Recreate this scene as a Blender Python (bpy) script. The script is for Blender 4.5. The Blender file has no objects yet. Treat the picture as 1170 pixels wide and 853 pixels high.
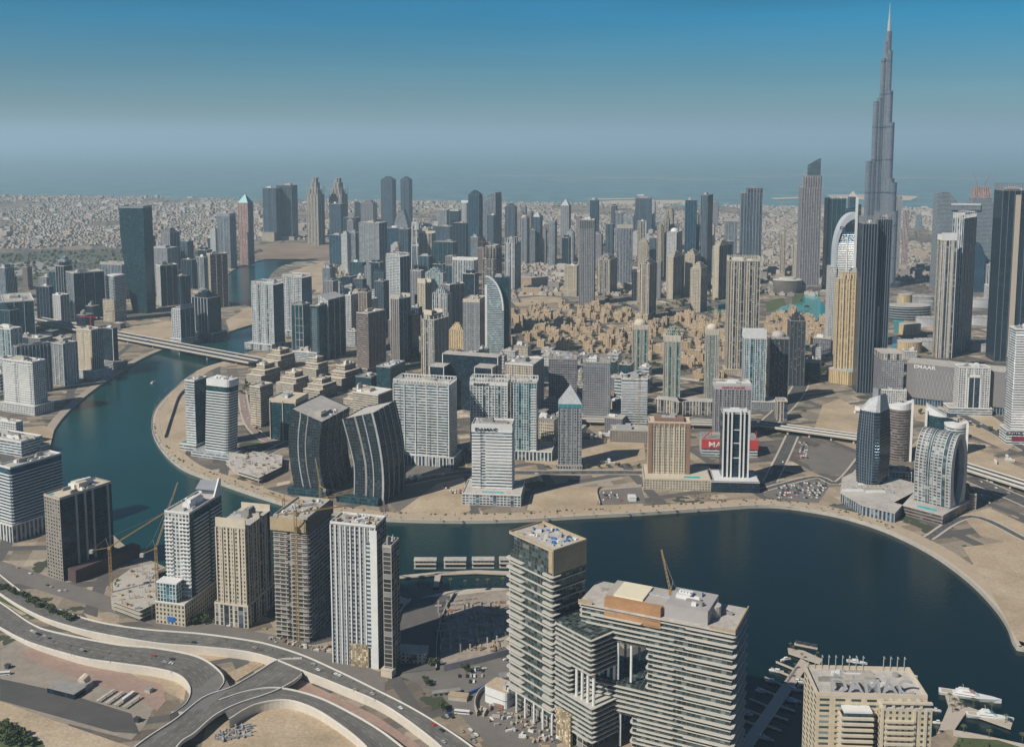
import bpy, math, random
from mathutils import Vector, geometry
R = math.radians
rnd = random.Random(7)
scene = bpy.context.scene
col = scene.collection
# ---------------------------------------------------------------- camera
CH, CF = 440.0, 1200.0                       # height above ground, focal length in photo pixels
CY0 = 300.0                                 # row of the optical axis (lens shifted down)
PIT = math.atan((CY0 - 158.0) / CF)
cp, sp = math.cos(PIT), math.sin(PIT)
cam = bpy.data.cameras.new('camera'); cam.sensor_width = 36; cam.lens = CF / 1170 * 36
cam.shift_y = -(426.5 - CY0) / 1170; cam.clip_start = 1; cam.clip_end = 400000
co = bpy.data.objects.new('camera', cam); col.objects.link(co)
co.location = (0, 0, CH); co.rotation_euler = (math.pi / 2 - PIT, 0, 0); scene.camera = co
# ---------------------------------------------------------------- sky and sun
SUN_EL, SUN_AZ = R(41), math.atan2(-0.80, -0.60)      # azimuth from +Y towards +X
w = bpy.data.worlds.new('World'); scene.world = w; w.use_nodes = True
nt = w.node_tree; nt.nodes.clear()
sky = nt.nodes.new('ShaderNodeTexSky'); sky.sky_type = 'NISHITA'; sky.sun_disc = False
sky.sun_elevation = SUN_EL; sky.sun_rotation = SUN_AZ; sky.altitude = 100
sky.air_density = 1.0; sky.dust_density = 0.6; sky.ozone_density = 5.0
tint = nt.nodes.new('ShaderNodeMixRGB'); tint.blend_type = 'MULTIPLY'; tint.inputs[0].default_value = 1
tc = nt.nodes.new('ShaderNodeTexCoord'); sz = nt.nodes.new('ShaderNodeSeparateXYZ'); nt.links.new(tc.outputs['Generated'], sz.inputs[0])
tr = nt.nodes.new('ShaderNodeValToRGB'); nt.links.new(sz.outputs[2], tr.inputs[0]); nt.links.new(tr.outputs[0], tint.inputs[2])
for i_, (p_, c_) in enumerate(((0, (.52, .82, .97)), (.045, (.34, .80, 1.0)), (.11, (.01, .76, 1.06)), (.3, (.12, .46, .78)), (.55, (.15, .38, .62)))):
    e_ = tr.color_ramp.elements[i_] if i_ < 2 else tr.color_ramp.elements.new(p_)
    e_.position = p_; e_.color = (*c_, 1)
bg = nt.nodes.new('ShaderNodeBackground'); bg.inputs[1].default_value = 0.06
ow = nt.nodes.new('ShaderNodeOutputWorld')
mpg = nt.nodes.new('ShaderNodeMapping'); mpg.inputs['Scale'].default_value = (2.2, 2.2, 30); nt.links.new(tc.outputs['Generated'], mpg.inputs[0])
ng = nt.nodes.new('ShaderNodeTexNoise'); ng.inputs['Scale'].default_value = 1.6; ng.inputs['Detail'].default_value = 4; nt.links.new(mpg.outputs[0], ng.inputs['Vector'])
rg = nt.nodes.new('ShaderNodeMapRange'); rg.inputs['From Min'].default_value = .3; rg.inputs['From Max'].default_value = .7; rg.inputs['To Min'].default_value = .93; rg.inputs['To Max'].default_value = 1.07; nt.links.new(ng.outputs['Fac'], rg.inputs['Value'])
mg = nt.nodes.new('ShaderNodeMixRGB'); mg.blend_type = 'MULTIPLY'; mg.inputs[0].default_value = 1; nt.links.new(sky.outputs[0], mg.inputs[1]); nt.links.new(rg.outputs[0], mg.inputs[2])
nt.links.new(mg.outputs[0], tint.inputs[1]); nt.links.new(tint.outputs[0], bg.inputs[0]); nt.links.new(bg.outputs[0], ow.inputs[0])
sl = bpy.data.lights.new('sun', 'SUN'); sl.energy = 5.0; sl.angle = R(0.5); sl.color = (1.0, 0.93, 0.82)
so = bpy.data.objects.new('sun', sl); col.objects.link(so)
sv = Vector((math.sin(SUN_AZ) * math.cos(SUN_EL), math.cos(SUN_AZ) * math.cos(SUN_EL), math.sin(SUN_EL)))
so.rotation_euler = (-sv).to_track_quat('-Z', 'Y').to_euler(); so.location = (0, -500, 2000)
scene.view_settings.view_transform = 'Standard'; scene.view_settings.look = 'None'
scene.view_settings.exposure = 0.0; scene.view_settings.gamma = 1
scene.render.engine = 'CYCLES'
cy = scene.cycles
cy.max_bounces = 5; cy.diffuse_bounces = 2; cy.glossy_bounces = 3; cy.transmission_bounces = 2; cy.volume_bounces = 1
cy.use_denoising = True; cy.volume_step_rate = 10; cy.caustics_reflective = False; cy.caustics_refractive = False
cy.sample_clamp_indirect = 4
HAZE_DENSITY = 6.2e-5
# ---------------------------------------------------------------- photo pixel <-> place
def G(px, py, z=0.0):
    u, v = (px - 585) / CF, (CY0 - py) / CF
    t = (CH - z) / (sp - v * cp)
    return Vector((u * t, (cp + v * sp) * t, z))
def at_top(px, yb, z):                        # foot at image row yb, but column px read at height z
    Y = G(585, yb).y
    return Vector(((px - 585) / CF * (Y * cp + (CH - z) * sp), Y, 0))
def zof(yb, yt):                              # height of a vertical standing on row yb that ends at row yt
    Y = G(585, yb).y; v = (CY0 - yt) / CF
    return CH - Y * (sp - v * cp) / (cp + v * sp)
# ---------------------------------------------------------------- mesh builder
class MB:
    def __init__(s): s.v = []; s.f = []; s.uv = []; s.m = []; s.s = []
    def face(s, pts, uv=None, m=0, sm=False):
        b = len(s.v); s.v += [tuple(p) for p in pts]; s.f.append(tuple(range(b, b + len(pts))))
        if uv is None:
            p = [Vector(q) for q in pts]; n = geometry.normal(p[:4] if len(p) > 3 else p)
            if abs(n.z) > .6: uv = [(q.x, q.y) for q in p]
            else:
                t = Vector((-n.y, n.x, 0)).normalized(); uv = [(q.dot(t), q.z) for q in p]
        s.uv += list(uv); s.m.append(m); s.s.append(sm)
    def box(s, x0, y0, z0, x1, y1, z1, bw=None, fh=None, m=0, mr=None, bottom=False, mt=None):
        s.prism([(x0, y0), (x1, y0), (x1, y1), (x0, y1)], z0, z1, bw, fh, m, mside=mr, bottom=bottom, mt=mt)
    def prism(s, poly, z0, z1, bw=None, fh=None, m=0, mside=None, cap=True, bottom=False, mt=None, sm=False, cont=False):
        n = len(poly); cum = 0
        V = z1 - z0
        if fh: V = max(1, round(V / fh)) * fh
        for i in range(n):
            a, b = poly[i], poly[(i + 1) % n]; L = math.hypot(b[0] - a[0], b[1] - a[1]); U = L
            if bw and not cont: U = max(1, round(L / bw)) * bw
            u0 = cum if cont else 0
            s.face([(a[0], a[1], z0), (b[0], b[1], z0), (b[0], b[1], z1), (a[0], a[1], z1)],
                   [(u0, 0), (u0 + U, 0), (u0 + U, V), (u0, V)], (mside if (mside is not None and i == 1) else m), sm)
            cum += U
        if cap: s.face([(p[0], p[1], z1) for p in poly], None, m if mt is None else mt)
        if bottom: s.face([(p[0], p[1], z0) for p in reversed(poly)], None, m)
    def loft(s, rings, bw=None, fh=None, m=0, cap=True, sm=False, v0=0):
        n = len(rings[0]); z0 = rings[0][0][2]
        for k in range(len(rings) - 1):
            A, B = rings[k], rings[k + 1]; cu = 0
            for i in range(n):
                j = (i + 1) % n; L = math.hypot(rings[0][j][0] - rings[0][i][0], rings[0][j][1] - rings[0][i][1])
                s.face([A[i], A[j], B[j], B[i]], [(cu, A[i][2]), (cu + L, A[j][2]), (cu + L, B[j][2]), (cu, B[i][2])], m, sm)
                cu += L
        if cap: s.face(rings[-1], None, m)
    def tube(s, a, b, r, n=6, r2=None, m=0):
        a, b = Vector(a), Vector(b); d = (b - a).normalized(); r2 = r if r2 is None else r2
        x = d.orthogonal().normalized(); y = d.cross(x)
        A = [a + (x * math.cos(t) + y * math.sin(t)) * r for t in [2 * math.pi * i / n for i in range(n)]]
        B = [b + (x * math.cos(t) + y * math.sin(t)) * r2 for t in [2 * math.pi * i / n for i in range(n)]]
        for i in range(n): s.face([A[i], A[(i + 1) % n], B[(i + 1) % n], B[i]], None, m, n > 7)
        s.face(A[::-1], None, m); s.face(B, None, m)
    def extr(s, prof, y0, y1, m=0, mcap=None, bw=None, fh=None):   # x-z outline pushed along y
        n = len(prof); cum = 0
        for i in range(n):
            a, b = prof[i], prof[(i + 1) % n]; L = math.hypot(b[0] - a[0], b[1] - a[1])
            steep = abs(b[1] - a[1]) > abs(b[0] - a[0])
            if steep: uv = [(y0, a[1]), (y0, b[1]), (y1, b[1]), (y1, a[1])]
            else: uv = [(a[0], y0), (b[0], y0), (b[0], y1), (a[0], y1)]
            s.face([(a[0], y0, a[1]), (b[0], y0, b[1]), (b[0], y1, b[1]), (a[0], y1, a[1])][::-1], uv[::-1], m)
        mc = m if mcap is None else mcap
        s.face([(p[0], y0, p[1]) for p in prof], [(p[0], p[1]) for p in prof], mc)
        s.face([(p[0], y1, p[1]) for p in reversed(prof)], [(p[0], p[1]) for p in reversed(prof)], mc)
    def mesh(s, name, mats):
        me = bpy.data.meshes.new(name); me.from_pydata(s.v, [], s.f)
        uvl = me.uv_layers.new(name='UVMap'); uvl.data.foreach_set('uv', [c for q in s.uv for c in q])
        for q in (mats if isinstance(mats, (list, tuple)) else [mats]): me.materials.append(q)
        me.polygons.foreach_set('material_index', s.m); me.polygons.foreach_set('use_smooth', s.s)
        me.update(); return me
def link(name, me, parent=None, loc=None, rz=None):
    o = bpy.data.objects.new(name, me); col.objects.link(o)
    if parent: o.parent = parent
    if loc is not None: o.location = loc
    if rz is not None: o.rotation_euler = (0, 0, rz)
    return o
def part(name, mb, mat, parent, label=None, loc=None):
    o = link(name, mb.mesh(name, mat), parent, loc)
    if label: o['label'] = label
    return o
def thing(name, label, cat, loc=(0, 0, 0), rz=0, group=None):
    o = link(name, None, None, loc, rz); o.empty_display_size = 5
    o['label'] = label; o['category'] = cat
    if group: o['group'] = group
    return o
def tag(o, label=None, cat=None, group=None, kind=None):
    for k, q in (('label', label), ('category', cat), ('group', group), ('kind', kind)):
        if q: o[k] = q
    return o
def copy_tree(o, parent=None):
    c = o.copy(); col.objects.link(c); c.parent = parent
    for ch in list(o.children): copy_tree(ch, c)
    return c
# ---------------------------------------------------------------- materials
MATS = {}
class N:                                     # tiny node helper
    def __init__(s, name):
        s.m = bpy.data.materials.new(name); s.m.use_nodes = True; s.t = s.m.node_tree; s.b = s.t.nodes['Principled BSDF']
    def n(s, t, **k):
        q = s.t.nodes.new(t)
        for a, b in k.items(): setattr(q, a, b)
        return q
    def l(s, a, b): s.t.links.new(a, b)
    def math(s, op, a, b=None, c=None):
        q = s.n('ShaderNodeMath', operation=op)
        for i, x in enumerate((a, b, c)):
            if x is None: continue
            if isinstance(x, (int, float)): q.inputs[i].default_value = x
            else: s.l(x, q.inputs[i])
        return q.outputs[0]
    def mix(s, f, a, b, mode='MIX'):
        q = s.n('ShaderNodeMixRGB', blend_type=mode)
        for i, x in enumerate((f, a, b)):
            if isinstance(x, (int, float)): q.inputs[i].default_value = x
            elif isinstance(x, tuple): q.inputs[i].default_value = (*x, 1)[:4]
            else: s.l(x, q.inputs[i])
        return q.outputs[0]
    def noise(s, vec, scale, detail=3, rough=.6):
        q = s.n('ShaderNodeTexNoise'); q.inputs['Scale'].default_value = scale; q.inputs['Detail'].default_value = detail
        q.inputs['Roughness'].default_value = rough; s.l(vec, q.inputs['Vector']); return q.outputs['Fac']
    def ramp(s, f, stops):
        q = s.n('ShaderNodeValToRGB'); s.l(f, q.inputs[0]); e = q.color_ramp.elements
        e[0].position, e[0].color = stops[0][0], (*stops[0][1], 1); e[1].position, e[1].color = stops[-1][0], (*stops[-1][1], 1)
        for p, c in stops[1:-1]: x = e.new(p); x.color = (*c, 1)
        return q.outputs[0]
def plain(name, rgb, rough=.8, var=.25, scale=.15, metal=0.0, emit=None, spec=None):
    if name in MATS: return MATS[name]
    k = N(name); pos = k.n('ShaderNodeNewGeometry').outputs['Position']
    f = k.noise(pos, scale, 4, .65)
    f2 = k.noise(pos, scale * .12, 2)
    ff = k.math('ADD', k.math('MULTIPLY', f, .6), k.math('MULTIPLY', f2, .4))
    lo = tuple(c * (1 - var) for c in rgb); hi = tuple(min(1, c * (1 + var)) for c in rgb)
    k.l(k.ramp(ff, [(.3, lo), (.7, hi)]), k.b.inputs['Base Color'])
    k.b.inputs['Roughness'].default_value = rough; k.b.inputs['Metallic'].default_value = metal
    if spec is not None: k.b.inputs['Specular IOR Level'].default_value = spec
    MATS[name] = k.m; return k.m
STY = {}

def style(key, wall, glass, fh=3.7, bw=3.6, ww=.6, wh=.55, mech=0, vs=0, gr=.14, metal=0.0, vsw=False, mul=0.0, blind=.35):
    STY[key] = dict(wall=wall, glass=glass, fh=fh, bw=bw, ww=ww, wh=wh, mech=mech, vs=vs, gr=gr, metal=metal, vsw=vsw, mul=mul, blind=blind)
def facade(key):
    if ('F', key) in MATS: return MATS['F', key]
    S = STY[key]; k = N('facade_' + key)
    uv = k.n('ShaderNodeUVMap', uv_map='UVMap').outputs[0]; sx = k.n('ShaderNodeSeparateXYZ'); k.l(uv, sx.inputs[0])
    cu = k.math('DIVIDE', sx.outputs[0], S['bw']); cv = k.math('DIVIDE', sx.outputs[1], S['fh'])
    fu = k.math('ABSOLUTE', k.math('SUBTRACT', k.math('FRACT', cu), .5)); fv = k.math('ABSOLUTE', k.math('SUBTRACT', k.math('FRACT', cv), .5))
    mu = k.math('LESS_THAN', fu, S['ww'] / 2) if S['ww'] < 1 else None
    mv = k.math('LESS_THAN', fv, S['wh'] / 2) if S['wh'] < 1 else None
    mask = k.math('MULTIPLY', mu, mv) if (mu is not None and mv is not None) else (mu if mu is not None else mv)
    iu, iv = k.math('FLOOR', cu), k.math('FLOOR', cv)
    if mask is None: mask = k.math('ADD', 1.0, 0.0)
    if S['vs']:
        st = k.math('LESS_THAN', k.math('MODULO', k.math('ADD', iu, 1000.0 * S['vs'] + 1), float(S['vs'])), .5)
        if S['vsw']: mask = k.math('MULTIPLY', mask, k.math('SUBTRACT', 1.0, st))
        else: mask = k.math('MAXIMUM', mask, st)
    if S['mech']:
        st = k.math('LESS_THAN', k.math('MODULO', k.math('ADD', iv, 3.0), float(S['mech'])), .5)
        mask = k.math('MAXIMUM', mask, st)
    cmb = k.n('ShaderNodeCombineXYZ'); k.l(iu, cmb.inputs[0]); k.l(iv, cmb.inputs[1])
    wn = k.n('ShaderNodeTexWhiteNoise', noise_dimensions='3D'); k.l(cmb.outputs[0], wn.inputs['Vector'])
    oi = k.n('ShaderNodeObjectInfo'); 
    k.l(k.math('MULTIPLY', oi.outputs['Random'], 50.0), cmb.inputs[2])
    pos = k.n('ShaderNodeNewGeometry').outputs['Position']
    g = S['glass']; hi = tuple(min(1, c * 2.2 + .05 * S['blind']) for c in g)
    blind = tuple(.35 * a + .25 for a in S['wall'])
    gc = k.mix(k.math('POWER', wn.outputs['Value'], 2.0), tuple(c * .6 for c in g), hi)
    if S['blind'] > 0: gc = k.mix(k.math('MULTIPLY', k.math('GREATER_THAN', wn.outputs['Value'], .86), S['blind']), gc, blind)
    big = k.noise(pos, .03, 2)
    gc = k.mix(1.0, gc, k.ramp(big, [(.3, (.7,) * 3), (.7, (1.25,) * 3)]), 'MULTIPLY')
    wc = k.mix(1.0, S['wall'], k.ramp(k.noise(pos, .12, 4, .7), [(.25, (.8,) * 3), (.75, (1.12,) * 3)]), 'MULTIPLY')
    mp = k.n('ShaderNodeMapping'); mp.inputs['Scale'].default_value = (.9, .9, .02); k.l(pos, mp.inputs[0])
    wc = k.mix(1.0, wc, k.ramp(k.noise(mp.outputs[0], 1.0, 3), [(.3, (.86,) * 3), (.7, (1.06,) * 3)]), 'MULTIPLY')
    k.l(k.mix(mask, wc, gc), k.b.inputs['Base Color'])
    k.l(k.math('SUBTRACT', .8, k.math('MULTIPLY', mask, .8 - S['gr'])), k.b.inputs['Roughness'])
    if S['metal']: k.l(k.math('MULTIPLY', mask, S['metal']), k.b.inputs['Metallic'])
    bp = k.n('ShaderNodeBump'); bp.inputs['Strength'].default_value = .6; bp.inputs['Distance'].default_value = .35
    k.l(k.math('ADD', k.math('SUBTRACT', 1.0, mask), k.math('MULTIPLY', wn.outputs['Value'], .02)), bp.inputs['Height']); k.l(bp.outputs[0], k.b.inputs['Normal'])
    MATS['F', key] = k.m; return k.m
#       key            wall               glass
style('white_grid', (.62, .62, .60), (.05, .07, .085), ww=.62, wh=.58)
style('white_frame', (.66, .66, .65), (.06, .10, .115), bw=4.2, ww=.78, wh=.62, vs=5)
style('white_band', (.66, .66, .66), (.05, .10, .12), ww=1, wh=.52)
style('white_teal', (.60, .63, .63), (.02, .10, .12), bw=3.4, ww=.7, wh=.8, vs=4)
style('white_rib', (.60, .60, .60), (.03, .06, .08), bw=5, ww=.62, wh=1, fh=3.7)
style('cream_grid', (.56, .49, .37), (.05, .06, .07), ww=.5, wh=.55)
style('cream_rib', (.58, .51, .41), (.045, .06, .075), bw=5, ww=.52, wh=.85, vs=3)
style('cream_band', (.58, .50, .39), (.05, .07, .09), ww=1, wh=.42)
style('gold', (.68, .53, .31), (.22, .17, .11), bw=5, ww=.4, wh=.8, blind=.1)
style('tan_old', (.54, .40, .255), (.06, .045, .035), fh=3.4, bw=4.2, ww=.32, wh=.42, blind=.1)
style('tan_site', (.52, .40, .26), (.10, .08, .06), ww=.3, wh=.4)
style('brown_grid', (.24, .19, .16), (.03, .035, .045), ww=.6, wh=.55)
style('brown_band', (.26, .20, .17), (.04, .05, .06), ww=1, wh=.5)
style('pink', (.50, .33, .29), (.16, .12, .13), bw=5, ww=.5, wh=1)
style('grey_grid', (.34, .35, .36), (.05, .065, .08), ww=.6, wh=.6)
style('grey_band', (.42, .43, .44), (.05, .075, .09), ww=1, wh=.55)
style('grey_rib', (.30, .33, .36), (.03, .06, .085), bw=4.5, ww=.55, wh=1)
style('mauve_grid', (.26, .255, .275), (.04, .045, .055), ww=.62, wh=.6)
style('stone_grid', (.30, .27, .23), (.03, .035, .04), bw=4, ww=.5, wh=.5)
style('glass', (.09, .13, .16), (.035, .10, .14), bw=1.8, ww=.86, wh=.8, metal=.35, gr=.18, blind=.06)
style('glass_blue', (.05, .09, .13), (.02, .08, .13), bw=1.8, ww=.88, wh=.86, metal=.35, gr=.16, blind=.04)
style('glass_dark', (.03, .048, .066), (.010, .032, .055), bw=1.8, ww=.88, wh=.82, metal=.4, gr=.12, blind=.06)
style('glass_teal', (.04, .085, .10), (.012, .062, .085), bw=2.0, ww=.86, wh=.8, metal=.45, gr=.14, blind=.08)
style('glass_rib', (.30, .35, .40), (.018, .05, .08), bw=4.4, ww=.80, wh=1, metal=.25, gr=.16, blind=.03)
style('glass_band', (.16, .20, .23), (.02, .05, .07), ww=1, wh=.72, metal=.25, blind=.05)
style('black_grid', (.04, .042, .046), (.02, .03, .035), bw=3, ww=.6, wh=.6, blind=.9)
style('silver', (.27, .31, .36), (.07, .10, .14), bw=1.6, ww=.6, wh=.85, mech=26, metal=.6, gr=.28, blind=.0)
style('green_cream', (.58, .52, .42), (.02, .11, .10), bw=3.2, ww=.6, wh=.72, vs=4)
style('site_floor', (.40, .37, .33), (.03, .028, .026), fh=3.8, bw=5.5, ww=.84, wh=.80, gr=.8, blind=.5)
style('wrap', (.30, .25, .17), (.36, .29, .19), fh=2, bw=1.6, ww=.86, wh=.9, gr=.8, blind=0)
M_roof = plain('roof_concrete', (.46, .43, .39), .9, .3, .2)
M_roofd = plain('roof_grey', (.27, .26, .25), .9, .3, .2)
M_white = plain('white_paint', (.68, .68, .66), .6, .12)
M_conc = plain('concrete', (.42, .39, .34), .85, .2)
M_cream = plain('cream_wall', (.56, .49, .38), .8, .15)
M_plant = plain('plant_metal', (.40, .41, .42), .5, .3, .4)
M_steel = plain('grey_steel', (.30, .31, .33), .45, .15, metal=.3)
M_rib = plain('dark_rib', (.12, .15, .185), .5, .15)
M_dark = plain('dark_metal', (.05, .055, .06), .4, .2)
def sand_mat():
    k = N('sand'); pos = k.n('ShaderNodeNewGeometry').outputs['Position']
    b = k.ramp(k.noise(pos, .02, 5, .6), [(.3, (.36, .28, .185)), (.5, (.46, .36, .245)), (.7, (.54, .44, .32))])
    b = k.mix(1.0, b, k.ramp(k.noise(pos, .35, 4, .75), [(.3, (.78,) * 3), (.7, (1.16,) * 3)]), 'MULTIPLY')
    for sc, ro in ((.03, .5), (.045, 2.1)):
        mp = k.n('ShaderNodeMapping'); mp.inputs['Rotation'].default_value = (0, 0, ro); mp.inputs['Scale'].default_value = (.3, 1, 1); k.l(pos, mp.inputs[0])
        f = k.noise(mp.outputs[0], sc * 6, 3, .5); b = k.mix(1.0, b, k.ramp(f, [(.44, (1,) * 3), (.5, (.93,) * 3), (.56, (1,) * 3)]), 'MULTIPLY')
    b = k.mix(k.math('GREATER_THAN', k.noise(pos, .6, 2), .70), b, (.20, .17, .13))
    k.l(b, k.b.inputs['Base Color']); k.b.inputs['Roughness'].default_value = .95
    bp = k.n('ShaderNodeBump'); bp.inputs['Strength'].default_value = .7; bp.inputs['Distance'].default_value = 1.2; k.l(k.noise(pos, .12, 5, .7), bp.inputs['Height']); k.l(bp.outputs[0], k.b.inputs['Normal'])
    MATS['sand'] = k.m; return k.m
M_sand = sand_mat()
M_gold = plain('yellow_crane_paint', (.36, .235, .09), .5, .1)
M_red = plain('red_paint', (.5, .05, .05), .5, .1)
M_teal = plain('teal_roof', (.03, .26, .28), .4, .1)
M_pool = plain('pool_water', (.04, .42, .46), .08, .1)
M_cop = plain('brown_frame', (.27, .16, .11), .7, .15)
M_black = plain('letter_black', (.03, .035, .045), .5, .05)
M_green = plain('lawn', (.075, .10, .035), .95, .35, .1)
M_timber = plain('formwork_timber', (.40, .31, .19), .85, .25, .5)
# ================================================================ ground, water, roads
ZC = [0]
def gpoly(name, pts, z, mat, zs=0.0, kind='structure'):
    ZC[0] += 1; z = z + .0045 * ZC[0]
    P = [G(x, y) for x, y in pts]; tris = geometry.tessellate_polygon([[Vector((p.x, p.y, 0)) for p in P]])
    mb = MB()
    for t in tris:
        q = [P[i] for i in t]
        if geometry.normal(q).z < 0: q = q[::-1]
        mb.face([(p.x, p.y, z) for p in q])
    o = link(name, mb.mesh(name, mat)); o['kind'] = kind; return o
def smooth(pts, n=6, closed=False):            # Catmull-Rom through the pixel points
    out = []; m = len(pts); rng = range(m) if closed else range(m - 1)
    for i in rng:
        g = (lambda k: pts[k % m]) if closed else (lambda k: pts[max(0, min(m - 1, k))])
        a, b, c, d = g(i - 1), g(i), g(i + 1), g(i + 2)
        for j in range(n):
            t = j / n
            out.append(tuple(.5 * (2 * b[q] + (c[q] - a[q]) * t + (2 * a[q] - 5 * b[q] + 4 * c[q] - d[q]) * t * t + (3 * b[q] - a[q] - 3 * c[q] + d[q]) * t ** 3) for q in range(len(b))))
    if not closed: out.append(tuple(pts[-1]))
    return out
# far bank (right of the water) and near bank, in photo pixels on the ground
far_bank = [(372, 291), (345, 297), (318, 306), (306, 322), (318, 342), (340, 362), (325, 383), (295, 397), (262, 411), (224, 424), (190, 452), (174, 475), (178, 503), (204, 532), (245, 549), (300, 568), (345, 580),
            (429, 592), (510, 595), (590, 594), (660, 590), (735, 586), (810, 581), (880, 577.5), (934, 584), (978, 594), (1020, 609), (1065, 632), (1105, 661), (1133, 689), (1150, 713), (1159, 735), (1175, 741), (1260, 745), (1400, 740)]
near_bank = [(1400, 880), (1250, 868), (1169, 849), (1089, 833), (1066, 841), (1030, 850), (940, 880), (860, 885), (815, 840), (742, 745), (655, 686), (585, 672), (520, 674), (470, 684), (452, 676), (440, 660), (250, 650), (190, 648), (150, 628), (118, 600),
             (75, 560), (57, 520), (60, 495), (80, 468), (118, 437), (165, 408), (205, 393), (240, 386), (275, 374), (296, 362), (285, 350), (262, 344), (255, 330), (262, 312), (285, 300), (325, 293)]
canal = smooth(far_bank, 5) + smooth(near_bank, 5)
coast = [(-900, 216), (-200, 221), (0, 222), (150, 226), (290, 229), (400, 231), (520, 232), (600, 234.5), (690, 234), (780, 236), (850, 238), (900, 239), (1000, 240), (1080, 241), (1180, 240), (1700, 236), (2600, 232)]
gm = N('city_ground')
pos = gm.n('ShaderNodeNewGeometry').outputs['Position']
nz = gm.n('ShaderNodeTexNoise'); nz.inputs['Scale'].default_value = .0007; nz.inputs['Detail'].default_value = 1; gm.l(pos, nz.inputs['Vector'])
va = gm.n('ShaderNodeVectorMath', operation='MULTIPLY_ADD'); gm.l(nz.outputs['Color'], va.inputs[0]); va.inputs[1].default_value = (700, 700, 0); gm.l(pos, va.inputs[2])
mp = gm.n('ShaderNodeMapping'); mp.inputs['Rotation'].default_value = (0, 0, R(-20)); gm.l(va.outputs[0], mp.inputs[0])
sx = gm.n('ShaderNodeSeparateXYZ'); gm.l(mp.outputs[0], sx.inputs[0])
def cellgrid(a, b):
    u, v_ = gm.math('DIVIDE', sx.outputs[0], a), gm.math('DIVIDE', sx.outputs[1], b)
    c_ = gm.n('ShaderNodeCombineXYZ'); gm.l(gm.math('FLOOR', u), c_.inputs[0]); gm.l(gm.math('FLOOR', v_), c_.inputs[1])
    w_ = gm.n('ShaderNodeTexWhiteNoise', noise_dimensions='2D'); gm.l(c_.outputs[0], w_.inputs['Vector'])
    eu = gm.math('MULTIPLY', gm.math('ABSOLUTE', gm.math('SUBTRACT', gm.math('FRACT', u), .5)), a); ev = gm.math('MULTIPLY', gm.math('ABSOLUTE', gm.math('SUBTRACT', gm.math('FRACT', v_), .5)), b)
    return w_, eu, ev
wa, eu, ev = cellgrid(118.0, 84.0)
wb, fu_, fv_ = cellgrid(19.0, 14.0)
base = gm.ramp(wa.outputs['Value'], [(0, (.15, .13, .11)), (.3, (.24, .20, .155)), (.6, (.34, .27, .19)), (.85, (.28, .235, .18)), (1, (.42, .36, .28))])
base = gm.mix(1.0, base, gm.ramp(wb.outputs['Value'], [(0, (.55,) * 3), (.5, (.9,) * 3), (.9, (1.15,) * 3), (1, (1.7,) * 3)]), 'MULTIPLY')
base = gm.mix(1.0, base, gm.ramp(gm.noise(pos, .25, 4, .7), [(.3, (.8,) * 3), (.7, (1.2,) * 3)]), 'MULTIPLY')
street = gm.math('MAXIMUM', gm.math('GREATER_THAN', eu, 118 / 2 - 6.5), gm.math('GREATER_THAN', ev, 84 / 2 - 5.5))
base = gm.mix(gm.math('GREATER_THAN', gm.noise(pos, .012, 4), .60), base, (.055, .065, .038))
base = gm.mix(street, base, gm.mix(gm.noise(pos, .05, 3), (.07, .068, .065), (.14, .13, .12)))
gm.l(base, gm.b.inputs['Base Color']); gm.b.inputs['Roughness'].default_value = .95
M_ground = gm.m
C3 = [G(x, y) for x, y in canal]
outer = [Vector((-9000, -2500, 0)), Vector((9000, -2500, 0))] + [G(x, y) for x, y in reversed(coast)]
hole = C3
tris = geometry.tessellate_polygon([[Vector((p.x, p.y, 0)) for p in outer], [Vector((p.x, p.y, 0)) for p in hole]])
allp = outer + hole; mb = MB()
for t in tris:
    q = [allp[i] for i in t]
    if geometry.normal(q).z < 0: q = q[::-1]
    mb.face([(p.x, p.y, 0) for p in q])
link('ground', mb.mesh('ground', M_ground))['kind'] = 'structure'
# quay walls
mb = MB(); n = len(hole)
for i in range(n):
    a, b = hole[i], hole[(i + 1) % n]
    mb.face([(a.x, a.y, -3.5), (b.x, b.y, -3.5), (b.x, b.y, 0), (a.x, a.y, 0)])
link('quay_wall', mb.mesh('quay_wall', M_conc))['kind'] = 'structure'
def water_mat(name, c, bump, rough, sc, c2=None):
    k = N(name); pos = k.n('ShaderNodeNewGeometry').outputs['Position']
    f = k.noise(pos, .004, 3)
    cc = k.ramp(f, [(.35, tuple(x * .8 for x in c)), (.65, tuple(x * 1.2 for x in c))])
    if c2:                                      # colour blends from greener in the western arm to darker in the eastern lagoon
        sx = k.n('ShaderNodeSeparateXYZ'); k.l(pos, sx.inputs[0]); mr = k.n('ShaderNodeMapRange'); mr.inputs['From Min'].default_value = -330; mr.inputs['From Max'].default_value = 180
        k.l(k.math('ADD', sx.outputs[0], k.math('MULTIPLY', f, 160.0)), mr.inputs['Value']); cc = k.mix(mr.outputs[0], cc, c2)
    k.l(cc, k.b.inputs['Base Color'])
    k.b.inputs['Roughness'].default_value = rough; k.b.inputs['IOR'].default_value = 1.33
    bp = k.n('ShaderNodeBump'); bp.inputs['Strength'].default_value = bump; bp.inputs['Distance'].default_value = .4
    k.l(k.noise(pos, sc, 4, .6), bp.inputs['Height']); k.l(bp.outputs[0], k.b.inputs['Normal']); return k.m
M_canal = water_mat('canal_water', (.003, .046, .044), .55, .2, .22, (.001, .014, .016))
M_sea = water_mat('sea_water', (.13, .24, .26), .3, .5, .03)  # base colour lightened to stand in for haze and reflected sky
mb = MB(); pts = [(p.x, p.y, -3.2) for p in C3]
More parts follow.
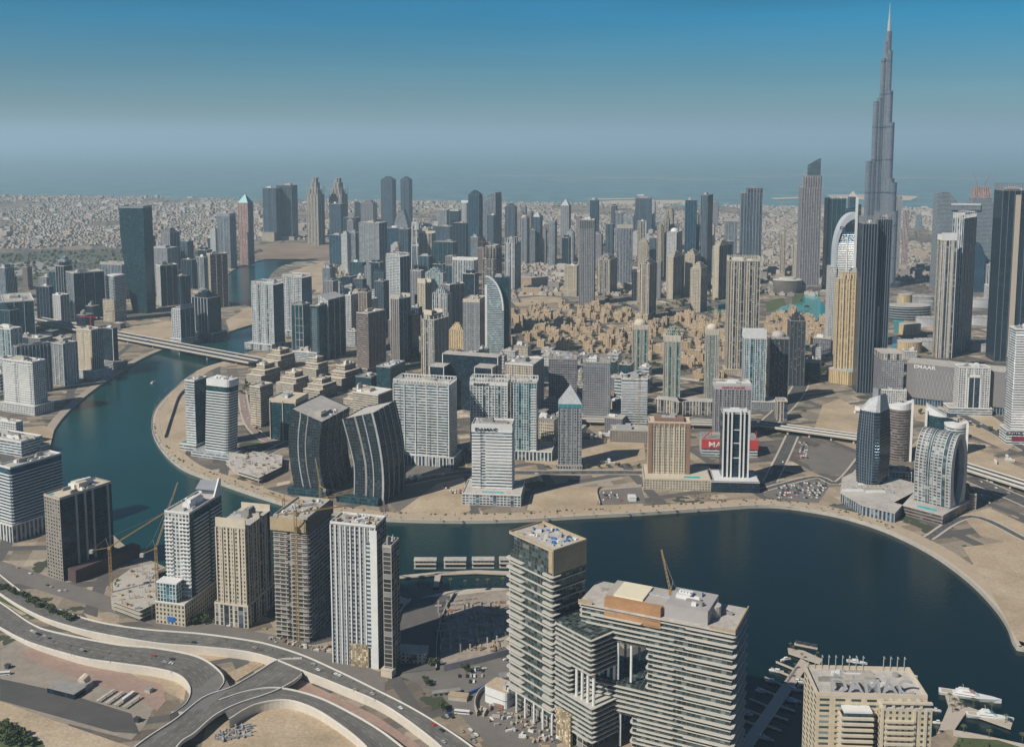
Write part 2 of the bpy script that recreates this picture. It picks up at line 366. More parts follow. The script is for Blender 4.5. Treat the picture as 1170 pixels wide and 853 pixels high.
x0, x1 = min(p[0] for p in pts) - 60, max(p[0] for p in pts) + 60; y0, y1 = min(p[1] for p in pts) - 60, max(p[1] for p in pts) + 60
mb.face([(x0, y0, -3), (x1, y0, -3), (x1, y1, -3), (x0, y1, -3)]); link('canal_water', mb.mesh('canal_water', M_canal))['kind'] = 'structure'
mb = MB(); yy = G(0, 250).y
mb.face([(-140000, yy, -3.2), (140000, yy, -3.2), (140000, 150000, -3.2), (-140000, 150000, -3.2)]); link('sea', mb.mesh('sea', M_sea))['kind'] = 'structure'
# haze: one closed box of even air round everything
mb = MB(); mb.box(-145000, -3000, -12, 145000, 155000, 870, bottom=True)
hm = bpy.data.materials.new('haze'); hm.use_nodes = True; hm.node_tree.nodes.clear()
hv = hm.node_tree.nodes.new('ShaderNodeVolumePrincipled'); ho = hm.node_tree.nodes.new('ShaderNodeOutputMaterial')
hv.inputs['Color'].default_value = (.64, .86, 1.0, 1); hv.inputs['Density'].default_value = HAZE_DENSITY; hv.inputs['Anisotropy'].default_value = .15
hm.node_tree.links.new(hv.outputs[0], ho.inputs['Volume'])
h = link('haze', mb.mesh('haze', hm)); h['kind'] = 'stuff'; h['label'] = 'pale desert haze over the whole city'
# islands and beach
for nm, pts in (('island', [(676, 231), (700, 229), (780, 228.4), (790, 230), (770, 232.5), (700, 234), (676, 236)]),
                ('island', [(944, 222.5), (1000, 222), (1050, 224), (1040, 229), (985, 228), (950, 226)]),
                ('island', [(655, 228), (690, 226.6), (740, 225.8), (742, 226.8), (690, 228.2)]),
                ('island', [(880, 226), (925, 224.5), (930, 226), (885, 228)])):
    gpoly(nm, pts, -.6, plain('island_sand', (.50, .42, .32), .95, .2, .004))
for (x, y, wx) in ((600, 201, 60), (720, 203, 70), (800, 205, 60), (870, 202, 40), (1040, 203, 70), (930, 200, 50), (1110, 204, 30), (650, 206, 30)):
    gpoly('island', [(x - wx, y), (x - wx * .3, y - .25), (x + wx, y + .05), (x + wx * .6, y + .35), (x - wx * .5, y + .4)], -.5, plain('island_sand', (0, 0, 0)))
# material of the asphalt: lane lines read from the strip's own length and width
def asphalt(name, lanes, width, c=(.075, .073, .07), dash=True, edge=True):
    if name in MATS: return MATS[name]
    k = N(name); uv = k.n('ShaderNodeUVMap', uv_map='UVMap').outputs[0]; s = k.n('ShaderNodeSeparateXYZ'); k.l(uv, s.inputs[0])
    pos = k.n('ShaderNodeNewGeometry').outputs['Position']
    lw = width / lanes
    fv = k.math('FRACT', k.math('ADD', k.math('DIVIDE', s.outputs[1], lw), .5))
    line = k.math('LESS_THAN', k.math('ABSOLUTE', k.math('SUBTRACT', fv, .5)), .16 / lw)
    on = k.math('LESS_THAN', k.math('FRACT', k.math('DIVIDE', s.outputs[0], 12.0)), .4)
    line = k.math('MULTIPLY', line, on)
    inner = k.math('LESS_THAN', k.math('ABSOLUTE', k.math('SUBTRACT', s.outputs[1], width / 2)), width / 2 - lw * .5)
    line = k.math('MULTIPLY', line, inner)
    ed = k.math('LESS_THAN', k.math('ABSOLUTE', k.math('SUBTRACT', k.math('ABSOLUTE', k.math('SUBTRACT', s.outputs[1], width / 2)), width / 2 - .6)), .14)
    line = k.math('MAXIMUM', line, ed)
    mp = k.n('ShaderNodeMapping'); mp.inputs['Scale'].default_value = (.01, .5, 1); k.l(uv, mp.inputs[0])
    wear = k.noise(mp.outputs[0], 1.0, 3)
    a = k.mix(1.0, c, k.ramp(k.noise(pos, .08, 4, .7), [(.3, (.75,) * 3), (.7, (1.3,) * 3)]), 'MULTIPLY')
    a = k.mix(1.0, a, k.ramp(wear, [(.3, (.8,) * 3), (.7, (1.3,) * 3)]), 'MULTIPLY')
    k.l(k.mix(k.math('MULTIPLY', line, .5), a, (.6, .6, .58)), k.b.inputs['Base Color']); k.b.inputs['Roughness'].default_value = .9
    MATS[name] = k.m; return k.m
def strip(name, pts, width, mat, z=.012, n=6, kind='structure', uvw=None):
    """road along photo-pixel points (x, y[, z]); constant width in metres"""
    P = []
    for q in smooth(pts, n): P.append(G(q[0], q[1], q[2] if len(q) > 2 else 0) + Vector((0, 0, z)))
    mb = MB(); cum = 0; E = []
    for i, p in enumerate(P):
        t = (P[min(i + 1, len(P) - 1)] - P[max(i - 1, 0)]); t.z = 0; t.normalize(); nn = Vector((-t.y, t.x, 0))
        E.append((p - nn * width / 2, p + nn * width / 2))
    for i in range(len(P) - 1):
        L = (P[i + 1] - P[i]).length
        mb.face([E[i][0], E[i + 1][0], E[i + 1][1], E[i][1]], [(cum, 0), (cum + L, 0), (cum + L, width), (cum, width)]); cum += L
    o = link(name, mb.mesh(name, mat)); o['kind'] = kind; return o, P, E
A4 = asphalt('asphalt_four_lane', 4, 15); A2 = asphalt('asphalt_two_lane', 2, 8); A6 = asphalt('asphalt_six_lane', 6, 24)
M_asph = plain('asphalt_plain', (.085, .082, .078), .95, .25, .06); M_pave = plain('paving_tan', (.44, .35, .25), .9, .15, .2)
M_brick = plain('red_paving', (.33, .23, .185), .9, .2, .25); M_lot = plain('car_park_asphalt', (.17, .155, .14), .95, .2, .05)
M_lightpave = plain('paving_pale', (.50, .44, .36), .9, .15, .2)
# promenades that follow the quays
def prom(pts, inner, name='promenade', mat=None, z=.02):
    a = smooth(pts, 5); P = [G(x, y) for x, y in a]; mb = MB(); E = []
    for i, p in enumerate(P):
        t = (P[min(i + 1, len(P) - 1)] - P[max(i - 1, 0)]).normalized(); nn = Vector((-t.y, t.x, 0)) * inner
        E.append((p, p + nn))
    for i in range(len(P) - 1):
        q = [E[i][0], E[i + 1][0], E[i + 1][1], E[i][1]]
        if inner < 0: q = q[::-1]
        mb.face([(v.x, v.y, z) for v in q])
    link(name, mb.mesh(name, mat or M_pave))['kind'] = 'structure'
    return P, E
prom(far_bank[8:], 24); prom(far_bank[8:], 5, 'quay_edge', M_lightpave, .04)
prom(near_bank[17:28], 14, mat=plain('paving_dark', (.36, .31, .25), .9, .2, .1))  # darker, greyer paving on the left near bank
prom(near_bank[0:4], 9, mat=M_lightpave); prom(near_bank[10:15], 12, mat=M_lightpave)
mb = MB()                                       # low parapet on the far quay
P = [G(x, y) for x, y in smooth(far_bank[9:], 5)]
for i in range(len(P) - 1):
    a, b = P[i], P[i + 1]; t = (b - a).normalized(); nn = Vector((-t.y, t.x, 0)); 
    mb.face([(a.x, a.y, 0), (b.x, b.y, 0), (b.x, b.y, 1.0), (a.x, a.y, 1.0)]); a2, b2 = a + nn * .6, b + nn * .6
    mb.face([(a.x, a.y, 1.0), (b.x, b.y, 1.0), (b2.x, b2.y, 1.0), (a2.x, a2.y, 1.0)]); mb.face([(b2.x, b2.y, 0), (a2.x, a2.y, 0), (a2.x, a2.y, 1.0), (b2.x, b2.y, 1.0)])
tag(part('parapet_wall', mb, M_conc, None), 'low pale parapet wall along the far quay', 'wall')
# sand lots, dark lots and lawns
for pts in ([(455, 585), (468, 560), (530, 545), (538, 583), (520, 588)], [(602, 583), (606, 566), (640, 556), (735, 556), (735, 582), (650, 586)],
            [(930, 490), (940, 462), (960, 455), (985, 470), (984, 498)], [(1040, 455), (1120, 465), (1170, 500), (1150, 515), (1095, 490), (1045, 480)],
            [(1040, 510), (1060, 490), (1110, 510), (1170, 535), (1175, 560), (1110, 530)], [(1098, 588), (1130, 580), (1175, 600), (1175, 625), (1120, 612)],
            [(1100, 625), (1175, 615), (1175, 735), (1162, 731), (1135, 680)], [(130, 390), (140, 375), (198, 366), (200, 392), (160, 395)],
            [(262, 378), (258, 366), (285, 350), (297, 360), (290, 370)], [(0, 800), (60, 822), (150, 853), (160, 870), (-30, 870)], [(230, 853), (236, 825), (290, 805), (350, 812), (420, 853), (400, 900), (230, 900)],
            [(25, 488), (50, 486), (62, 490), (56, 515), (40, 512)], [(600, 505), (735, 500), (738, 525), (680, 535), (600, 528)], [(195, 455), (212, 450), (222, 500), (210, 520), (186, 495)],
            [(330, 310), (375, 298), (440, 312), (430, 345), (395, 335), (350, 330)], [(560, 320), (640, 318), (642, 345), (590, 350)], [(95, 700), (160, 720), (280, 748), (240, 755), (120, 728)],
            [(110, 735), (215, 775), (210, 800), (150, 770)]):
    gpoly('sand_lot', pts, .008 + .001 * len(pts), M_sand)
for pts in ([(872, 566), (880, 553), (930, 548), (950, 552), (935, 574), (890, 572)], [(682, 577), (686, 560), (733, 556), (738, 575)], [(915, 520), (940, 507), (985, 520), (980, 545), (930, 540)],
            [(455, 585), (400, 530), (460, 515), (530, 545), (500, 552)], [(380, 740), (500, 790), (560, 853), (650, 880), (590, 760), (455, 700)], [(0, 640), (60, 660), (200, 705), (340, 730), (440, 770), (440, 790), (200, 722), (0, 660)]):
    gpoly('car_park', pts, .03, M_lot)
gpoly('bus_station_yard', [(0, 740), (25, 728), (60, 745), (140, 765), (185, 790), (165, 830), (150, 845), (60, 822), (0, 800)], .035, plain('yard_paving', (.29, .25, .205), .9, .25, .15))
gpoly('red_paving', [(20, 745), (40, 738), (185, 782), (190, 800), (180, 812), (150, 795), (60, 765)], .05, M_brick)
gpoly('asphalt_yard', [(0, 775), (70, 790), (150, 815), (160, 838), (130, 836), (0, 800)], .06, M_asph)
for pts in ([(0, 664), (30, 676), (80, 706), (95, 716), (80, 722), (40, 706), (0, 686)], [(0, 828), (20, 828), (50, 850), (60, 870), (-30, 870)], [(0, 696), (55, 728), (60, 733), (45, 732), (0, 710)],
            [(905, 338), (918, 334), (923, 345), (905, 350)], [(875, 345), (895, 340), (900, 352), (876, 356)], [(1090, 853), (1095, 842), (1140, 845), (1175, 856), (1175, 880), (1080, 880)]):
    gpoly('lawn', pts, .045, M_green)
gpoly('mangrove_flat', [(-60, 292), (60, 286), (150, 284), (240, 288), (300, 285), (290, 296), (200, 305), (120, 308), (60, 325), (-60, 335)], .06, plain('mangrove_flat', (.10, .105, .08), .95, .4, .008))
gpoly('salt_flat', [(-40, 304), (40, 299), (95, 297), (60, 310), (0, 318)], .3, plain('salt_flat', (.30, .29, .27), .9, .25, .01))
gpoly('dry_field', [(285, 296), (290, 280), (370, 276), (400, 282), (395, 300), (340, 296)], .3, plain('dry_field', (.26, .19, .14), .95, .4, .01))
M_lake = plain('fountain_lake', (.035, .30, .31), .12, .15, .02)
for pts in ([(885, 356), (893, 350), (915, 346), (919, 338), (935, 336), (938, 345), (945, 352), (960, 356), (975, 360), (975, 370), (940, 367), (915, 356)], [(808, 352), (830, 345), (836, 345), (836, 357), (815, 358)], [(1021, 380), (1021, 362), (1030, 361), (1033, 368), (1028, 380)], [(1018, 402), (1020, 382), (1030, 386), (1024, 396)]):
    gpoly('fountain_lake', pts, .4, M_lake)
# ---------------------------------------------------------------- streets between the blocks
M_rd = asphalt('asphalt_far', 6, 24, (.11, .105, .10))
def road(pts, wd, mat=None, z=.07):
    ZC[0] += 2; strip('pavement', pts, wd + 5, M_lightpave, .12 + .0045 * (ZC[0] - 1)); return strip('road', pts, wd, mat or A4, .12 + .0045 * ZC[0])
road([(440, 556), (530, 540), (600, 540), (735, 540), (800, 545)], 15, z=.07)
road([(870, 560), (930, 545), (960, 550), (1000, 500)], 8, A2, .075)
road([(870, 490), (900, 462), (915, 440), (925, 405)], 24, A6, .08)
road([(880, 550), (895, 520), (905, 498)], 15, z=.085)
road([(1105, 545), (1140, 560), (1175, 575), (1230, 600)], 24, A6, .09)
road([(1060, 615), (1110, 590), (1175, 618), (1240, 650)], 8, A2, .075)
road([(590, 492), (700, 470), (830, 478), (870, 480)], 24, A6, .065)
road([(300, 520), (345, 500), (440, 470), (540, 455), (700, 455), (820, 470)], 15, z=.06)
road([(276, 445), (283, 480), (300, 500), (315, 505)], 12, plain('red_street', (.30, .22, .19), .9, .2, .1), .09)
road([(0, 372), (60, 372), (120, 382), (140, 388)], 24, A6, .085)
road([(560, 380), (620, 410), (720, 425), (840, 440)], 12, M_lightpave, .08)
road([(565, 325), (600, 335), (660, 325), (700, 310), (800, 300), (900, 290)], 24, M_rd, .09)
road([(560, 345), (620, 338), (700, 345)], 24, M_rd, .1)
road([(300, 262), (450, 290), (600, 300), (760, 320)], 30, M_rd, .1)
road([(985, 470), (1060, 460), (1110, 480), (1175, 515)], 15, z=.08)
road([(380, 325), (420, 318), (470, 330)], 20, M_rd, .09)
# ================================================================ towers
UNIT_MESH = {}
def unit_mesh(k):
    if k not in UNIT_MESH:
        mb = MB()
        if k == 0: mb.box(-.5, -.5, 0, .5, .5, 1); mb.box(-.35, -.35, 1, .35, .1, 1.25)
        elif k == 1:
            mb.box(-.5, -.5, 0, .5, .5, .7)
            for i in range(4): mb.tube((-.32 + .22 * i, 0, .7), (-.32 + .22 * i, 0, 1.0), .09, 8)
        elif k == 2: mb.box(-.5, -.5, 0, .5, .5, 1); mb.box(.1, -.4, 1, .45, .4, 1.5); mb.box(-.45, -.2, 1, -.2, .3, 1.2)
        elif k == 3:
            mb.tube((0, 0, 0), (0, 0, 1), .45, 12)
        UNIT_MESH[k] = mb
    return UNIT_MESH[k]
UM = {}
def roof_units(root, x0, y0, x1, y1, z, n, r, near=True):
    mats = [M_plant, M_white, M_conc, M_roofd]
    w, d = x1 - x0, y1 - y0
    for i in range(n):
        k = r.choice([0, 1, 2, 2, 0, 3]); m = r.randrange(4)
        if (k, m) not in UM: UM[k, m] = unit_mesh(k).mesh('rooftop_unit', mats[m])
        o = link('rooftop_unit', UM[k, m], root)
        big = i == 0
        q_ = r.random() < .3; sx = w * (r.uniform(.22, .4) if big else r.uniform(.18, .4) if q_ else r.uniform(.04, .12)); sy = d * (r.uniform(.25, .42) if big else .05 if q_ else r.uniform(.05, .16))
        sz = r.uniform(3.5, 6) if big else r.uniform(1.4, 3.2)
        o.scale = (sx, sy, sz)
        o.location = (x0 + w * (r.uniform(.3, .7) if big else r.uniform(.12, .88)), y0 + d * (r.uniform(.35, .65) if big else r.uniform(.14, .86)), z + .004 * i)
def parapet(root, x0, y0, x1, y1, z, h=1.5, t=.6, mat=None):
    mb = MB()
    mb.box(x0, y0, z, x1, y0 + t, z + h); mb.box(x0, y1 - t, z, x1, y1, z + h)
    mb.box(x0, y0 + t, z, x0 + t, y1 - t, z + h); mb.box(x1 - t, y0 + t, z, x1, y1 - t, z + h)
    return part('parapet', mb, mat or M_conc, root)
FONT = None
def sign_text(root, txt, size, loc, rot, mat, name='sign_letters', depth=.35, sx=1.0, label=None):
    cu = bpy.data.curves.new('t', 'FONT'); cu.body = txt; cu.size = size; cu.extrude = depth; cu.align_x = 'CENTER'; cu.offset = size * .012
    tmp = bpy.data.objects.new('t', cu); col.objects.link(tmp)
    me = bpy.data.meshes.new_from_object(tmp.evaluated_get(bpy.context.evaluated_depsgraph_get()))
    bpy.data.objects.remove(tmp); bpy.data.curves.remove(cu); me.name = name; me.materials.clear(); me.materials.append(mat)
    o = link(name, me, root, loc); o.rotation_euler = rot; o.scale = (sx, 1, 1)
    if label: o['label'] = label
    return o
TW = {}
def spec(xl, xe, xr, yb, yt, th, d=None, wf=None):
    Y = G(585, yb).y; z = zof(yb, yt); c, s = math.cos(R(th)), math.sin(R(th))
    C = at_top(xe, yb, z); Yf = Y * cp + (CH - z) * sp
    def solve(px, dx, dy):
        k = (px - 585) / CF; den = dx - k * dy * cp
        return (k * Yf - C.x) / den if abs(den) > 1e-3 else 30
    W = wf if wf else solve(xl, -c, s)
    D = d if d else solve(xr, s, c)
    if not d and (D < 0 or D > 115): D = min(max(abs(W) * 1.0, 24), 44)
    W = min(max(abs(W), 3), 260); D = min(max(abs(D), 6), 260)
    return C, W, D, z, c, s
seedc = [0]
def tower(label, xl, xe, xr, yb, yt, th, st, d=None, crown='flat', name='tower', cat='tower', st2=None, podium=None, slabs=None,
          fins=None, tiers=None, units=None, group=None, wf=None, roofm=None, trim=None, topband=None, key=None, pst=None, mast=0, strip=None):
    """xl..xe = front-left face, xe..xr = right face, read at roof height; yb = foot row; yt = roof row; th = turn to the left in degrees"""
    C, W, D, H, c, s = spec(xl, xe, xr, yb, yt, th, d, wf)
    seedc[0] += 1; r = random.Random(seedc[0] * 31 + 5)
    S = STY[st]; far = yb < 345; near = yb > 470
    # local frame: x to the right along the front, y away; origin at the middle of the foot
    ctr = C + Vector((-c, s, 0)) * W / 2 + Vector((s, c, 0)) * D / 2
    root = thing(name, label, cat, (ctr.x, ctr.y, 0), -R(th), group)
    hw, hd = W / 2, D / 2
    mats = [facade(st)] + ([facade(st2)] if st2 else [])
    tl = tiers or [(0, 1.0, 0, 0, 0, 0)]            # (z0 fraction, z1 fraction, inset left, right, front, back as fractions)
    for i, (a, b, il, ir, jf, jb) in enumerate(tl):
        mb = MB(); x0, x1, y0, y1 = -hw + il * W, hw - ir * W, -hd + jf * D, hd - jb * D
        mb.box(x0, y0, a * H, x1, y1, b * H, S['bw'], S['fh'], 0, mr=1 if st2 else None)
        part('facade' if i == 0 else 'upper_tier', mb, mats, root)
        rm = roofm or (M_roof if st[:5] in ('white', 'cream', 'gold', 'tan_o') else M_roofd if 'glass' in st or 'black' in st else M_conc)
        mb = MB(); e = .25
        mb.box(x0 - e, y0 - e, b * H - .02, x1 + e, y1 + e, b * H + .6); part('roof', mb, rm, root)
        last = (x0, y0, x1, y1)
    x0, y0, x1, y1 = last; Z = H + .6
    tm = trim or (M_white if st.startswith('white') else M_cream if st.startswith('cream') or st == 'gold' or st == 'green_cream' else M_steel if 'glass' in st else M_conc)
    nu = units if units is not None else (2 if far else 6 if not near else 16)
    if crown == 'flat':
        if not far: parapet(root, x0, y0, x1, y1, Z, 1.6, .6, tm)
        roof_units(root, x0, y0, x1, y1, Z, nu, r)
    elif crown == 'frame':
        mb = MB(); hh = max(4, H * .035)
        nx = max(3, int((x1 - x0) / 4)); ny = max(2, int((y1 - y0) / 4))
        for i in range(nx + 1):
            x = x0 + (x1 - x0 - .8) * i / nx
            for y in (y0, y1 - .8): mb.box(x, y, Z, x + .8, y + .8, Z + hh)
        for i in range(1, ny):
            y = y0 + (y1 - y0 - .8) * i / ny
            for x in (x0, x1 - .8): mb.box(x, y, Z, x + .8, y + .8, Z + hh)
        mb.box(x0, y0, Z + hh, x1, y0 + 1, Z + hh + 1); mb.box(x0, y1 - 1, Z + hh, x1, y1, Z + hh + 1)
        mb.box(x0, y0 + 1, Z + hh, x0 + 1, y1 - 1, Z + hh + 1); mb.box(x1 - 1, y0 + 1, Z + hh, x1, y1 - 1, Z + hh + 1)
        part('crown_frame', mb, tm, root); roof_units(root, x0 + 2, y0 + 2, x1 - 2, y1 - 2, Z, nu, r)
    elif crown == 'pyr':
        mb = MB(); hh = (x1 - x0) * .75; cx, cyy = (x0 + x1) / 2, (y0 + y1) / 2; P = [(x0, y0, Z), (x1, y0, Z), (x1, y1, Z), (x0, y1, Z)]
        for i in range(4): mb.face([P[i], P[(i + 1) % 4], (cx, cyy, Z + hh)])
        part('pyramid_roof', mb, trim or M_plant, root)
        mb = MB(); mb.tube((cx, cyy, Z + hh - 1), (cx, cyy, Z + hh + hh * .35), .5, 5, .15); part('mast', mb, M_steel, root)
    elif crown == 'dome':
        mb = MB(); rr = min(x1 - x0, y1 - y0) * .42; rings = []
        for k in range(6):
            t = k / 5 * math.pi / 2 * .96
            rings.append([((x0 + x1) / 2 + rr * math.cos(t) * math.cos(q * math.pi / 8), (y0 + y1) / 2 + rr * math.cos(t) * math.sin(q * math.pi / 8), Z + 2 + rr * .7 * math.sin(t)) for q in range(16)])
        rings.insert(0, [(p[0], p[1], Z) for p in rings[0]])
        mb.loft(rings, sm=True); part('dome', mb, tm, root)
    elif crown in ('slantr', 'slantl'):
        hh = (x1 - x0) * .35; mb = MB()
        a, b = (.5, hh) if crown == 'slantr' else (hh, .5)
        pr = [(x0, Z), (x1, Z), (x1, Z + b), (x0, Z + a)]
        mb.extr(pr, y0, y1); part('slanted_crown', mb, facade(st), root)
    elif crown == 'wall':                          # two raised fins of wall
        mb = MB(); hh = H * .05 + 3
        mb.box(x0, y0, Z, x1, y0 + 1.2, Z + hh)
        part('crown_wall', mb, tm, root); mb = MB(); mb.box(x0, y1 - 1.2, Z, x1, y1, Z + hh * .7); part('crown_wall', mb, tm, root); roof_units(root, x0, y0 + 2, x1, y1 - 2, Z, nu, r)
    elif crown == 'step':
        q = [(.10, 4), (.22, 9), (.34, 13)]; z = Z
        for (f, hh) in q:
            mb = MB(); mb.box(x0 + f * (x1 - x0), y0 + f * (y1 - y0), z, x1 - f * (x1 - x0), y1 - f * (y1 - y0), Z + hh, S['bw'], S['fh']); z = Z + hh
            part('crown_tier', mb, facade(st), root)
    if mast:
        mb = MB(); mb.tube((0, 0, Z - 1), (0, 0, Z + mast), .9, 6, .2); part('mast', mb, M_steel, root)
    if topband:
        mb = MB(); hh, mt = topband; e = .5; mb.box(x0 - e, y0 - e, H - hh, x1 + e, y1 + e, H + .3); part('top_band', mb, mt, root)
    if not fins and not slabs and yb < 520 and H > 45: fins = (4, 3, .9, M_rib if 'glass' in st or 'black' in st else M_cream if st[:5] == 'cream' else M_white if st[:5] == 'white' else M_plant)
    if fins:
        nf, ns, fd, fm = fins; z0 = H * .0
        if nf:
            mb = MB(); mb.box(-.5, -fd, z0, .5, 0, H - .5); me = mb.mesh('fin', fm)
            for i in range(nf + 1): link('fin', me, root, (-hw + .5 + (W - 1) * i / nf, -hd - .01, 0))
        if ns:
            mb = MB(); mb.box(0, -.5, z0, fd, .5, H - .5); me = mb.mesh('fin', fm)
            for i in range(1 if nf else 0, ns + 1): link('fin', me, root, (hw + .01, -hd + .5 + (D - 1) * i / ns, 0))
    if slabs:
        # (rows, out front, out side, thickness, material, [front spans], [side spans])
        fh, of, os_, tk, sm_, fs, ss, zlo = slabs
        mes = []
        for (a, b) in fs: mb = MB(); mb.box(-hw + a * W, -hd - of, 0, -hw + b * W, -hd - .02, tk, bottom=True); mes.append(mb.mesh('balcony', sm_))
        for (a, b) in ss: mb = MB(); mb.box(hw + .02, -hd + a * D, 0, hw + os_, -hd + b * D, tk, bottom=True); mes.append(mb.mesh('balcony', sm_))
        nfl = int((H - 2 - zlo) / fh)
        for i in range(min(nfl, 96 // len(mes))):
            for me in mes: link('balcony', me, root, (0, 0, zlo + i * fh))
    if podium:
        pl, pr, pf, pb, ph, ps = podium              # metres beyond each side, height, style
        mb = MB(); x0, x1, y0, y1 = -hw - pl, hw + pr, -hd - pf, hd + pb
        Sp = STY[ps]; mb.box(x0, y0, 0, x1, y1, ph, Sp['bw'], Sp['fh']); pd = part('podium', mb, facade(ps), root)
        mb = MB(); mb.box(x0 - .3, y0 - .3, ph - .02, x1 + .3, y1 + .3, ph + .5); part('podium_roof', mb, roofm or M_roof, root)
        parapet(root, x0, y0, x1, y1, ph + .5, 1.2, .5, tm)
    info = dict(root=root, W=W, D=D, H=H, hw=hw, hd=hd, Z=Z, th=th, tm=tm, C=C)
    if key: TW[key] = info
    return info
V = 'glass'
FA = [(0, 1)]
# ---- left bank and far left -------------------------------------------------------------
tower('pale grey gridded slab block right behind the tall twisted teal tower', 167, 191, 194, 318, 284, 15, 'grey_grid', d=60, cat='office block')
tower('pale fluted twin slab standing just left of the twisted teal tower', 114, 139, 142, 342, 303, 15, 'grey_rib', d=40, crown='wall')
tower('big dark blue office block with two pale stone strips on its left face', 75, 84, 119, 365, 313, 50, 'grey_rib', st2='glass_dark', cat='office block', units=3)
tower('low teal glass block behind the big dark blue office block', 56, 74, 78, 352, 311, 15, 'glass_teal', d=40, cat='office block')
tower('small plain grey block between the dark glass blocks on the left', 44, 53, 56, 340, 317, 15, 'grey_grid', d=30, cat='office block')
tower('slim white gridded block left of the big dark blue office block', 60, 69, 79, 369, 338, 35, 'white_grid', st2='mauve_grid', cat='apartment block')
tower('dark reflective block with pale edges left of the slim white gridded block', 41, 56, 61, 367, 328, 20, 'glass_dark', cat='office block', mast=4)
tower('square dark block at the far left beside the mangrove flats', -10, 8, 19, 343, 317, 30, 'glass_band', st2='glass_dark', cat='office block')
tower('wide teal gridded office block at the left edge', 1, 4, 39, 388, 346, 62, 'white_teal', st2='glass_teal', cat='office block')
tower('teal block with stepped roof at the left edge behind the wide gridded one', -12, 11, 14, 400, 355, 20, 'glass_teal', d=26, cat='office block', crown='step')
tower('glassy block with white crown at the left edge above the canal towers', -14, 12, 16, 414, 377, 20, 'white_teal', d=28)
tower('small flat white building at the left edge behind the white balcony tower', -6, 10, 14, 424, 411, 20, 'white_grid', d=24, cat='building')
tower('long dark teal ribbed block with white parapet behind the white balcony tower', 15, 19, 58, 452, 397, 48, 'glass_rib', st2='glass_rib', cat='apartment block', fins=(2, 9, 1.2, M_white), units=10)
tower('pale curved apartment tower with white vertical strips beside the canal', 57, 72, 88, 441, 394, 30, 'grey_band', st2='white_rib', cat='apartment tower', fins=(3, 5, 1.0, M_white))
tower('white balcony apartment tower on a white podium by the left canal bank', 2, 37, 43, 473, 415, 25, 'white_grid', d=26, cat='apartment tower', podium=(3, 9, 8, 3, 14, 'white_grid'), slabs=(3.7, 1.3, 1, .9, M_white, [(.05, .42), (.56, .9)], [], 14))
tower('cream balcony tower beside the dark glass tower near the bridge', 87, 104, 117, 431, 378, 28, 'cream_grid', st2='grey_rib', cat='apartment tower', podium=(0, 18, 14, 2, 14, 'white_grid'), slabs=(3.7, 1.2, 1, .8, M_cream, [(.1, .45), (.55, .95)], [], 16))
tower('dark glass tower with one bright strip near the left end of the bridge', 117, 129, 134, 421, 376, 28, 'glass_dark', st2='glass_dark', podium=(0, 22, 6, 2, 14, 'grey_band'), fins=(1, 0, 1.2, M_white))
tower('low white building with dark slots at the left edge above the blue balcony tower', -8, 18, 26, 509, 484, 25, 'white_grid', cat='building')
tower('long flat white building with skylights behind the blue balcony tower', -20, 24, 34, 522, 506, 25, 'white_band', d=36, cat='building')
tower('small white pavilion on the sandy point by the left quay', 30, 46, 52, 516, 511, 25, 'white_band', d=16, cat='building', units=1)
tower('blue glass apartment tower wrapped in white balconies at the left edge', -2, 11.5, 70, 618, 536, 31, 'glass_blue', st2='glass_blue', cat='apartment tower', units=12, trim=M_white, roofm=M_roof,
      slabs=(3.6, 1.6, 1.5, .9, M_white, FA, [(0, 1)], 20), podium=(2, 4, 4, 0, 18, 'white_rib'))
tower('dark brown hotel block with pale gridded left face by the highway', 50, 68, 127, 664, 571, 32, 'stone_grid', st2='glass_dark', cat='hotel', units=8, trim=plain('stone_trim', (.33, .30, .25), .8), roofm=M_cream, key='brown',
      podium=(0, 0, -8, 6, 10, 'stone_grid'))
tower('white balcony tower with a tall slanted roof fin beside the canal', 188, 216, 253, 708, 588, 15, 'white_grid', st2='glass_teal', cat='apartment tower', units=8, key='slantfin',
      slabs=(3.6, 1.6, 1.6, .8, M_white, [(.0, .3), (.62, 1)], [(.1, .55), (.62, .95)], 24), podium=(4, 1, 14, 2, 20, 'cream_grid'))
tower('beige stone apartment tower with square windows beside the slanted fin tower', 246, 280, 309, 717, 604, 14.5, 'cream_grid', st2='cream_rib', cat='apartment tower', units=8, crown='wall', key='beige',
      fins=(5, 4, .9, M_cream), podium=(3, 1, 1, 2, 20, 'cream_rib'))
tower('unfinished concrete tower with tan wrapped top floors and orange crane', 312, 351, 378, 733, 594, 14.5, 'site_floor', st2='site_floor', cat='construction tower', units=0, key='site1',
      slabs=(3.9, 1.4, 1.2, .5, M_conc, [(0, .42), (.52, 1)], [(0, 1)], 4))
tower('dark gridded tower with bright white edge strip and scaffolded corner', 377, 429, 441, 763, 603, 14.5, 'grey_grid', cat='apartment tower', units=0, key='site2', st2='site_floor', trim=M_white,
      fins=(9, 0, .9, M_white))
tower('dark scaffolded tower standing in shade behind the dark gridded tower', 437, 447, 456, 772, 626, 14.5, 'site_floor', st2='site_floor', cat='construction tower', units=3, key='site3')
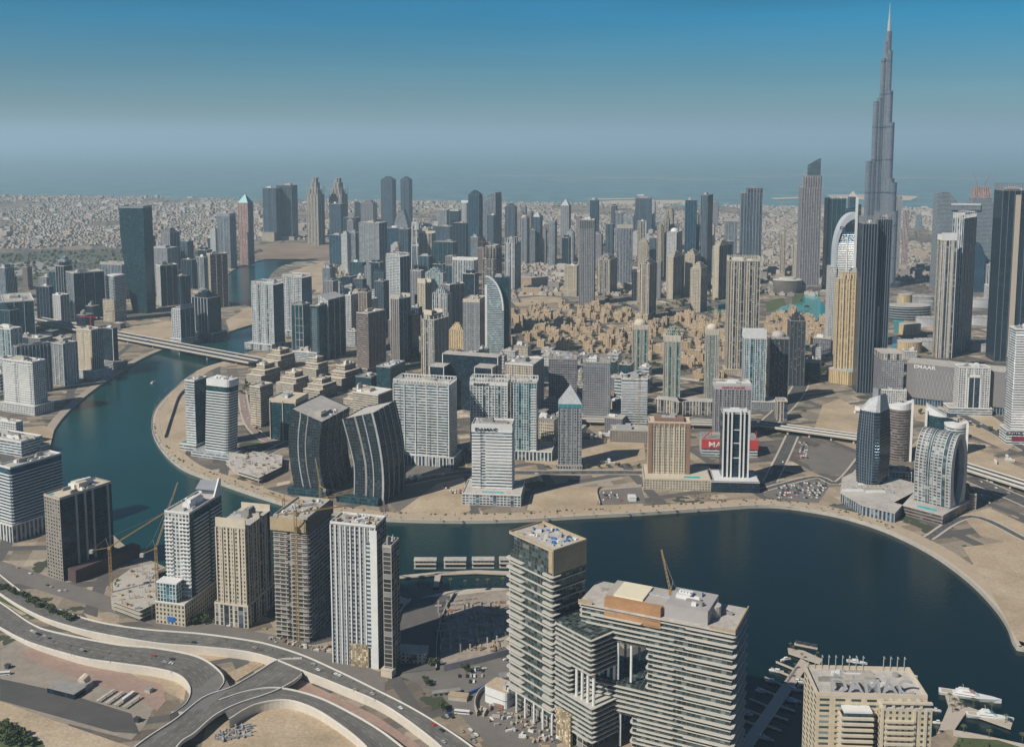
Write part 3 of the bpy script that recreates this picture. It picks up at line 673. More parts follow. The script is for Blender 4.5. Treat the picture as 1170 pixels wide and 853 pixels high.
# ---- peninsula and promenade ------------------------------------------------------------
tower('slim white and glass hotel wing left of the leaning banded tower', 211, 222, 237, 514, 436, 22, 'white_band', st2='glass_teal', cat='hotel', podium=(8, 4, 6, 6, 8, 'white_band'), key='pen1', slabs=(3.7, .8, .8, 1.0, M_white, [(0, 1)], [], 10))
tower('white slab-sided apartment tower with tall blank strip by the empty shaded lot', 449, 513, 522, 534, 441, 14, 'white_band', st2='white_grid', cat='apartment tower', crown='frame', units=6, trim=M_white, podium=(0, 6, .6, 3, 13, 'white_rib'),
      slabs=(3.7, 1.0, 1, 1.1, M_white, [(.03, .13), (.44, .66), (.7, .96)], [], 15), fins=(5, 0, 1.1, M_white))
tower('white gridded apartment tower behind the front promenade tower, dark lettering at its top', 537, 580, 584, 525, 437, 8, 'white_frame', d=24, cat='apartment tower', crown='frame', units=4, fins=(6, 0, .9, M_white), topband=(5, M_white), key='dam2', podium=(2, 0, 2, 2, 12, 'white_rib'))
tower('teal glass apartment wing with white balcony edge right of the lettered white tower', 584, 613, 618.5, 525, 438, 8, 'white_teal', d=26, st2='grey_grid', cat='apartment tower', crown='frame', units=4, key='dam2b', podium=(0, 22, 4, 2, 12, 'white_rib'),
      slabs=(3.7, 1.2, .8, 1.0, M_white, [(.76, 1.0)], [], 13))
tower('banded white hotel on a podium with rooftop pool at the quay', 539, 585, 589, 571, 487, 6, 'white_band', d=28, cat='hotel', units=12, topband=(8, M_white), key='dam1', trim=M_white,
      slabs=(3.9, 1.1, .6, 1.9, M_white, [(0, .22), (.34, 1.0)], [(0, 1)], 14), podium=(9, 13, 22, 3, 13, 'white_frame'))
tower('cluttered cream roofed block behind the two lettered white towers', 577, 609, 621, 490, 418, 18, 'cream_grid', st2='mauve_grid', cat='apartment block', units=14, trim=M_white)
tower('left one of the two grey balcony blocks with dark end walls', 627, 659, 665, 475, 411, 6, 'mauve_grid', st2='glass_dark', d=34, cat='apartment block', crown='frame', key='gtw1', trim=plain('grey_wall', (.32, .31, .32)), slabs=(3.7, 1.0, 1, .9, plain('grey_wall', (0, 0, 0)), [(.2, 1)], [], 6))
tower('right one of the two grey balcony blocks with dark end walls', 666, 697, 706, 483, 415, 8, 'grey_grid', st2='grey_rib', d=36, cat='apartment block', crown='frame', key='gtw2', trim=plain('grey_wall', (0, 0, 0)), slabs=(3.7, 1.0, 1, .9, plain('grey_wall', (0, 0, 0)), [(0, .78)], [], 6), podium=(4, 40, 6, 4, 10, 'stone_grid'))
tower('grey office tower with a glass pyramid roof above the canal road', 638, 665, 668.5, 536, 462, 4, 'grey_grid', st2='mauve_grid', d=24, cat='office tower', crown='pyr', units=0, fins=(5, 0, .7, M_steel), topband=(5, M_teal), podium=(1, 1, 2, 1, 5, 'grey_grid'), key='pyr')
tower('unfinished office tower with white floor bands and slanted roof slab', 710, 740, 748, 492, 434, 6, 'white_band', st2='mauve_grid', d=30, cat='office tower', key='off1', units=6, slabs=(3.8, 1.0, .6, 1.0, M_white, [(0, 1)], [], 4))
tower('long low stone podium block with dark openings below the unfinished office tower', 697, 744, 752, 506, 493, 6, 'stone_grid', d=24, cat='building', units=4)
tower('tan hotel with brown copper frame and stepped corner windows at the quay', 741, 789, 793, 553, 484, 5, 'cream_grid', st2='brown_grid', d=26, cat='hotel', key='tanhotel', units=8, topband=(3.5, M_cop), roofm=M_cream,
      fins=(8, 3, 1.0, M_cream), podium=(6, 28, 24, 8, 13, 'cream_grid'))
tower('slender tower of white vertical blades and dark glass at the quay', 826, 857, 860, 557, 473, 4, 'glass_dark', st2='glass_dark', d=24, cat='office tower', key='blade', units=3, podium=(15, 11, 20, 3, 13, 'glass_dark'), roofm=M_white)
tower('square windowed grey office tower with red rooftop lettering', 817, 859, 865, 502, 440, 5, 'mauve_grid', st2='grey_rib', d=32, cat='office tower', key='redsign', units=8, roofm=M_white, topband=(7, plain('mauve_wall', (.42, .39, .39))), fins=(9, 0, .7, plain('mauve_wall', (0, 0, 0))))
tower('white and teal apartment tower with rounded crown beside the gridded cream tower', 851, 876, 880, 468, 383, 4, 'white_teal', d=26, cat='apartment tower', crown='wall', trim=M_white, podium=(1, 18, 2, 2, 13, 'grey_grid'), fins=(4, 0, .8, M_white), topband=(6, M_white))
tower('green glass and cream apartment tower, left of the old town three', 723, 741, 744, 430, 372, 4, 'green_cream', st2='mauve_grid', d=28, cat='apartment tower', crown='dome', topband=(8, M_cream), trim=M_cream)
tower('green glass and cream apartment tower rising from the long cream colonnade', 759, 778, 783, 455, 384, 6, 'green_cream', st2='green_cream', d=28, cat='apartment tower', crown='step', topband=(10, M_cream), trim=M_cream)
tower('green glass and cream apartment tower just left of the tall cream gridded tower', 807, 822, 826.5, 455, 377, 6, 'green_cream', st2='green_cream', d=26, cat='apartment tower', crown='dome', topband=(9, M_cream), trim=M_cream)
tower('tall cream gridded tower with an open colonnade crown', 833, 869, 872.5, 428, 299, 3, 'cream_rib', d=28, st2='glass_dark', cat='apartment tower', crown='frame', trim=M_cream, key='sky1', fins=(6, 0, .8, M_cream), podium=(3, -2, 6, 2, 10, 'cream_grid'))
tower('dark brown tower with a round cream top behind the white and teal tower', 880, 902, 905, 462, 386, 4, 'black_grid', d=26, cat='apartment tower', crown='dome', trim=M_conc, topband=(2, M_conc))
tower('black tower with rows of lit windows next to the round topped one', 903, 921, 925, 441, 367, 4, 'black_grid', st2='black_grid', d=26, cat='apartment tower', crown='step', units=0)
tower('small cream block with a deep slot in the black towers\' shade', 888, 900, 904, 481, 459, 5, 'cream_rib', d=20, cat='building')
tower('golden stepped apartment tower on a curved cream podium', 958, 985, 986, 437, 312, 6, 'gold', st2='gold', d=26, cat='apartment tower', key='gold', units=3, fins=(4, 0, 1.5, M_cream), trim=M_cream,
      tiers=[(0, .94, 0, 0, 0, 0), (.94, 1.0, .2, 0, .1, .1)])
tower('white H shaped apartment block in front of the grey mall wall', 1096, 1132, 1137, 474, 421, 6, 'white_grid', st2='white_grid', d=24, cat='apartment block', key='hblock', units=10, podium=(14, 4, 6, 3, 11, 'white_band'), trim=M_white)
tower('white balcony tower cut by the right edge of the photo', 1161, 1184, 1190, 507, 377, 5, 'white_band', d=24, cat='apartment tower', key='redge', slabs=(3.7, 1.3, 1, 1.2, M_white, FA, [], 14), podium=(6, 2, 4, 2, 20, 'white_band'))
tower('grey balcony tower beside the white one at the right edge', 1156, 1164, 1166, 490, 410, 5, 'grey_band', d=20, cat='apartment tower')
# ---- tall group round the fountain lake --------------------------------------------------
tower('black ribbed skyscraper, left half of the pair in front of the tallest spire', 986, 1003, 1006, 449, 256, 6, 'glass_dark', st2='glass_dark', d=34, cat='skyscraper', crown='frame', fins=(5, 0, 2.2, M_rib), key='blk1', trim=M_steel)
tower('black ribbed skyscraper, right half of the pair in front of the tallest spire', 1004, 1020, 1024, 447, 251, 6, 'glass_dark', st2='glass_dark', d=36, cat='skyscraper', crown='frame', fins=(6, 4, 1.6, M_rib), key='blk2', trim=M_steel, podium=(12, 2, 6, 2, 60, 'glass_dark'))
tower('white pillared apartment tower in front of its taller grey twin', 1076, 1094, 1098, 409, 275, 4, 'cream_rib', d=26, cat='apartment tower', crown='wall', trim=M_white, fins=(4, 0, .8, M_white))
tower('taller silvery grey twin behind the white pillared tower', 1089, 1102, 1116, 404, 250, 42, 'white_rib', st2='grey_rib', cat='apartment tower', crown='frame', fins=(3, 4, .9, M_plant))
tower('grey and blue glass skyscraper with a tan strip near the right edge', 1146, 1188, 1190, 413, 218, 4, 'glass_dark', st2='glass_dark', d=44, cat='skyscraper', crown='frame', key='rblue', fins=(6, 0, 1.4, M_rib))
tower('dark ribbed lower shoulder in front of the tan striped skyscraper', 1140, 1152, 1156, 411, 272, 15, 'glass_rib', d=20, cat='tower', units=1)
tower('slim pink tower with dark glass side right of the tallest spire', 1032, 1039, 1044, 313, 240, 20, 'pink', st2='glass_blue', cat='tower', podium=(0, 0, 4, 2, 28, 'cream_grid'))
tower('grey honeycomb gridded tower right behind the tallest spire', 1020, 1031, 1033, 312, 224, 15, 'grey_grid', d=40, cat='tower')
tower('tall ribbed mauve skyscraper with a curved slanted crown', 917, 940, 943.5, 334, 201, 5, 'mauve_grid', st2='glass_band', d=50, cat='skyscraper', crown='flat', units=0, key='addr', fins=(8, 3, 2.0, plain('mauve_fin', (.40, .36, .37))), podium=(0, 6, 8, 2, 18, 'brown_band'),
      tiers=[(0, .90, 0, 0, 0, 0), (.9, 1.0, .12, .08, .1, .1)])
tower('wide dark teal glass slab behind the white arched tower', 946, 967, 968, 333, 227, 3, 'glass_teal', d=40, cat='office tower', units=2, st2='glass_teal', key='teal1')
tower('dark teal block left of the spiked tower, partly behind the arched one', 966, 984, 987, 326, 240, 3, 'glass_teal', d=30, cat='office tower', crown='slantr')
tower('blue tower with a slender pointed spire behind the white arch', 971, 980, 982, 300, 225, 5, 'glass_blue', d=26, cat='tower', crown='pyr', trim=M_conc, mast=34, units=0)
tower('broad dark blue skyscraper with bright vertical stripes and crane on top', 847, 872, 877, 315, 215, 8, 'glass_rib', st2='glass_rib', d=44, cat='skyscraper', fins=(7, 2, 1.5, M_plant), key='bstripe', tiers=[(0, .94, 0, 0, 0, 0), (.94, 1.0, .25, 0, .1, .1)])
tower('grey framed slab left of the broad striped skyscraper', 829, 843, 846, 295, 253, 8, 'grey_rib', d=40, cat='office block', crown='wall')
tower('thin tan tower standing alone beyond the round opera hall', 892, 898, 901, 316, 267, 12, 'cream_rib', st2='brown_grid', cat='tower')
tower('brown and grey tower with teal side beyond the round opera hall', 906, 912, 918, 320, 279, 25, 'cream_rib', st2='glass_teal', cat='tower')
tower('tan tower with a small pointed top behind the opera hall', 913, 917, 919, 305, 270, 12, 'gold', cat='tower', d=16, crown='pyr')
tower('slim grey blue tower just left of the mauve skyscraper', 914, 918.5, 920, 300, 235, 12, 'grey_rib', d=30, cat='tower')
tower('white gridded low block near the right edge beyond the mall', 1128, 1141, 1144, 335, 303, 10, 'white_rib', d=40, cat='office block')
tower('pale terraced block at the foot of the curved glass tower', 1128, 1140, 1144, 345, 327, 10, 'white_grid', d=30, cat='building')
tower('white far tower in the haze beyond the curved glass tower', 1134, 1146, 1149, 262, 239, 10, 'white_grid', d=50, cat='tower')
# ---- left middle distance ---------------------------------------------------------------
tower('white gridded apartment tower with open square holes, roof letters facing the bridge', 287, 312, 324, 400, 326, 22, 'white_frame', st2='glass_blue', cat='apartment tower', crown='frame', trim=M_white, fins=(5, 0, .8, M_white), podium=(14, 0, 10, 2, 12, 'white_frame'), key='wgrid')
tower('white gridded apartment tower with one open square hole, right of the lettered one', 322, 344.5, 356, 385, 318, 22, 'white_frame', st2='glass_blue', cat='apartment tower', crown='frame', trim=M_white, fins=(5, 0, .8, M_white), podium=(2, 0, 4, 2, 12, 'white_frame'))
tower('dark teal office tower with pale horizontal bars, left one of two', 332.5, 346, 355, 401, 349, 22, 'glass_teal', st2='glass_teal', cat='office tower', slabs=(15, .5, .4, .7, M_plant, [(.35, 1)], [], 8), fins=(3, 0, .5, M_plant), roofm=M_conc)
tower('dark teal office tower with pale ladder strip, right one of two', 354, 364, 379, 413, 350, 22, 'glass_teal', st2='glass_teal', cat='office tower', slabs=(4, .5, .4, .8, M_plant, [(.2, .8)], [], 8), roofm=M_conc)
tower('black slab with sloping white frame and honeycomb end', 364, 375, 394, 410, 343, 25, 'white_grid', st2='glass_dark', cat='office tower', crown='slantl', key='blkframe', trim=M_white)
tower('white banded slab right of the black white-framed slab', 394, 401, 404, 388, 338, 22, 'white_band', d=30, cat='office block')
tower('low white banded block with cluttered roof behind the brown banded tower', 402, 424, 428, 386, 343, 22, 'white_band', d=30, cat='office block', units=9)
tower('brown banded apartment tower on a chequered podium with a small pool', 407, 420, 440, 430, 359, 32, 'brown_band', st2='brown_grid', cat='apartment tower', key='brownt', slabs=(3.7, 1.0, 1, .9, plain('brown_wall', (.36, .28, .24)), FA, [], 10), podium=(20, 1, 4, 2, 14, 'brown_band'), fins=(0, 5, .9, plain('brown_wall', (0, 0, 0))))
tower('slim cream and dark glass tower in the middle of the business district', 446, 456, 469, 416, 342, 28, 'brown_grid', st2='glass_teal', cat='apartment tower', crown='wall', trim=M_conc)
tower('cream twin-ribbed tower with white balconies between dark neighbours', 481, 496, 512, 432, 361, 28, 'cream_rib', st2='mauve_grid', cat='apartment tower', crown='wall', trim=M_cream, fins=(3, 4, .9, M_cream), slabs=(3.7, .8, 1, .8, M_white, [(.6, .9)], [], 8), tiers=[(0, .93, 0, 0, 0, 0), (.93, 1, .1, .3, .1, .1)])
tower('beige gridded tower behind the cream twin-ribbed tower', 477, 486, 493, 395, 324, 28, 'cream_grid', st2='brown_grid', cat='apartment tower', crown='wall', trim=M_cream)
tower('cream stepped block with tall white openings right of the beige gridded tower', 494, 511, 514, 388, 336, 22, 'white_rib', st2='mauve_grid', d=22, cat='apartment block', crown='step', units=3)
tower('grey ribbed slab with a long white roof edge in the centre left', 509, 514, 531, 380, 326, 48, 'grey_rib', st2='mauve_grid', cat='apartment block', trim=M_white, units=3)
tower('small gold coloured palace style building among the towers', 513, 529, 531, 398, 377, 10, 'gold', d=26, cat='building', crown='step', trim=plain('gold_stone', (.58, .42, .2)))
tower('grey windowed tower with white cap left of the white sail tower', 529, 548, 555, 408, 343, 12, 'grey_grid', st2='brown_grid', cat='apartment tower', topband=(5, M_cream), trim=M_cream, fins=(4, 0, .8, M_plant))
tower('unfinished dark concrete tower with rust red hoist behind the white sail', 551, 567, 573, 384, 282, 15, 'site_floor', st2='site_floor', cat='construction tower', key='site4', units=4, tiers=[(0, .86, 0, 0, 0, 0), (.86, 1, .2, .1, .1, .1)])
tower('slim white ribbed tower right of the unfinished dark tower', 577, 588, 595, 333, 272, 25, 'white_rib', st2='glass_rib', cat='tower', tiers=[(0, .9, 0, 0, 0, 0), (.9, 1, .2, .2, .1, .1)])
tower('white striped tower with a hollow sloped roof among dark glass neighbours', 441, 457, 468, 374, 294, 28, 'white_band', st2='glass_teal', cat='office tower', crown='frame', trim=M_white)
tower('large grey office tower with a dark gap across its middle', 410, 433, 442, 318, 255, 25, 'grey_band', st2='glass_rib', cat='office tower', units=2, key='mid1')
tower('dark curved blue block at the canal bend left of the grey office tower', 376, 391, 393, 304, 269, 20, 'glass_blue', d=40, cat='office block')
tower('grey sloped office block right of the dark curved blue block', 392, 406, 411, 307, 266, 25, 'grey_rib', st2='grey_rib', cat='office block')
tower('slim blue tower standing above the dark curved blue block', 376, 389, 391, 283, 233, 20, 'glass_rib', d=40, cat='tower')
tower('pale art deco tower with stepped crown, left one of the matching two', 350, 363, 366.5, 280, 213, 20, 'cream_rib', st2='grey_rib', d=50, cat='skyscraper', key='deco1', fins=(4, 2, 1.6, M_cream), tiers=[(0, .86, 0, 0, 0, 0), (.86, .95, .1, .1, .1, .1), (.95, 1.06, .25, .25, .2, .2), (1.06, 1.14, .32, .32, .3, .3)], units=0)
tower('pale art deco tower with stepped crown, right one of the matching two', 376, 390, 395, 278, 213, 20, 'cream_rib', st2='grey_rib', d=50, cat='skyscraper', fins=(4, 2, 1.6, M_cream), tiers=[(0, .86, 0, 0, 0, 0), (.86, .95, .1, .1, .1, .1), (.95, 1.06, .25, .25, .2, .2), (1.06, 1.14, .32, .32, .3, .3)], units=0)
tower('dark grey blue slab, left one of the joined pair on the far shore', 300, 315, 318, 275, 215, 12, 'glass_rib', d=50, cat='skyscraper', podium=(0, -4, 20, 0, 36, 'cream_grid'))
tower('dark grey blue slab, right one of the joined pair on the far shore', 315.5, 333, 336.5, 274, 212, 12, 'glass_band', d=60, cat='skyscraper', podium=(0, 10, 10, 0, 14, 'cream_grid'))
tower('rose stone tower with a teal pyramid roof by the creek', 271.5, 283, 287, 303, 232, 18, 'pink', st2='glass_rib', d=34, cat='skyscraper', crown='pyr', trim=M_teal, units=0, fins=(3, 0, 1.2, plain('rose_fin', (.48, .34, .30))))
tower('grey slab with dark centre strip beside the rose stone tower', 248, 262, 269, 307, 244, 18, 'grey_rib', st2='mauve_grid', cat='tower', topband=(10, M_steel))
tower('brown finely banded tower with a bright cream end wall by the creek', 236, 240, 260, 352, 291, 55, 'cream_grid', st2='brown_band', cat='tower', units=3)
tower('white hotel-like slab with teal glass side at the canal left bank', 178, 183, 203, 350, 304, 50, 'white_grid', st2='glass_dark', cat='office block', units=5)
tower('dark glass block right behind the white and teal slab', 199, 212, 217, 349, 316, 25, 'glass_dark', cat='office block')
tower('brown twin-topped towers group, tallest one, behind the white slab', 184, 194, 205, 315, 266, 25, 'mauve_grid', st2='glass_rib', cat='tower', crown='step')
tower('low dark round shouldered block right of the brown twin-topped tower', 206, 214, 217, 315, 276, 20, 'glass_rib', d=30, cat='office block')
tower('long dark low office row behind the white slab, left section', 207, 219, 223, 330, 297, 25, 'glass_dark', cat='office block')
tower('long dark low office row behind the white slab, right section', 223, 233, 237, 330, 294, 25, 'grey_rib', st2='glass_rib', cat='office block')
tower('tiny dark pointed tower far beyond the creek', 237, 241, 243, 285, 272, 15, 'glass_dark', d=20, cat='tower', crown='pyr')
tower('wedge shaped teal office block with slanted white roof on the canal point', 196, 206, 222, 394, 354, 30, 'white_band', st2='glass_teal', cat='office block', crown='slantr', podium=(4, 2, 3, 2, 12, 'white_band'), units=0)
tower('dark office block with white vertical blades on the canal point', 219, 237, 252, 389, 341, 30, 'glass_dark', st2='glass_dark', cat='office block', fins=(5, 0, 1.5, M_white), podium=(2, 14, 3, 2, 16, 'glass_dark'), crown='step')
tower('round blue glass tower with tiered finial crown, left one of twins', 435, 448, 451, 266, 205, 15, 'glass_rib', d=46, cat='skyscraper', crown='step', mast=24, units=0, key='twin1')
tower('narrow blue glass tower with tiered finial crown, right one of twins', 457.5, 467, 470.5, 261, 205, 15, 'glass_rib', d=46, cat='skyscraper', crown='step', mast=24, units=0)
tower('dark stepped slab low behind the blue glass twins on the left', 412, 426, 430, 257, 232, 12, 'mauve_grid', d=60, cat='office block', crown='step')
tower('small dark wedge block left of the dark stepped slab', 405, 411, 412, 254, 233, 12, 'glass_dark', d=30, cat='building', crown='slantl')
tower('low curved teal block right of the slim blue tower', 392, 406, 410, 286, 249, 15, 'glass_teal', d=50, cat='office block', units=1)
tower('wide blue glass block below the quarter arch building', 440, 464, 468, 306, 261, 18, 'glass_blue', d=40, cat='office block')
tower('grey blue ribbed slab between the arch and the open A frame', 455, 466, 470, 318, 262, 20, 'glass_rib', d=30, cat='office block')
tower('cream framed office block with dark centre in the middle distance', 478, 493, 496, 303, 267, 15, 'cream_rib', d=40, cat='office block', crown='wall', trim=M_cream)
tower('dark teal windowless looking block in the middle of the district', 495, 517, 520, 318, 277, 20, 'glass_teal', d=40, cat='office block', mast=8)
tower('cream gabled block among the far office buildings', 500, 510, 514, 278, 240, 15, 'white_rib', st2='grey_rib', d=40, cat='office block')
tower('teal and white far block left of the white slotted one', 514, 524, 527, 276, 240, 15, 'glass_teal', d=40, cat='office block', topband=(4, M_white))
tower('white slotted far block left of the tall teal tower', 527, 533, 535.5, 276, 232, 15, 'white_rib', d=40, cat='office block', crown='wall', trim=M_white)
tower('low grey blue block in front of the cream gabled block', 495, 514, 518, 296, 259, 18, 'glass_rib', d=40, cat='office block')
tower('dark blue framed block in front of the teal and white far block', 517, 532, 535, 297, 255, 18, 'glass_dark', d=40, cat='office block')
tower('tall teal glass tower with rooftop mast in the centre left', 535, 547, 551, 300, 222, 20, 'glass_blue', st2='glass_dark', cat='skyscraper', crown='step', units=0)
tower('silver tower with a long slanted white roof right of the tall teal tower', 551, 566, 573, 295, 226, 25, 'grey_rib', st2='glass_band', cat='skyscraper', crown='slantr', trim=M_white)
tower('slim ribbed tower in front of the slanted white roof tower', 557, 564, 568, 300, 246, 20, 'glass_rib', st2='glass_rib', cat='tower')
tower('grey block with curved white frame over a teal drum', 517, 541, 546, 340, 298, 20, 'white_rib', st2='white_rib', cat='office block', crown='wall', trim=M_white)
tower('teal drum-like block under the curved white frame', 509, 524, 529, 336, 304, 20, 'glass_teal', cat='office block')
tower('brown grey banded block behind the curved white frame block', 509, 517, 522, 330, 293, 20, 'brown_band', cat='office block')
tower('dark ribbed low block below the cream framed block', 472, 490, 494, 318, 293, 20, 'glass_rib', cat='office block')
tower('white and teal stepped block with rooftop tower in the centre left', 486, 506, 510, 348, 312, 22, 'white_teal', st2='white_rib', cat='office block', crown='step', units=3)
tower('dark mauve block left of the white and teal stepped block', 468, 481, 485, 350, 310, 22, 'mauve_grid', cat='office block')
tower('glass shard with a sharp sloping top right of the teal scaffolding', 416, 424, 428, 333, 304, 25, 'grey_rib', st2='glass_teal', cat='office block', crown='slantr')
tower('second glass shard with sloping top facing the first one', 427, 438, 442, 338, 312, 25, 'glass_teal', cat='office block', crown='slantl')
tower('teal scaffold-netted building beside the dark small office block', 399, 414, 418, 322, 300, 25, 'glass_teal', cat='construction building', roofm=M_teal)
tower('dark small office block below the teal netted building', 403, 414, 418, 343, 319, 25, 'glass_band', cat='office block')
tower('deep teal block below the brown grey slab in the centre left', 468, 478, 482, 398, 352, 25, 'glass_dark', cat='office block')
tower('shaded glass office tower between the striped and cream towers', 428, 438, 444, 380, 322, 25, 'glass_band', cat='office block')
# ---- rows of the old downtown and the far centre ---------------------------------------
tower('grey stepped tower left of the long downtown row', 577, 588, 592, 272, 236, 15, 'glass_rib', d=40, crown='step', units=0)
tower('dark grey tower, first of the long downtown row', 594, 602, 605.5, 301, 249, 15, 'grey_rib', st2='glass_rib', d=36, crown='dome')
tower('tall pointed grey tower, second of the long downtown row', 609, 617, 621, 301, 248, 15, 'glass_rib', st2='glass_rib', d=36, crown='pyr')
tower('lower shoulder tower in front of the pointed downtown tower', 605.5, 611, 613, 302, 263, 15, 'grey_rib', d=20)
tower('short grey companion right of the pointed downtown tower', 620, 623.5, 625.5, 301, 263, 15, 'grey_rib', d=24)
tower('slim pale grey tower with flat cap, third of the downtown row', 626.5, 634, 637, 305, 252, 15, 'grey_rib', st2='glass_rib', d=32, topband=(6, M_steel))
tower('bright tower with a white pyramid roof in the far centre', 640.5, 650, 654, 290, 235, 15, 'grey_grid', st2='glass_rib', d=36, crown='pyr', trim=M_plant)
tower('stepped white and grey tower in front of the white pyramid tower', 647, 655, 659, 299, 266, 15, 'white_rib', st2='glass_rib', d=30, crown='step')
tower('pink slab peeking out left of the big dark ribbed tower', 658, 663, 665, 283, 247, 15, 'pink', d=30)
tower('big dark ribbed tower standing in front of the far centre', 662, 679, 682.5, 349, 252, 8, 'mauve_grid', st2='glass_dark', d=40, cat='skyscraper', fins=(8, 2, 1.3, M_plant), topband=(20, M_dark), key='bigdark')
tower('rounded blue tower behind the big dark ribbed tower', 674, 683, 686.5, 282, 229, 12, 'glass_blue', st2='glass_rib', d=40, crown='dome')
tower('cream hotel-like block with grey podium left of the big dark tower', 645, 659, 664, 338, 304, 12, 'cream_grid', d=36, cat='apartment block', podium=(1, 1, 8, 2, 16, 'cream_grid'))
tower('cream fluted block right of the big dark ribbed tower', 682, 697, 705, 337, 297, 20, 'cream_rib', st2='mauve_grid', cat='apartment block', crown='step', units=0)
tower('teal and white slim tower behind the cream fluted block', 692, 700, 704, 302, 256, 15, 'glass_rib', d=30)
tower('large grey framed tower with dark central glass', 705, 723, 728, 325, 261, 8, 'grey_rib', st2='glass_dark', d=36, cat='tower', crown='wall', fins=(5, 0, 1.5, plain('mauve_fin', (0, 0, 0))))
tower('small pale temple topped tower behind the grey framed tower', 712, 723, 727, 285, 248, 12, 'white_rib', d=30, crown='step', units=0)
tower('hazy tower cluster spike behind the pale temple topped tower', 703, 711, 715, 282, 243, 12, 'grey_rib', d=30, crown='frame')
tower('tall blue grey hotel tower with white rooftop lettering', 726, 745, 747.5, 265, 224, 6, 'glass_rib', st2='glass_rib', d=40, cat='hotel', key='zabeel', topband=(12, M_steel), units=2)
tower('cream ribbed slim tower with twin dark slots', 728.5, 736, 738.5, 306, 253, 12, 'cream_rib', st2='mauve_grid', d=26)
tower('narrow cream stepped tower right of the twin slot tower', 730, 740, 743, 314, 277, 12, 'cream_grid', st2='glass_rib', d=26, crown='step')
tower('grey ribbed tower leaning over the cream stepped towers', 742, 750, 755, 312, 272, 18, 'glass_rib', st2='glass_rib', cat='tower')
tower('cream staircase-topped tower, lower step of the climbing group', 751, 757, 760, 318, 259, 15, 'cream_rib', st2='glass_rib', d=26, crown='step')
tower('cream staircase-topped tower, middle step of the climbing group', 757, 764, 767, 316, 250, 15, 'cream_rib', st2='glass_rib', d=26, crown='step')
tower('cream staircase-topped tower, highest step of the climbing group', 763, 769, 772, 314, 240, 15, 'cream_rib', st2='glass_rib', d=26, crown='step')
tower('white capped tower with rounded shoulder in the cream group', 762, 773, 779.5, 337, 266, 20, 'white_grid', st2='glass_dark', cat='tower', crown='dome', trim=M_white)
tower('twin faced tower with bright cream front and dark teal side', 762.5, 769.5, 782, 342, 294, 32, 'cream_grid', st2='glass_dark', cat='apartment tower', crown='step', units=0)
tower('grey boxed tower with white grid at the park edge', 722, 732, 735, 343, 311, 12, 'cream_rib', st2='grey_grid', d=26, cat='apartment tower', crown='wall')
tower('ornate cream and dark tower nearest to the old town on the park edge', 731, 742, 750, 365, 302, 25, 'cream_rib', st2='glass_dark', cat='apartment tower', crown='step', units=0, podium=(8, 0, 6, 2, 12, 'cream_grid'))
tower('slim brown grey tower between the ornate tower and the twin faced one', 750, 755, 758, 341, 299, 15, 'mauve_grid', d=20)
tower('blue slab with a bright white edge and rooftop mast', 783, 796, 799, 322, 229, 12, 'glass_blue', st2='glass_rib', d=30, cat='skyscraper', mast=40, units=1)
tower('small glass tower with white caps below the masted slab', 792, 799, 802, 320, 257, 12, 'glass_rib', d=24, topband=(6, M_white))
tower('dark blue monolith right of the masted slab', 801, 809, 814.5, 332, 223, 25, 'glass_rib', st2='glass_dark', cat='skyscraper', units=1)
tower('cream stepped tower in front of the masted slab', 781, 794, 800, 337, 292, 20, 'cream_grid', st2='mauve_grid', cat='apartment tower', crown='step', units=0)
tower('cream and dark ornate tower right of the park', 789, 801, 808.5, 357, 307, 25, 'cream_grid', st2='glass_dark', cat='apartment tower', crown='step', units=0)
tower('bright cream edged tower with a dark teal side near the lake', 815, 822, 836, 343, 281, 38, 'cream_grid', st2='glass_dark', cat='apartment tower', crown='step', units=0)
tower('hazy dark tower rising behind the bright cream edged tower', 824, 838, 841, 322, 276, 12, 'glass_dark', d=30)
tower('low cream hall beside the dry field in the far centre', 584, 625, 628, 328, 318, 8, 'tan_site', d=40, cat='hall', units=0)
tower('tan hall with arcades north of the dry road junction', 596, 618, 620, 336, 330, 8, 'tan_site', d=26, cat='hall', units=0)
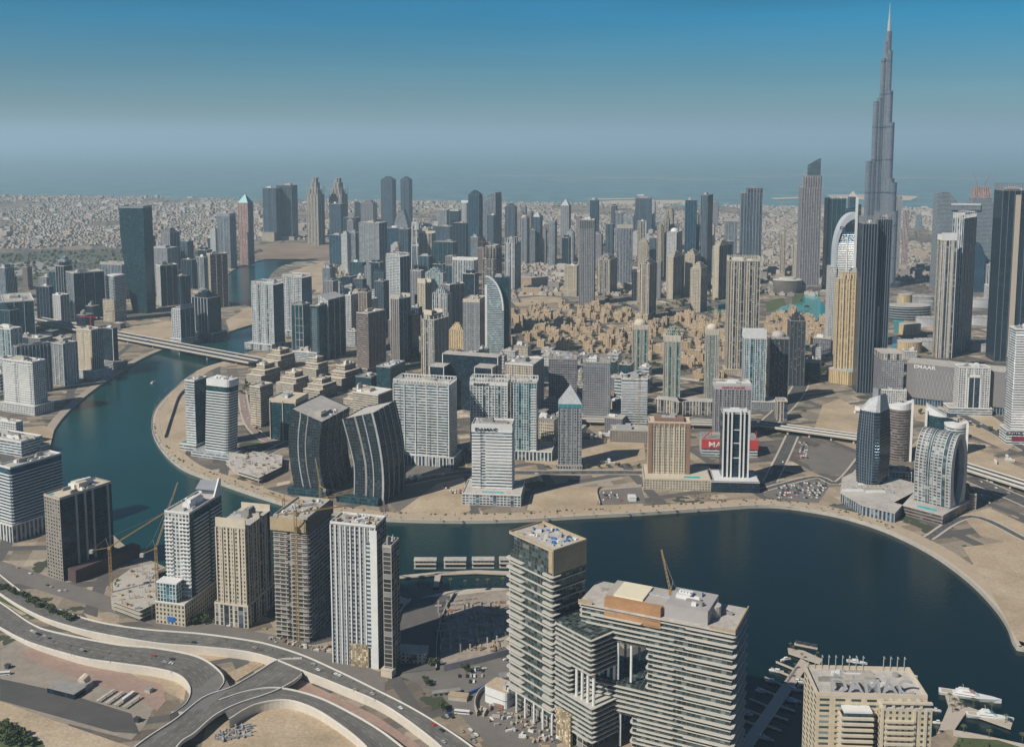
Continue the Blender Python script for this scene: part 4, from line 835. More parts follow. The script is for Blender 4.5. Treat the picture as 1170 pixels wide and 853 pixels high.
# ================================================================ special towers
def rect(x0, y0, x1, y1, z): return [(x0, y0, z), (x1, y0, z), (x1, y1, z), (x0, y1, z)]
def place(xl, xe, xr, yb, yt, th, d=None, wf=None):
    C, W, D, H, c, s = spec(xl, xe, xr, yb, yt, th, d, wf)
    return C + Vector((-c, s, 0)) * W / 2 + Vector((s, c, 0)) * D / 2, W, D, H
def curved(label, xl, xe, xr, yb, yt, th, st, shift, grow=lambda t: (0, 0), top=(0, 0), d=None, n=24, cat='tower', ribs=(), ribm=None, name='tower', seg=1, group=None, units=0, roofm=None):
    """box tower whose plan slides sideways with height; shift(t), grow(t) in metres, top = extra height at the left / right end"""
    ctr, W, D, H = place(xl, xe, xr, yb, yt, th, d); root = thing(name, label, cat, (ctr.x, ctr.y, 0), -R(th), group)
    hw, hd = W / 2, D / 2
    def X(t): g = grow(t); return -hw + shift(t) - g[0], hw + shift(t) + g[1]
    def zz(t, u): return t * (H + top[0] * (1 - u) + top[1] * u)
    rings = []
    for k in range(n + 1):
        t = k / n; a, b = X(t)
        rings.append([(a, -hd, zz(t, 0)), (b, -hd, zz(t, 1)), (b, hd, zz(t, 1)), (a, hd, zz(t, 0))])
    mb = MB(); mb.loft(rings, cap=False); part('facade', mb, facade(st), root)
    mb = MB(); r = rings[-1]; mb.face([(p[0], p[1], p[2] - 1.2) for p in r]); part('roof', mb, roofm or M_roof, root)
    for (u, wd, face) in ribs:
        mb = MB()
        for k in range(n):
            q = []
            for t in (k / n, (k + 1) / n):
                a, b = X(t)
                if face == 'F': x = a + (b - a) * u; q.append(((x - wd / 2, -hd - .7, zz(t, u)), (x + wd / 2, -hd - .7, zz(t, u)), (x + wd / 2, -hd - .02, zz(t, u)), (x - wd / 2, -hd - .02, zz(t, u))))
                else: y = -hd + 2 * hd * u; q.append(((b + .02, y - wd / 2, zz(t, 1)), (b + .7, y - wd / 2, zz(t, 1)), (b + .7, y + wd / 2, zz(t, 1)), (b + .02, y + wd / 2, zz(t, 1))))
            A, B = q
            for i in range(4): mb.face([A[i], A[(i + 1) % 4], B[(i + 1) % 4], B[i]])
        part('curved_rib', mb, ribm or M_plant, root)
    return root, W, D, H
def rings_stack(root, name, rings, fh, tk, out, mat):     # one floor band per storey that follows a loft
    H = rings[-1][0][2]; nf = int(H / fh)
    for i in range(1, nf):
        z = i * fh; k = min(int(z / H * (len(rings) - 1)), len(rings) - 2); A, B = rings[k], rings[k + 1]
        t = (z - A[0][2]) / max(1e-6, B[0][2] - A[0][2]); P = [Vector(a).lerp(Vector(b), t) for a, b in zip(A, B)]
        c = sum(P, Vector()) / len(P); Q = [(p + (p - c).normalized() * out) for p in P]
        mb = MB(); mb.prism([(q.x, q.y) for q in Q], z, z + tk, bottom=True); part(name, mb, mat, root)
# twisted teal tower
c0, W, D, H = place(136, 163.5, 164.5, 358, 238, 6, d=50)
root = thing('tower', 'tall twisted teal glass tower narrowing towards its foot', 'skyscraper', (c0.x, c0.y, 0), -R(6)); rings = []
for k in range(21):
    t = k / 20; nar = .40 * max(0, 1 - t / .75) ** 1.3; rings.append(rect(-W / 2 + W * nar, -D / 2, W / 2, D / 2, t * H))
mb = MB(); mb.loft(rings, cap=False); part('facade', mb, facade('glass_teal'), root)
mb = MB(); mb.box(-W / 2, -D / 2, H, W / 2, D / 2, H + .5); part('roof', mb, M_roofd, root); parapet(root, -W / 2, -D / 2, W / 2, D / 2, H + .5, 5, 1.2, M_steel)
# leaning banded tower on the peninsula
c0, W, D, H = place(236, 262, 272.5, 524, 437, 22)
root = thing('hotel', 'leaning white banded glass tower with rounded corner on the peninsula', 'hotel', (c0.x, c0.y, 0), -R(22))
def lean_ring(z, t):
    s = -6.5 * (1 - t); hw, hd = W / 2, D / 2; P = [(-hw + s, -hd)]
    for k in range(5): a = -math.pi / 2 + k / 4 * math.pi / 2; P.append((hw - 7 + s + 7 * math.cos(a), -hd + 7 + 7 * math.sin(a)))
    P += [(hw + s, hd), (-hw + s, hd)]
    return [(p[0], p[1], z) for p in P]
rings = [lean_ring(H * k / 20, k / 20) for k in range(21)]
mb = MB(); mb.loft(rings); part('facade', mb, facade('glass_teal'), root); rings_stack(root, 'floor_band', rings[:-2], 3.8, 1.7, .5, M_white)
mb = MB(); q = [(p[0] * 1.02, p[1] * 1.02, p[2]) for p in rings[-1]]; mb.prism([(p[0], p[1]) for p in q], H - 7, H + 2.5); part('top_band', mb, M_white, root)
roof_units(root, -W / 2 + 2, -D / 2 + 2, W / 2 - 2, D / 2 - 2, H + 2.5, 9, random.Random(3))
mb = MB(); mb.box(-W / 2 - 24, -D / 2 - 9, 0, W / 2 + 2, D / 2, 7); part('podium', mb, facade('white_band'), root)
mb = MB(); mb.box(W / 2 + 2.1, -D / 2 - 9, 0, W / 2 + 34, -D / 2 - 7, 12); part('podium_wall', mb, M_conc, root)
# two dark curved towers
style("twist", (.03, .042, .05), (.012, .03, .04), fh=3.7, bw=3.2, ww=.72, wh=.55, metal=.15, blind=.25)
r1, W1, D1, H1 = curved('left one of the two dark curved towers, thin pale curved ribs on its front', 333, 368, 400, 566, 480, 18, 'twist', lambda t: 3 - 8 * math.sin(math.pi * min(1, t * 1.05) * .85),
    top=(12, -2), ribs=[(.32, 1.5, 'F'), (.56, 1.5, 'F'), (.25, 1.3, 'R'), (.5, 1.3, 'R'), (.75, 1.3, 'R')], cat='tower')
r2, W2, D2, H2 = curved('right one of the two dark curved towers, broad pale curved ribs on its front', 389, 427, 452, 575, 484, 18, 'twist', lambda t: 12 * math.sin(math.pi * .5 * min(1, (1 - t) * 1.15)), grow=lambda t: (8 * abs(t - .45) - 6, 2 * math.sin(math.pi * t)),
    top=(2, 14), ribs=[(.04, 1.4, 'F'), (.42, 2.8, 'F'), (.66, 1.4, 'F'), (.96, 2.6, 'F'), (.2, 1.2, 'R'), (.42, 1.2, 'R'), (.66, 1.2, 'R'), (.9, 1.2, 'R')], cat='tower')
for rt, W_, D_, H_ in ((r1, W1, D1, H1), (r2, W2, D2, H2)):
    roof_units(rt, -W_ / 2 + 3, -D_ / 2 + 4, W_ / 2 - 4, D_ / 2 - 4, H_ - 2, 18, random.Random(5)); rt.children[1].data.materials[0] = M_roofd
    mb = MB(); mb.box(-W_ / 2 - 3, -D_ / 2 - 9, 0, W_ / 2 + 8, -D_ / 2 - .8, 9, 4, 4); part('podium', mb, facade('glass_teal'), rt)
# tallest spire
Yb = 326; zT = zof(Yb, 20); c0 = at_top(1016.5, Yb, zT)
root = thing('supertall_tower', 'tallest silver stepped skyscraper with a needle spire', 'skyscraper', (c0.x, c0.y, 0), 0)
def cyl(mb, x, y, r, z0, z1, n=14):
    mb.prism([(x + r * math.cos(2 * math.pi * i / n), y + r * math.sin(2 * math.pi * i / n)) for i in range(n)], z0, z1, 1.6, 3.7, cont=True, sm=True)
zf = lambda y: zof(Yb, y)
ks = lambda m: m * .93
mb = MB(); cyl(mb, 0, 0, 11, 0, zf(62)); cyl(mb, 0, 0, 8.2, zf(62), zf(36)); part('core', mb, facade('silver'), root)
for ang, lst in ((180, [(46, 10, 184), (36, 10, 150 + 36), (31, 9, 116), (20, 9, 112), (13, 8, 67), (6, 7, 48)]),
                 (-52, [(46, 10, 240), (38, 10, 208), (28, 10, 203), (22, 9, 140), (12, 9, 104), (7, 7, 58)]),
                 (60, [(46, 10, 225), (36, 10, 190), (26, 9, 160), (18, 9, 138), (10, 8, 85), (6, 7, 50)])):
    mb = MB(); a = R(ang)
    for (rr, rad, y) in lst: cyl(mb, ks(rr) * math.cos(a), ks(rr) * math.sin(a), rad, 0, zf(y))
    part('wing', mb, facade('silver'), root)
mb = MB(); mb.tube((0, 0, zf(38)), (0, 0, zf(24)), 5.5, 10, 4.5); mb.tube((0, 0, zf(24)), (0, 0, zf(14)), 3.2, 8, 2.2); mb.tube((0, 0, zf(14)), (0, 0, zf(4)), 1.8, 6, .8); part('spire', mb, M_plant, root)
mb = MB(); cyl(mb, 0, 0, 62, 0, 14); part('podium', mb, facade('silver'), root)
# sail tower
c0, W, D, H = place(554.5, 575.5, 587, 412, 316, 8, d=26)
root = thing('tower', 'white and glass sail shaped tower with a curved ridge in the centre', 'tower', (c0.x, c0.y, 0), -R(8))
hw = W / 2; prof = [(-hw, 0), (hw, 0), (hw, H * .60)] + [(-hw + W * math.cos(a) ** .9, H * .60 + H * .40 * math.sin(a)) for a in [math.pi / 2 * k / 10 for k in range(1, 10)]] + [(-hw, H)]
style('sail', (.60, .62, .62), (.06, .14, .16), fh=3.7, ww=1, wh=.6, metal=.2)
mb = MB(); mb.extr(prof, -D / 2, -D / 2 + 10); part('sail', mb, facade('sail'), root)
mb = MB()
for i in range(2, len(prof) - 1):
    a, b = prof[i], prof[i + 1]; dx, dz = b[0] - a[0], b[1] - a[1]
    mb.face([(a[0], -D / 2 - .8, a[1]), (a[0] - 3, -D / 2 - .8, a[1] - 1), (b[0] - 3, -D / 2 - .8, b[1] - 1), (b[0], -D / 2 - .8, b[1])][::-1]); mb.face([(a[0], -D / 2 - .8, a[1]), (b[0], -D / 2 - .8, b[1]), (b[0], -D / 2 + 11, b[1] + .3), (a[0], -D / 2 + 11, a[1] + .3)][::-1])
part('curved_rib', mb, M_white, root)
mb = MB(); mb.box(-hw - .8, -D / 2 - .9, 0, -hw + 4, -D / 2 + 10, H * .9); part('fin', mb, M_white, root)
mb = MB(); mb.box(-hw + 8, -D / 2 + 10.05, 0, hw + 10, D / 2 + 8, H * .98, 1.8, 3.7); part('facade', mb, facade('glass_teal'), root)
roof_units(root, -hw + 10, -D / 2 + 12, hw + 6, D / 2 + 4, H * .98, 4, random.Random(2))
# white arched tower with vertical spire
c0, W, D, H = place(951, 980, 984, 402, 243, 5, d=30)
root = thing('tower', 'white arched tower with a curved shoulder and thin vertical spire', 'skyscraper', (c0.x, c0.y, 0), -R(5)); hw = W / 2
z1 = zof(402, 290)
arc = [(hw - W * .86 * math.cos(a) ** .8 if a < 1.57 else hw, z1 + (H - z1) * math.sin(a)) for a in [math.pi / 2 * k / 12 for k in range(13)]]
prof = [(-hw + W * .14, zof(402, 330)), (-hw + W * .14 + 5, zof(402, 330))] + [(x + 5 if x + 5 < hw else hw, z1 + (z - z1) * .86) for x, z in arc] + [(hw, H)] + arc[::-1][1:]
mb = MB(); mb.extr(prof, -D / 2 - 1, D / 2); part('arch', mb, plain('pale_arch', (.46, .49, .52), .6, .08), root)
mb = MB(); zb = zof(402, 277)
mb.box(-hw + W * .14 + 5.2, -D / 2, 0, hw - .5, D / 2, zb, 3.6, 3.7); part('facade', mb, facade('white_band'), root)
mb = MB(); mb.box(-hw + W * .3, -D / 2 + 2, zb + .02, hw - .6, D / 2 - 2, z1 + (H - z1) * .5, 1.8, 3.7); part('upper_tier', mb, facade('glass_dark'), root)
mb = MB(); mb.box(-hw - 1, -D / 2 - 3, 0, -hw + W * .14 + 5, D / 2, zof(402, 305), 3.6, 3.7); part('lower_wing', mb, facade('white_grid'), root)
mb = MB(); mb.box(-hw - 6, -D / 2 - 14, 0, hw - 2, -D / 2 - 3.1, 22, 3.6, 3.7); part('podium', mb, facade('white_band'), root)
mb = MB(); mb.box(hw - 5, -D / 2 - 2.5, 0, hw, -D / 2 - 1.1, zof(402, 225)); part('spire', mb, M_white, root)
TW['arch'] = dict(root=root, W=W, D=D, H=H, z1=z1)
# twin towers joined by a sky bridge
style('sky', (.30, .33, .36), (.07, .11, .14), fh=3.8, bw=3, ww=1, wh=.5, metal=.3, blind=.1)
c0, W, D, H = place(1072, 1096, 1098, 331, 219, 6, d=44)
root = thing('twin_tower', 'hazy grey banded twin skyscrapers joined by a white topped sky bridge', 'skyscraper', (c0.x, c0.y, 0), -R(6)); hw = W / 2; zz = zof(331, 232)
mb = MB(); mb.extr([(-hw, 0), (hw, 0), (hw, zz), (0, H), (-hw, H * .985)], -D / 2, D / 2); part('facade', mb, facade('sky'), root)
xo = (1121 - 1084.5) * c0.y / CF * 1.03; Hb = zof(331, 231)
mb = MB(); mb.box(xo - hw * 1.1, -D / 2, 0, xo + hw * 1.1, D / 2, Hb, 3.6, 3.7); mb.box(xo - hw * .9, -D / 2 + 4, Hb, xo + hw * .9, D / 2 - 4, zof(331, 226)); part('second_tower', mb, facade('sky'), root)
mb = MB(); mb.box(xo - hw * .75, -D / 2 + 6, zof(331, 226) + .05, xo + hw * .8, D / 2 - 6, zof(331, 214)); part('unfinished_crown', mb, facade('pink'), root)
mb = MB(); mb.box(hw * .3, -D / 2 - 4, zof(331, 240), xo - hw * .2, -D / 2 - .05, zof(331, 234)); part('sky_bridge', mb, facade('sky'), root)
mb = MB(); mb.box(hw * .3, -D / 2 - 4, zof(331, 234) + .02, xo - hw * .2, -D / 2 - .05, zof(331, 232.5)); part('bridge_roof', mb, M_white, root)
mb = MB()
for sx, tx in ((-10, -24), (12, 26)):
    z = zof(331, 214); mb.tube((xo + sx, 0, z), (xo + sx, 0, z + 14), 1.2, 4); mb.tube((xo + sx, 0, z + 10), (xo + tx, 0, z + 42), .9, 4, .5)
part('roof_crane', mb, M_cop, root)
# curved glass tower at the right
c0, W, D, H = place(1115, 1127, 1128, 334, 276, 5, d=30); hw = W / 2
root = thing('tower', 'teal glass tower with a rounded top edge in front of the hazy twins', 'tower', (c0.x, c0.y, 0), -R(5))
prof = [(-hw, 0), (hw, 0), (hw, H * .55)] + [(-hw + W * math.cos(a), H * .55 + H * .45 * math.sin(a)) for a in [math.pi / 2 * k / 8 for k in range(1, 8)]] + [(-hw, H)]
mb = MB(); mb.extr(prof, -D / 2, D / 2); part('facade', mb, facade('glass_blue'), root)
# round opera hall
c0 = at_top(899.5, 334, 12); root = thing('opera_hall', 'round dark dhow shaped opera hall with a pale flat roof', 'hall', (c0.x, c0.y, 0), 0); rings = []
for k in range(7):
    t = k / 6; rx = 34 + 8 * math.sin(t * math.pi * .6); ry = 26 + 4 * t
    rings.append([(rx * math.cos(q * math.pi / 12), ry * math.sin(q * math.pi / 12), 34 * t + 3 * t * math.cos(q * math.pi / 12) ** 2) for q in range(24)])
mb = MB(); mb.loft(rings, sm=True); part('drum', mb, plain('dark_bronze', (.16, .14, .125), .6, .15), root)
mb = MB(); mb.loft([[(p[0] * 1.02, p[1] * 1.02, 37) for p in rings[-1]], [(p[0] * .96, p[1] * .96, 39) for p in rings[-1]]]); mb.loft([[(p[0] * .6, p[1] * .6, 39.02) for p in rings[-1]], [(p[0] * .55, p[1] * .55, 44) for p in rings[-1]]]); part('roof', mb, M_roof, root)
# quarter arch office, open A frame, S curved block
c0, W, D, H = place(449, 467, 470, 305, 240, 12, d=30); hw = W / 2
root = thing('tower', 'grey office tower with a quarter arch rising to the right', 'office tower', (c0.x, c0.y, 0), -R(12)); zb = H * .42
prof = [(-hw, 0), (hw, 0), (hw, zb)] + [(hw - W * .35 * (k / 6), zb + (H - zb) * (k / 6) ** .5) for k in range(1, 7)] + [(-hw + W * .65 * (1 - math.sin(math.pi / 2 * k / 8)) * 1.0, zb + (H - zb) * math.cos(math.pi / 2 * k / 8) ** .7) for k in range(1, 8)] + [(-hw, zb)]
mb = MB(); mb.extr(prof, -D / 2, D / 2); part('facade', mb, facade('grey_band'), root)
c0, W, D, H = place(470, 477.5, 478, 322, 254, 12, d=8); hw = W / 2
root = thing('frame_tower', 'slender tower with a white open A shaped frame on top', 'tower', (c0.x, c0.y, 0), -R(12))
mb = MB(); mb.box(-hw, -D, 0, hw * .3, D, H * .6, 3, 3.7); part('facade', mb, facade('grey_rib'), root)
mb = MB()
for a, b in (((-hw, 0), (-hw * .6, H)), ((hw, 0), (hw * .5, H)), ((-hw * .6, H), (hw * .5, H)), ((-hw * .9, H * .62), (hw * .8, H * .62))): mb.tube((a[0], -D - 1, a[1]), (b[0], -D - 1, b[1]), 1.6, 4)
part('open_frame', mb, M_white, root)
c0, W, D, H = place(120, 133, 136, 367, 316, 20, d=30); root = thing('tower', 'pale S curved apartment block left of the twisted teal tower', 'apartment block', (c0.x, c0.y, 0), -R(20))
pts = [(-W / 2 + W * (.5 - .5 * math.cos(k / 8 * math.pi)) * 1.0, -D / 2 + 7 * math.sin(k / 8 * 2 * math.pi)) for k in range(9)]
mb = MB(); mb.prism(pts + [(W / 2, D / 2), (-W / 2, D / 2)], 0, H, 3.6, 3.7, cont=True, sm=False); part('facade', mb, facade('grey_band'), root)
mb = MB(); mb.prism([(p[0] * 1.04, p[1] * 1.04 - .5) for p in pts] + [(W / 2, D / 2), (-W / 2, D / 2)], H + .02, H + 3); part('roof', mb, M_white, root)
mb = MB(); mb.box(-W / 2, -D / 2 - 12, 0, W / 2, -D / 2 - 8, H * .5, 3.6, 3.7); part('lower_wing', mb, facade('cream_grid'), root)
# black glass cube with white edges
c0, W, D, H = place(495, 560, 573, 476, 412, 18, d=30)
root = thing('framed_office', 'low black glass office block with pale roofs and white edge frames', 'office block', (c0.x, c0.y, 0), -R(18)); hw = W / 2
for i, (xa, xb, ya, yb_, zt) in enumerate(((-hw + 6, hw + 4, D / 2 - 4, D / 2 + 16, H), (-hw - 6, -hw + 18, -D / 2, D / 2 - 4.1, H * .82), (hw - 26, hw + 3, -D / 2, D / 2 - 4.1, H * .86))):
    mb = MB(); mb.box(xa, ya, 0, xb, yb_, zt, 1.8, 3.7); part('facade', mb, facade('glass_dark'), root)
    mb = MB(); mb.box(xa - .6, ya - .6, zt + .01, xb + .6, yb_ + .6, zt + 1.6); part('roof', mb, M_roof, root)
    for x in (xa - .7, xb - .5):
        mb = MB(); mb.box(x, ya - .9, 0, x + 1.2, ya - .1, zt); part('edge_frame', mb, M_white, root)
# dark tower with slanted hexagon crown
c0, W, D, H = place(981, 1004, 1018, 566, 472, 44)
root = thing('tower', 'dark bulging glass tower with a grey slanted crown by the right lagoon', 'tower', (c0.x, c0.y, 0), -R(44)); hw, hd = W / 2, D / 2; rings = []
for k in range(25):
    t = k / 24; e = 2.2 * math.sin(math.pi * t); c_ = 4; x, y = hw + e, hd + e
    rings.append([(-x + c_, -y, t * H), (x - c_, -y, t * H), (x, -y + c_, t * H), (x, y - c_, t * H), (x - c_, y, t * H), (-x + c_, y, t * H), (-x, y - c_, t * H), (-x, -y + c_, t * H)])
mb = MB(); mb.loft(rings); part('facade', mb, facade('glass_dark'), root); rings_stack(root, 'floor_band', rings, 3.8, .5, .35, M_rib)
for u in (-.75, -.45, -.15, .15, .45, .75):
    mb = MB()
    for k in range(24):
        A, B = rings[k], rings[k + 1]; xa = (A[1][0]) * u; xb = B[1][0] * u
        mb.face([(xa - .5, A[0][1] - .8, A[0][2]), (xa + .5, A[0][1] - .8, A[0][2]), (xb + .5, B[0][1] - .8, B[0][2]), (xb - .5, B[0][1] - .8, B[0][2])])
        mb.face([(xa + .5, A[0][1] - .8, A[0][2]), (xa + .5, A[0][1], A[0][2]), (xb + .5, B[0][1], B[0][2]), (xb + .5, B[0][1] - .8, B[0][2])])
    part('curved_rib', mb, M_rib, root)
top = rings[-1]; hh = zof(566, 454) - H
mb = MB(); up = [(p[0] * .55 + 2, p[1] * .6 + 2, H + hh * (.85 + .35 * (p[0] / hw) * .5)) for p in top]; mb.loft([top, up], cap=True); part('slanted_crown', mb, M_plant, root)
mb = MB(); mb.box(-2, -3, H + hh * .7, 5, 3, H + hh * 1.35); part('crown_fin', mb, M_steel, root)
# white swooping round offices behind it
def drum(label, xl, xr, yb, yt, st, dep, hiR=0, th=20, cat='office building', cap_m=None, rev=False):
    c0, W, D, H = place(xl, xr, xr, yb, yt, th, d=dep); root = thing('office_building', label, cat, (c0.x, c0.y, 0), -R(th)); hw = W / 2; P = []
    for k in range(13): a = math.pi + k / 12 * math.pi; P.append((hw * math.cos(a), D * .75 * math.sin(a) + D * .3))
    P.append((hw, D / 2)); P.append((-hw, D / 2)); f = lambda x: 1 + (hiR * (x / hw) * .5 if hiR else 0)
    mb = MB(); mb.loft([[(p[0], p[1], 0) for p in P], [(p[0], p[1], H * .90) for p in P]], cap=True); part('facade', mb, facade(st), root)
    mb = MB(); A = [(p[0] * 1.03, p[1] * 1.03, H * .88) for p in P]; B = [(p[0] * 1.03, p[1] * 1.03, H * .93 * f(p[0]) + 2) for p in P]; mb.loft([A, B]); part('swooping_roof', mb, cap_m or M_white, root)
    mb = MB(); x = hw if not rev else -hw; mb.box(x - 1.5, -D * .2, 0, x + 1.5, D / 2 + 1, H * 1.02); part('fin', mb, M_white, root)
    roof_units(root, -hw * .6, -D * .1, hw * .6, D * .4, H * 1.0 + 3, 5, random.Random(8)); return root
drum('round banded office with a white swept roof behind the dark bulging tower', 1014, 1043, 529, 462, 'brown_band', 24, .12)
drum('low round office with a tall white prow roof right of the banded round one', 1059, 1094, 508, 474, 'glass_teal', 26, -.5, rev=True)
drum('short white banded drum office beside the prow roofed one', 1080, 1106, 520, 486, 'white_band', 22, .1)
# oval tower with the hollow end
c0, W, D, H = place(1047, 1089, 1107, 593, 500, 46)
root = thing('oval_tower', 'curved gridded tower with a hollow oval end wall above a turquoise pool', 'hotel', (c0.x, c0.y, 0), -R(46)); hw, hd = W / 2, D / 2
def halfprof():
    out = [(-hd * .86, 0.0)]
    for k in range(1, 9): z = k / 8 * .58; out.append((-hd * (.86 + .14 * math.sin(math.pi / 2 * z / .58)), H * z))
    for k in range(1, 17): a = math.pi * k / 16; out.append((-hd * math.cos(a), H * .58 + H * .42 * math.sin(a)))
    for k in range(7, -1, -1): z = k / 8 * .58; out.append((hd * (.86 + .14 * math.sin(math.pi / 2 * z / .58)), H * z))
    return out
base = halfprof()
style('oval', (.44, .42, .40), (.07, .11, .12), fh=3.7, bw=4.6, ww=.8, wh=.62, metal=.1, vs=4, blind=.8)
mb = MB(); cum = 0
for i in range(len(base) - 1):
    a, b = base[i], base[i + 1]; L = math.hypot(b[0] - a[0], b[1] - a[1])
    mb.face([(-hw, a[0], a[1]), (hw, a[0], a[1]), (hw, b[0], b[1]), (-hw, b[0], b[1])], [(0, cum), (2 * hw, cum), (2 * hw, cum + L), (0, cum + L)]); cum += L
mb.face([(-hw, p[0], p[1]) for p in base[::-1]], None); part('facade', mb, facade('oval'), root)
nB = len(base); inner_r = []
for k in range(nB):
    a = math.pi * 1.5 - (k + .5) / nB * 2 * math.pi; inner_r.append((hd * .66 * math.cos(a), H * .53 + H * .41 * math.sin(a)))
mb = MB()
for i in range(nB):
    a, b, c_, d_ = base[i], base[(i + 1) % nB], inner_r[(i + 1) % nB], inner_r[i]
    mb.face([(hw, a[0], a[1]), (hw, d_[0], d_[1]), (hw, c_[0], c_[1]), (hw, b[0], b[1])][::-1]); mb.face([(hw, d_[0], d_[1]), (hw, c_[0], c_[1]), (hw - 7, c_[0], c_[1]), (hw - 7, d_[0], d_[1])])
part('end_wall', mb, M_plant, root)
mb = MB(); mb.face([(hw - 6.9, p[0], p[1]) for p in inner_r][::-1]); part('recessed_wall', mb, facade('glass_dark'), root)
for i in range(9):
    mb = MB(); x = -hw + (2 * hw - .8) * i / 8; pr = base[2:-3]
    for j in range(len(pr) - 1):
        a, b = pr[j], pr[j + 1]; n_ = Vector((a[0], a[1] - H * .43)).normalized() * .7
        mb.face([(x, a[0] + n_.x, a[1] + n_.y), (x + .8, a[0] + n_.x, a[1] + n_.y), (x + .8, b[0] + n_.x, b[1] + n_.y), (x, b[0] + n_.x, b[1] + n_.y)])
    part('curved_rib', mb, M_plant, root)
mb = MB(); mb.box(-hw - 12, -hd - 24, 0, hw + 3, hd + 4, 11, 5, 3.7); part('podium', mb, facade('brown_band'), root)
mb = MB(); mb.box(-hw - 12.3, -hd - 24.3, 11.01, hw + 3.3, hd + 4.3, 12); part('podium_roof', mb, M_roof, root)
mb = MB(); mb.prism([(-8, -hd - 19), (12, -hd - 19), (14, -hd - 15), (12, -hd - 12), (-8, -hd - 12), (-10, -hd - 15)], 12.02, 12.3); part('pool', mb, M_pool, root)
# grey podium of the dark bulging tower
pp = [G(*q) for q in ((960, 573), (962, 556), (984, 545), (1043, 562), (1044, 572), (1022, 597), (985, 588))]
c = sum(pp, Vector()) / len(pp); root = thing('podium_building', 'curved pale grey podium building under the dark bulging tower', 'building', (c.x, c.y, 0), 0)
P = [(p.x - c.x, p.y - c.y) for p in pp][::-1]
if sum(P[i][0] * P[(i + 1) % 7][1] - P[(i + 1) % 7][0] * P[i][1] for i in range(7)) < 0: P = P[::-1]
mb = MB(); mb.prism(P, 0, 11, 9, 11); part('wall', mb, facade('grey_rib'), root); roof_units(root, -38, -22, 40, 20, 12, 14, random.Random(4)); mb = MB(); mb.prism([(x * 1.01, y * 1.01) for x, y in P], 11.01, 12); part('roof', mb, M_roof, root)
# ================================================================ curved slab complex in the foreground
style('lana', (.10, .105, .10), (.03, .055, .055), fh=3.7, bw=3.4, ww=.86, wh=.9, metal=.2, blind=.4)
M_slab = plain('pale_slab', (.52, .50, .45), .7, .1)
FHT = 3.65
c0, W, D, H = place(583, 632, 669, 838, 631, 50)
LT = thing('slab_complex', 'big unfinished complex of white curved floor slabs at the near shore', 'building complex', (c0.x, c0.y, 0), -R(50)); hw, hd = W / 2, D / 2
mb = MB(); mb.box(-hw, -hd, 12, hw, hd, H - 13, 3.4, FHT); part('left_tower', mb, facade('lana'), LT)
mb = MB(); mb.box(-hw + 4, -hd + .5, H - 12.98, hw, hd, H, 3.4, FHT); part('tower_top', mb, facade('lana'), LT)
mb = MB(); mb.box(hw + .05, -hd - .6, H - 17, hw + .9, hd + .4, H + .8); part('formwork_screen', mb, plain('screen_mesh', (.30, .25, .18), .9, .2), LT)
mb = MB(); mb.box(hw - 4, -hd - .9, H - 16, hw + 0, -hd - .05, H + .5); part('formwork_screen', mb, M_timber, LT)
mb = MB(); mb.box(-hw - .6, -hd - .6, H + .02, hw + .9, hd + .6, H + .7); part('roof', mb, M_roof, LT); parapet(LT, -hw - .6, -hd - .6, hw + .9, hd + .6, H + .7, 1.6, .5, M_timber)
def blob(x0, y0, x1, y1, r, z0, z1):
    P = []
    for cx, cyy, a0 in ((x1 - r, y0 + r, -90), (x1 - r, y1 - r, 0), (x0 + r, y1 - r, 90), (x0 + r, y0 + r, 180)):
        for k in range(4): a = R(a0 + 30 * k); P.append((cx + r * math.cos(a), cyy + r * math.sin(a)))
    mb = MB(); mb.prism(P, z0, z1, bottom=True); return mb
ext = W * .80; ZE = zof(838, 706)
full = blob(-hw - 1.8, -hd - 1.5, hw + 1.3, hd + 1.3, 3, 0, .55).mesh('floor_slab', M_slab)
half = blob(-hw - 2.2, -hd - 3.4, -hw + W * .36, -hd + 6, 2.4, 0, .62).mesh('floor_slab', M_slab)
half2 = blob(hw - W * .2, -hd - 3.2, hw + 2.6, -hd + 7, 2.2, 0, .62).mesh('floor_slab', M_slab)
nfl = int((H - 30) / FHT)
for i in range(nfl):
    z = 16 + i * FHT
    link('floor_slab', full if i % 2 == 0 else half, LT, (0, 0, z))
    if i % 2: link('floor_slab', half2, LT, (0, 0, z))
# lower wing reaching to the right, with an open gap
x0, x1 = hw + 2.2, hw + ext; yd = hd - 4
for (a, b, za, zb, nm) in ((x0, x1, 62, ZE, 'link_wing'), (x0, x0 + ext * .38, 38, 61.9, 'link_leg'), (x0, x1 + 2, 12, 37.9, 'link_base')):
    mb = MB(); mb.box(a, -hd + 1, za, b, yd, zb, 3.4, FHT); part(nm, mb, facade('lana'), LT)
    me = blob(a - 1, -hd - .6, b + 2.0, yd + 1, 2.6, 0, .55).mesh('floor_slab', M_slab)
    for i in range(int((zb - za) / FHT) + 1): link('floor_slab', me, LT, (0, 0, za + i * FHT))
for k in range(4):
    for yy in (-hd + 4, yd - 4):
        mb = MB(); mb.tube((x0 + ext * (.5 + .15 * k), yy, 12), (x0 + ext * (.5 + .15 * k), yy, 62), 1.1, 8); part('column', mb, M_white, LT)
for k in range(6):
    for x, y in ((-hw - 1 + (W + 2) * k / 5, -hd - 1.2),):
        mb = MB(); mb.tube((x, y, 0), (x, y, 16), .9, 8); part('column', mb, M_white, LT)
mb = MB(); mb.box(-hw + 4, -hd + 4, 0, hw + ext - 6, yd - 4, 11.9, 4, 4); part('lobby', mb, facade('site_floor'), LT)
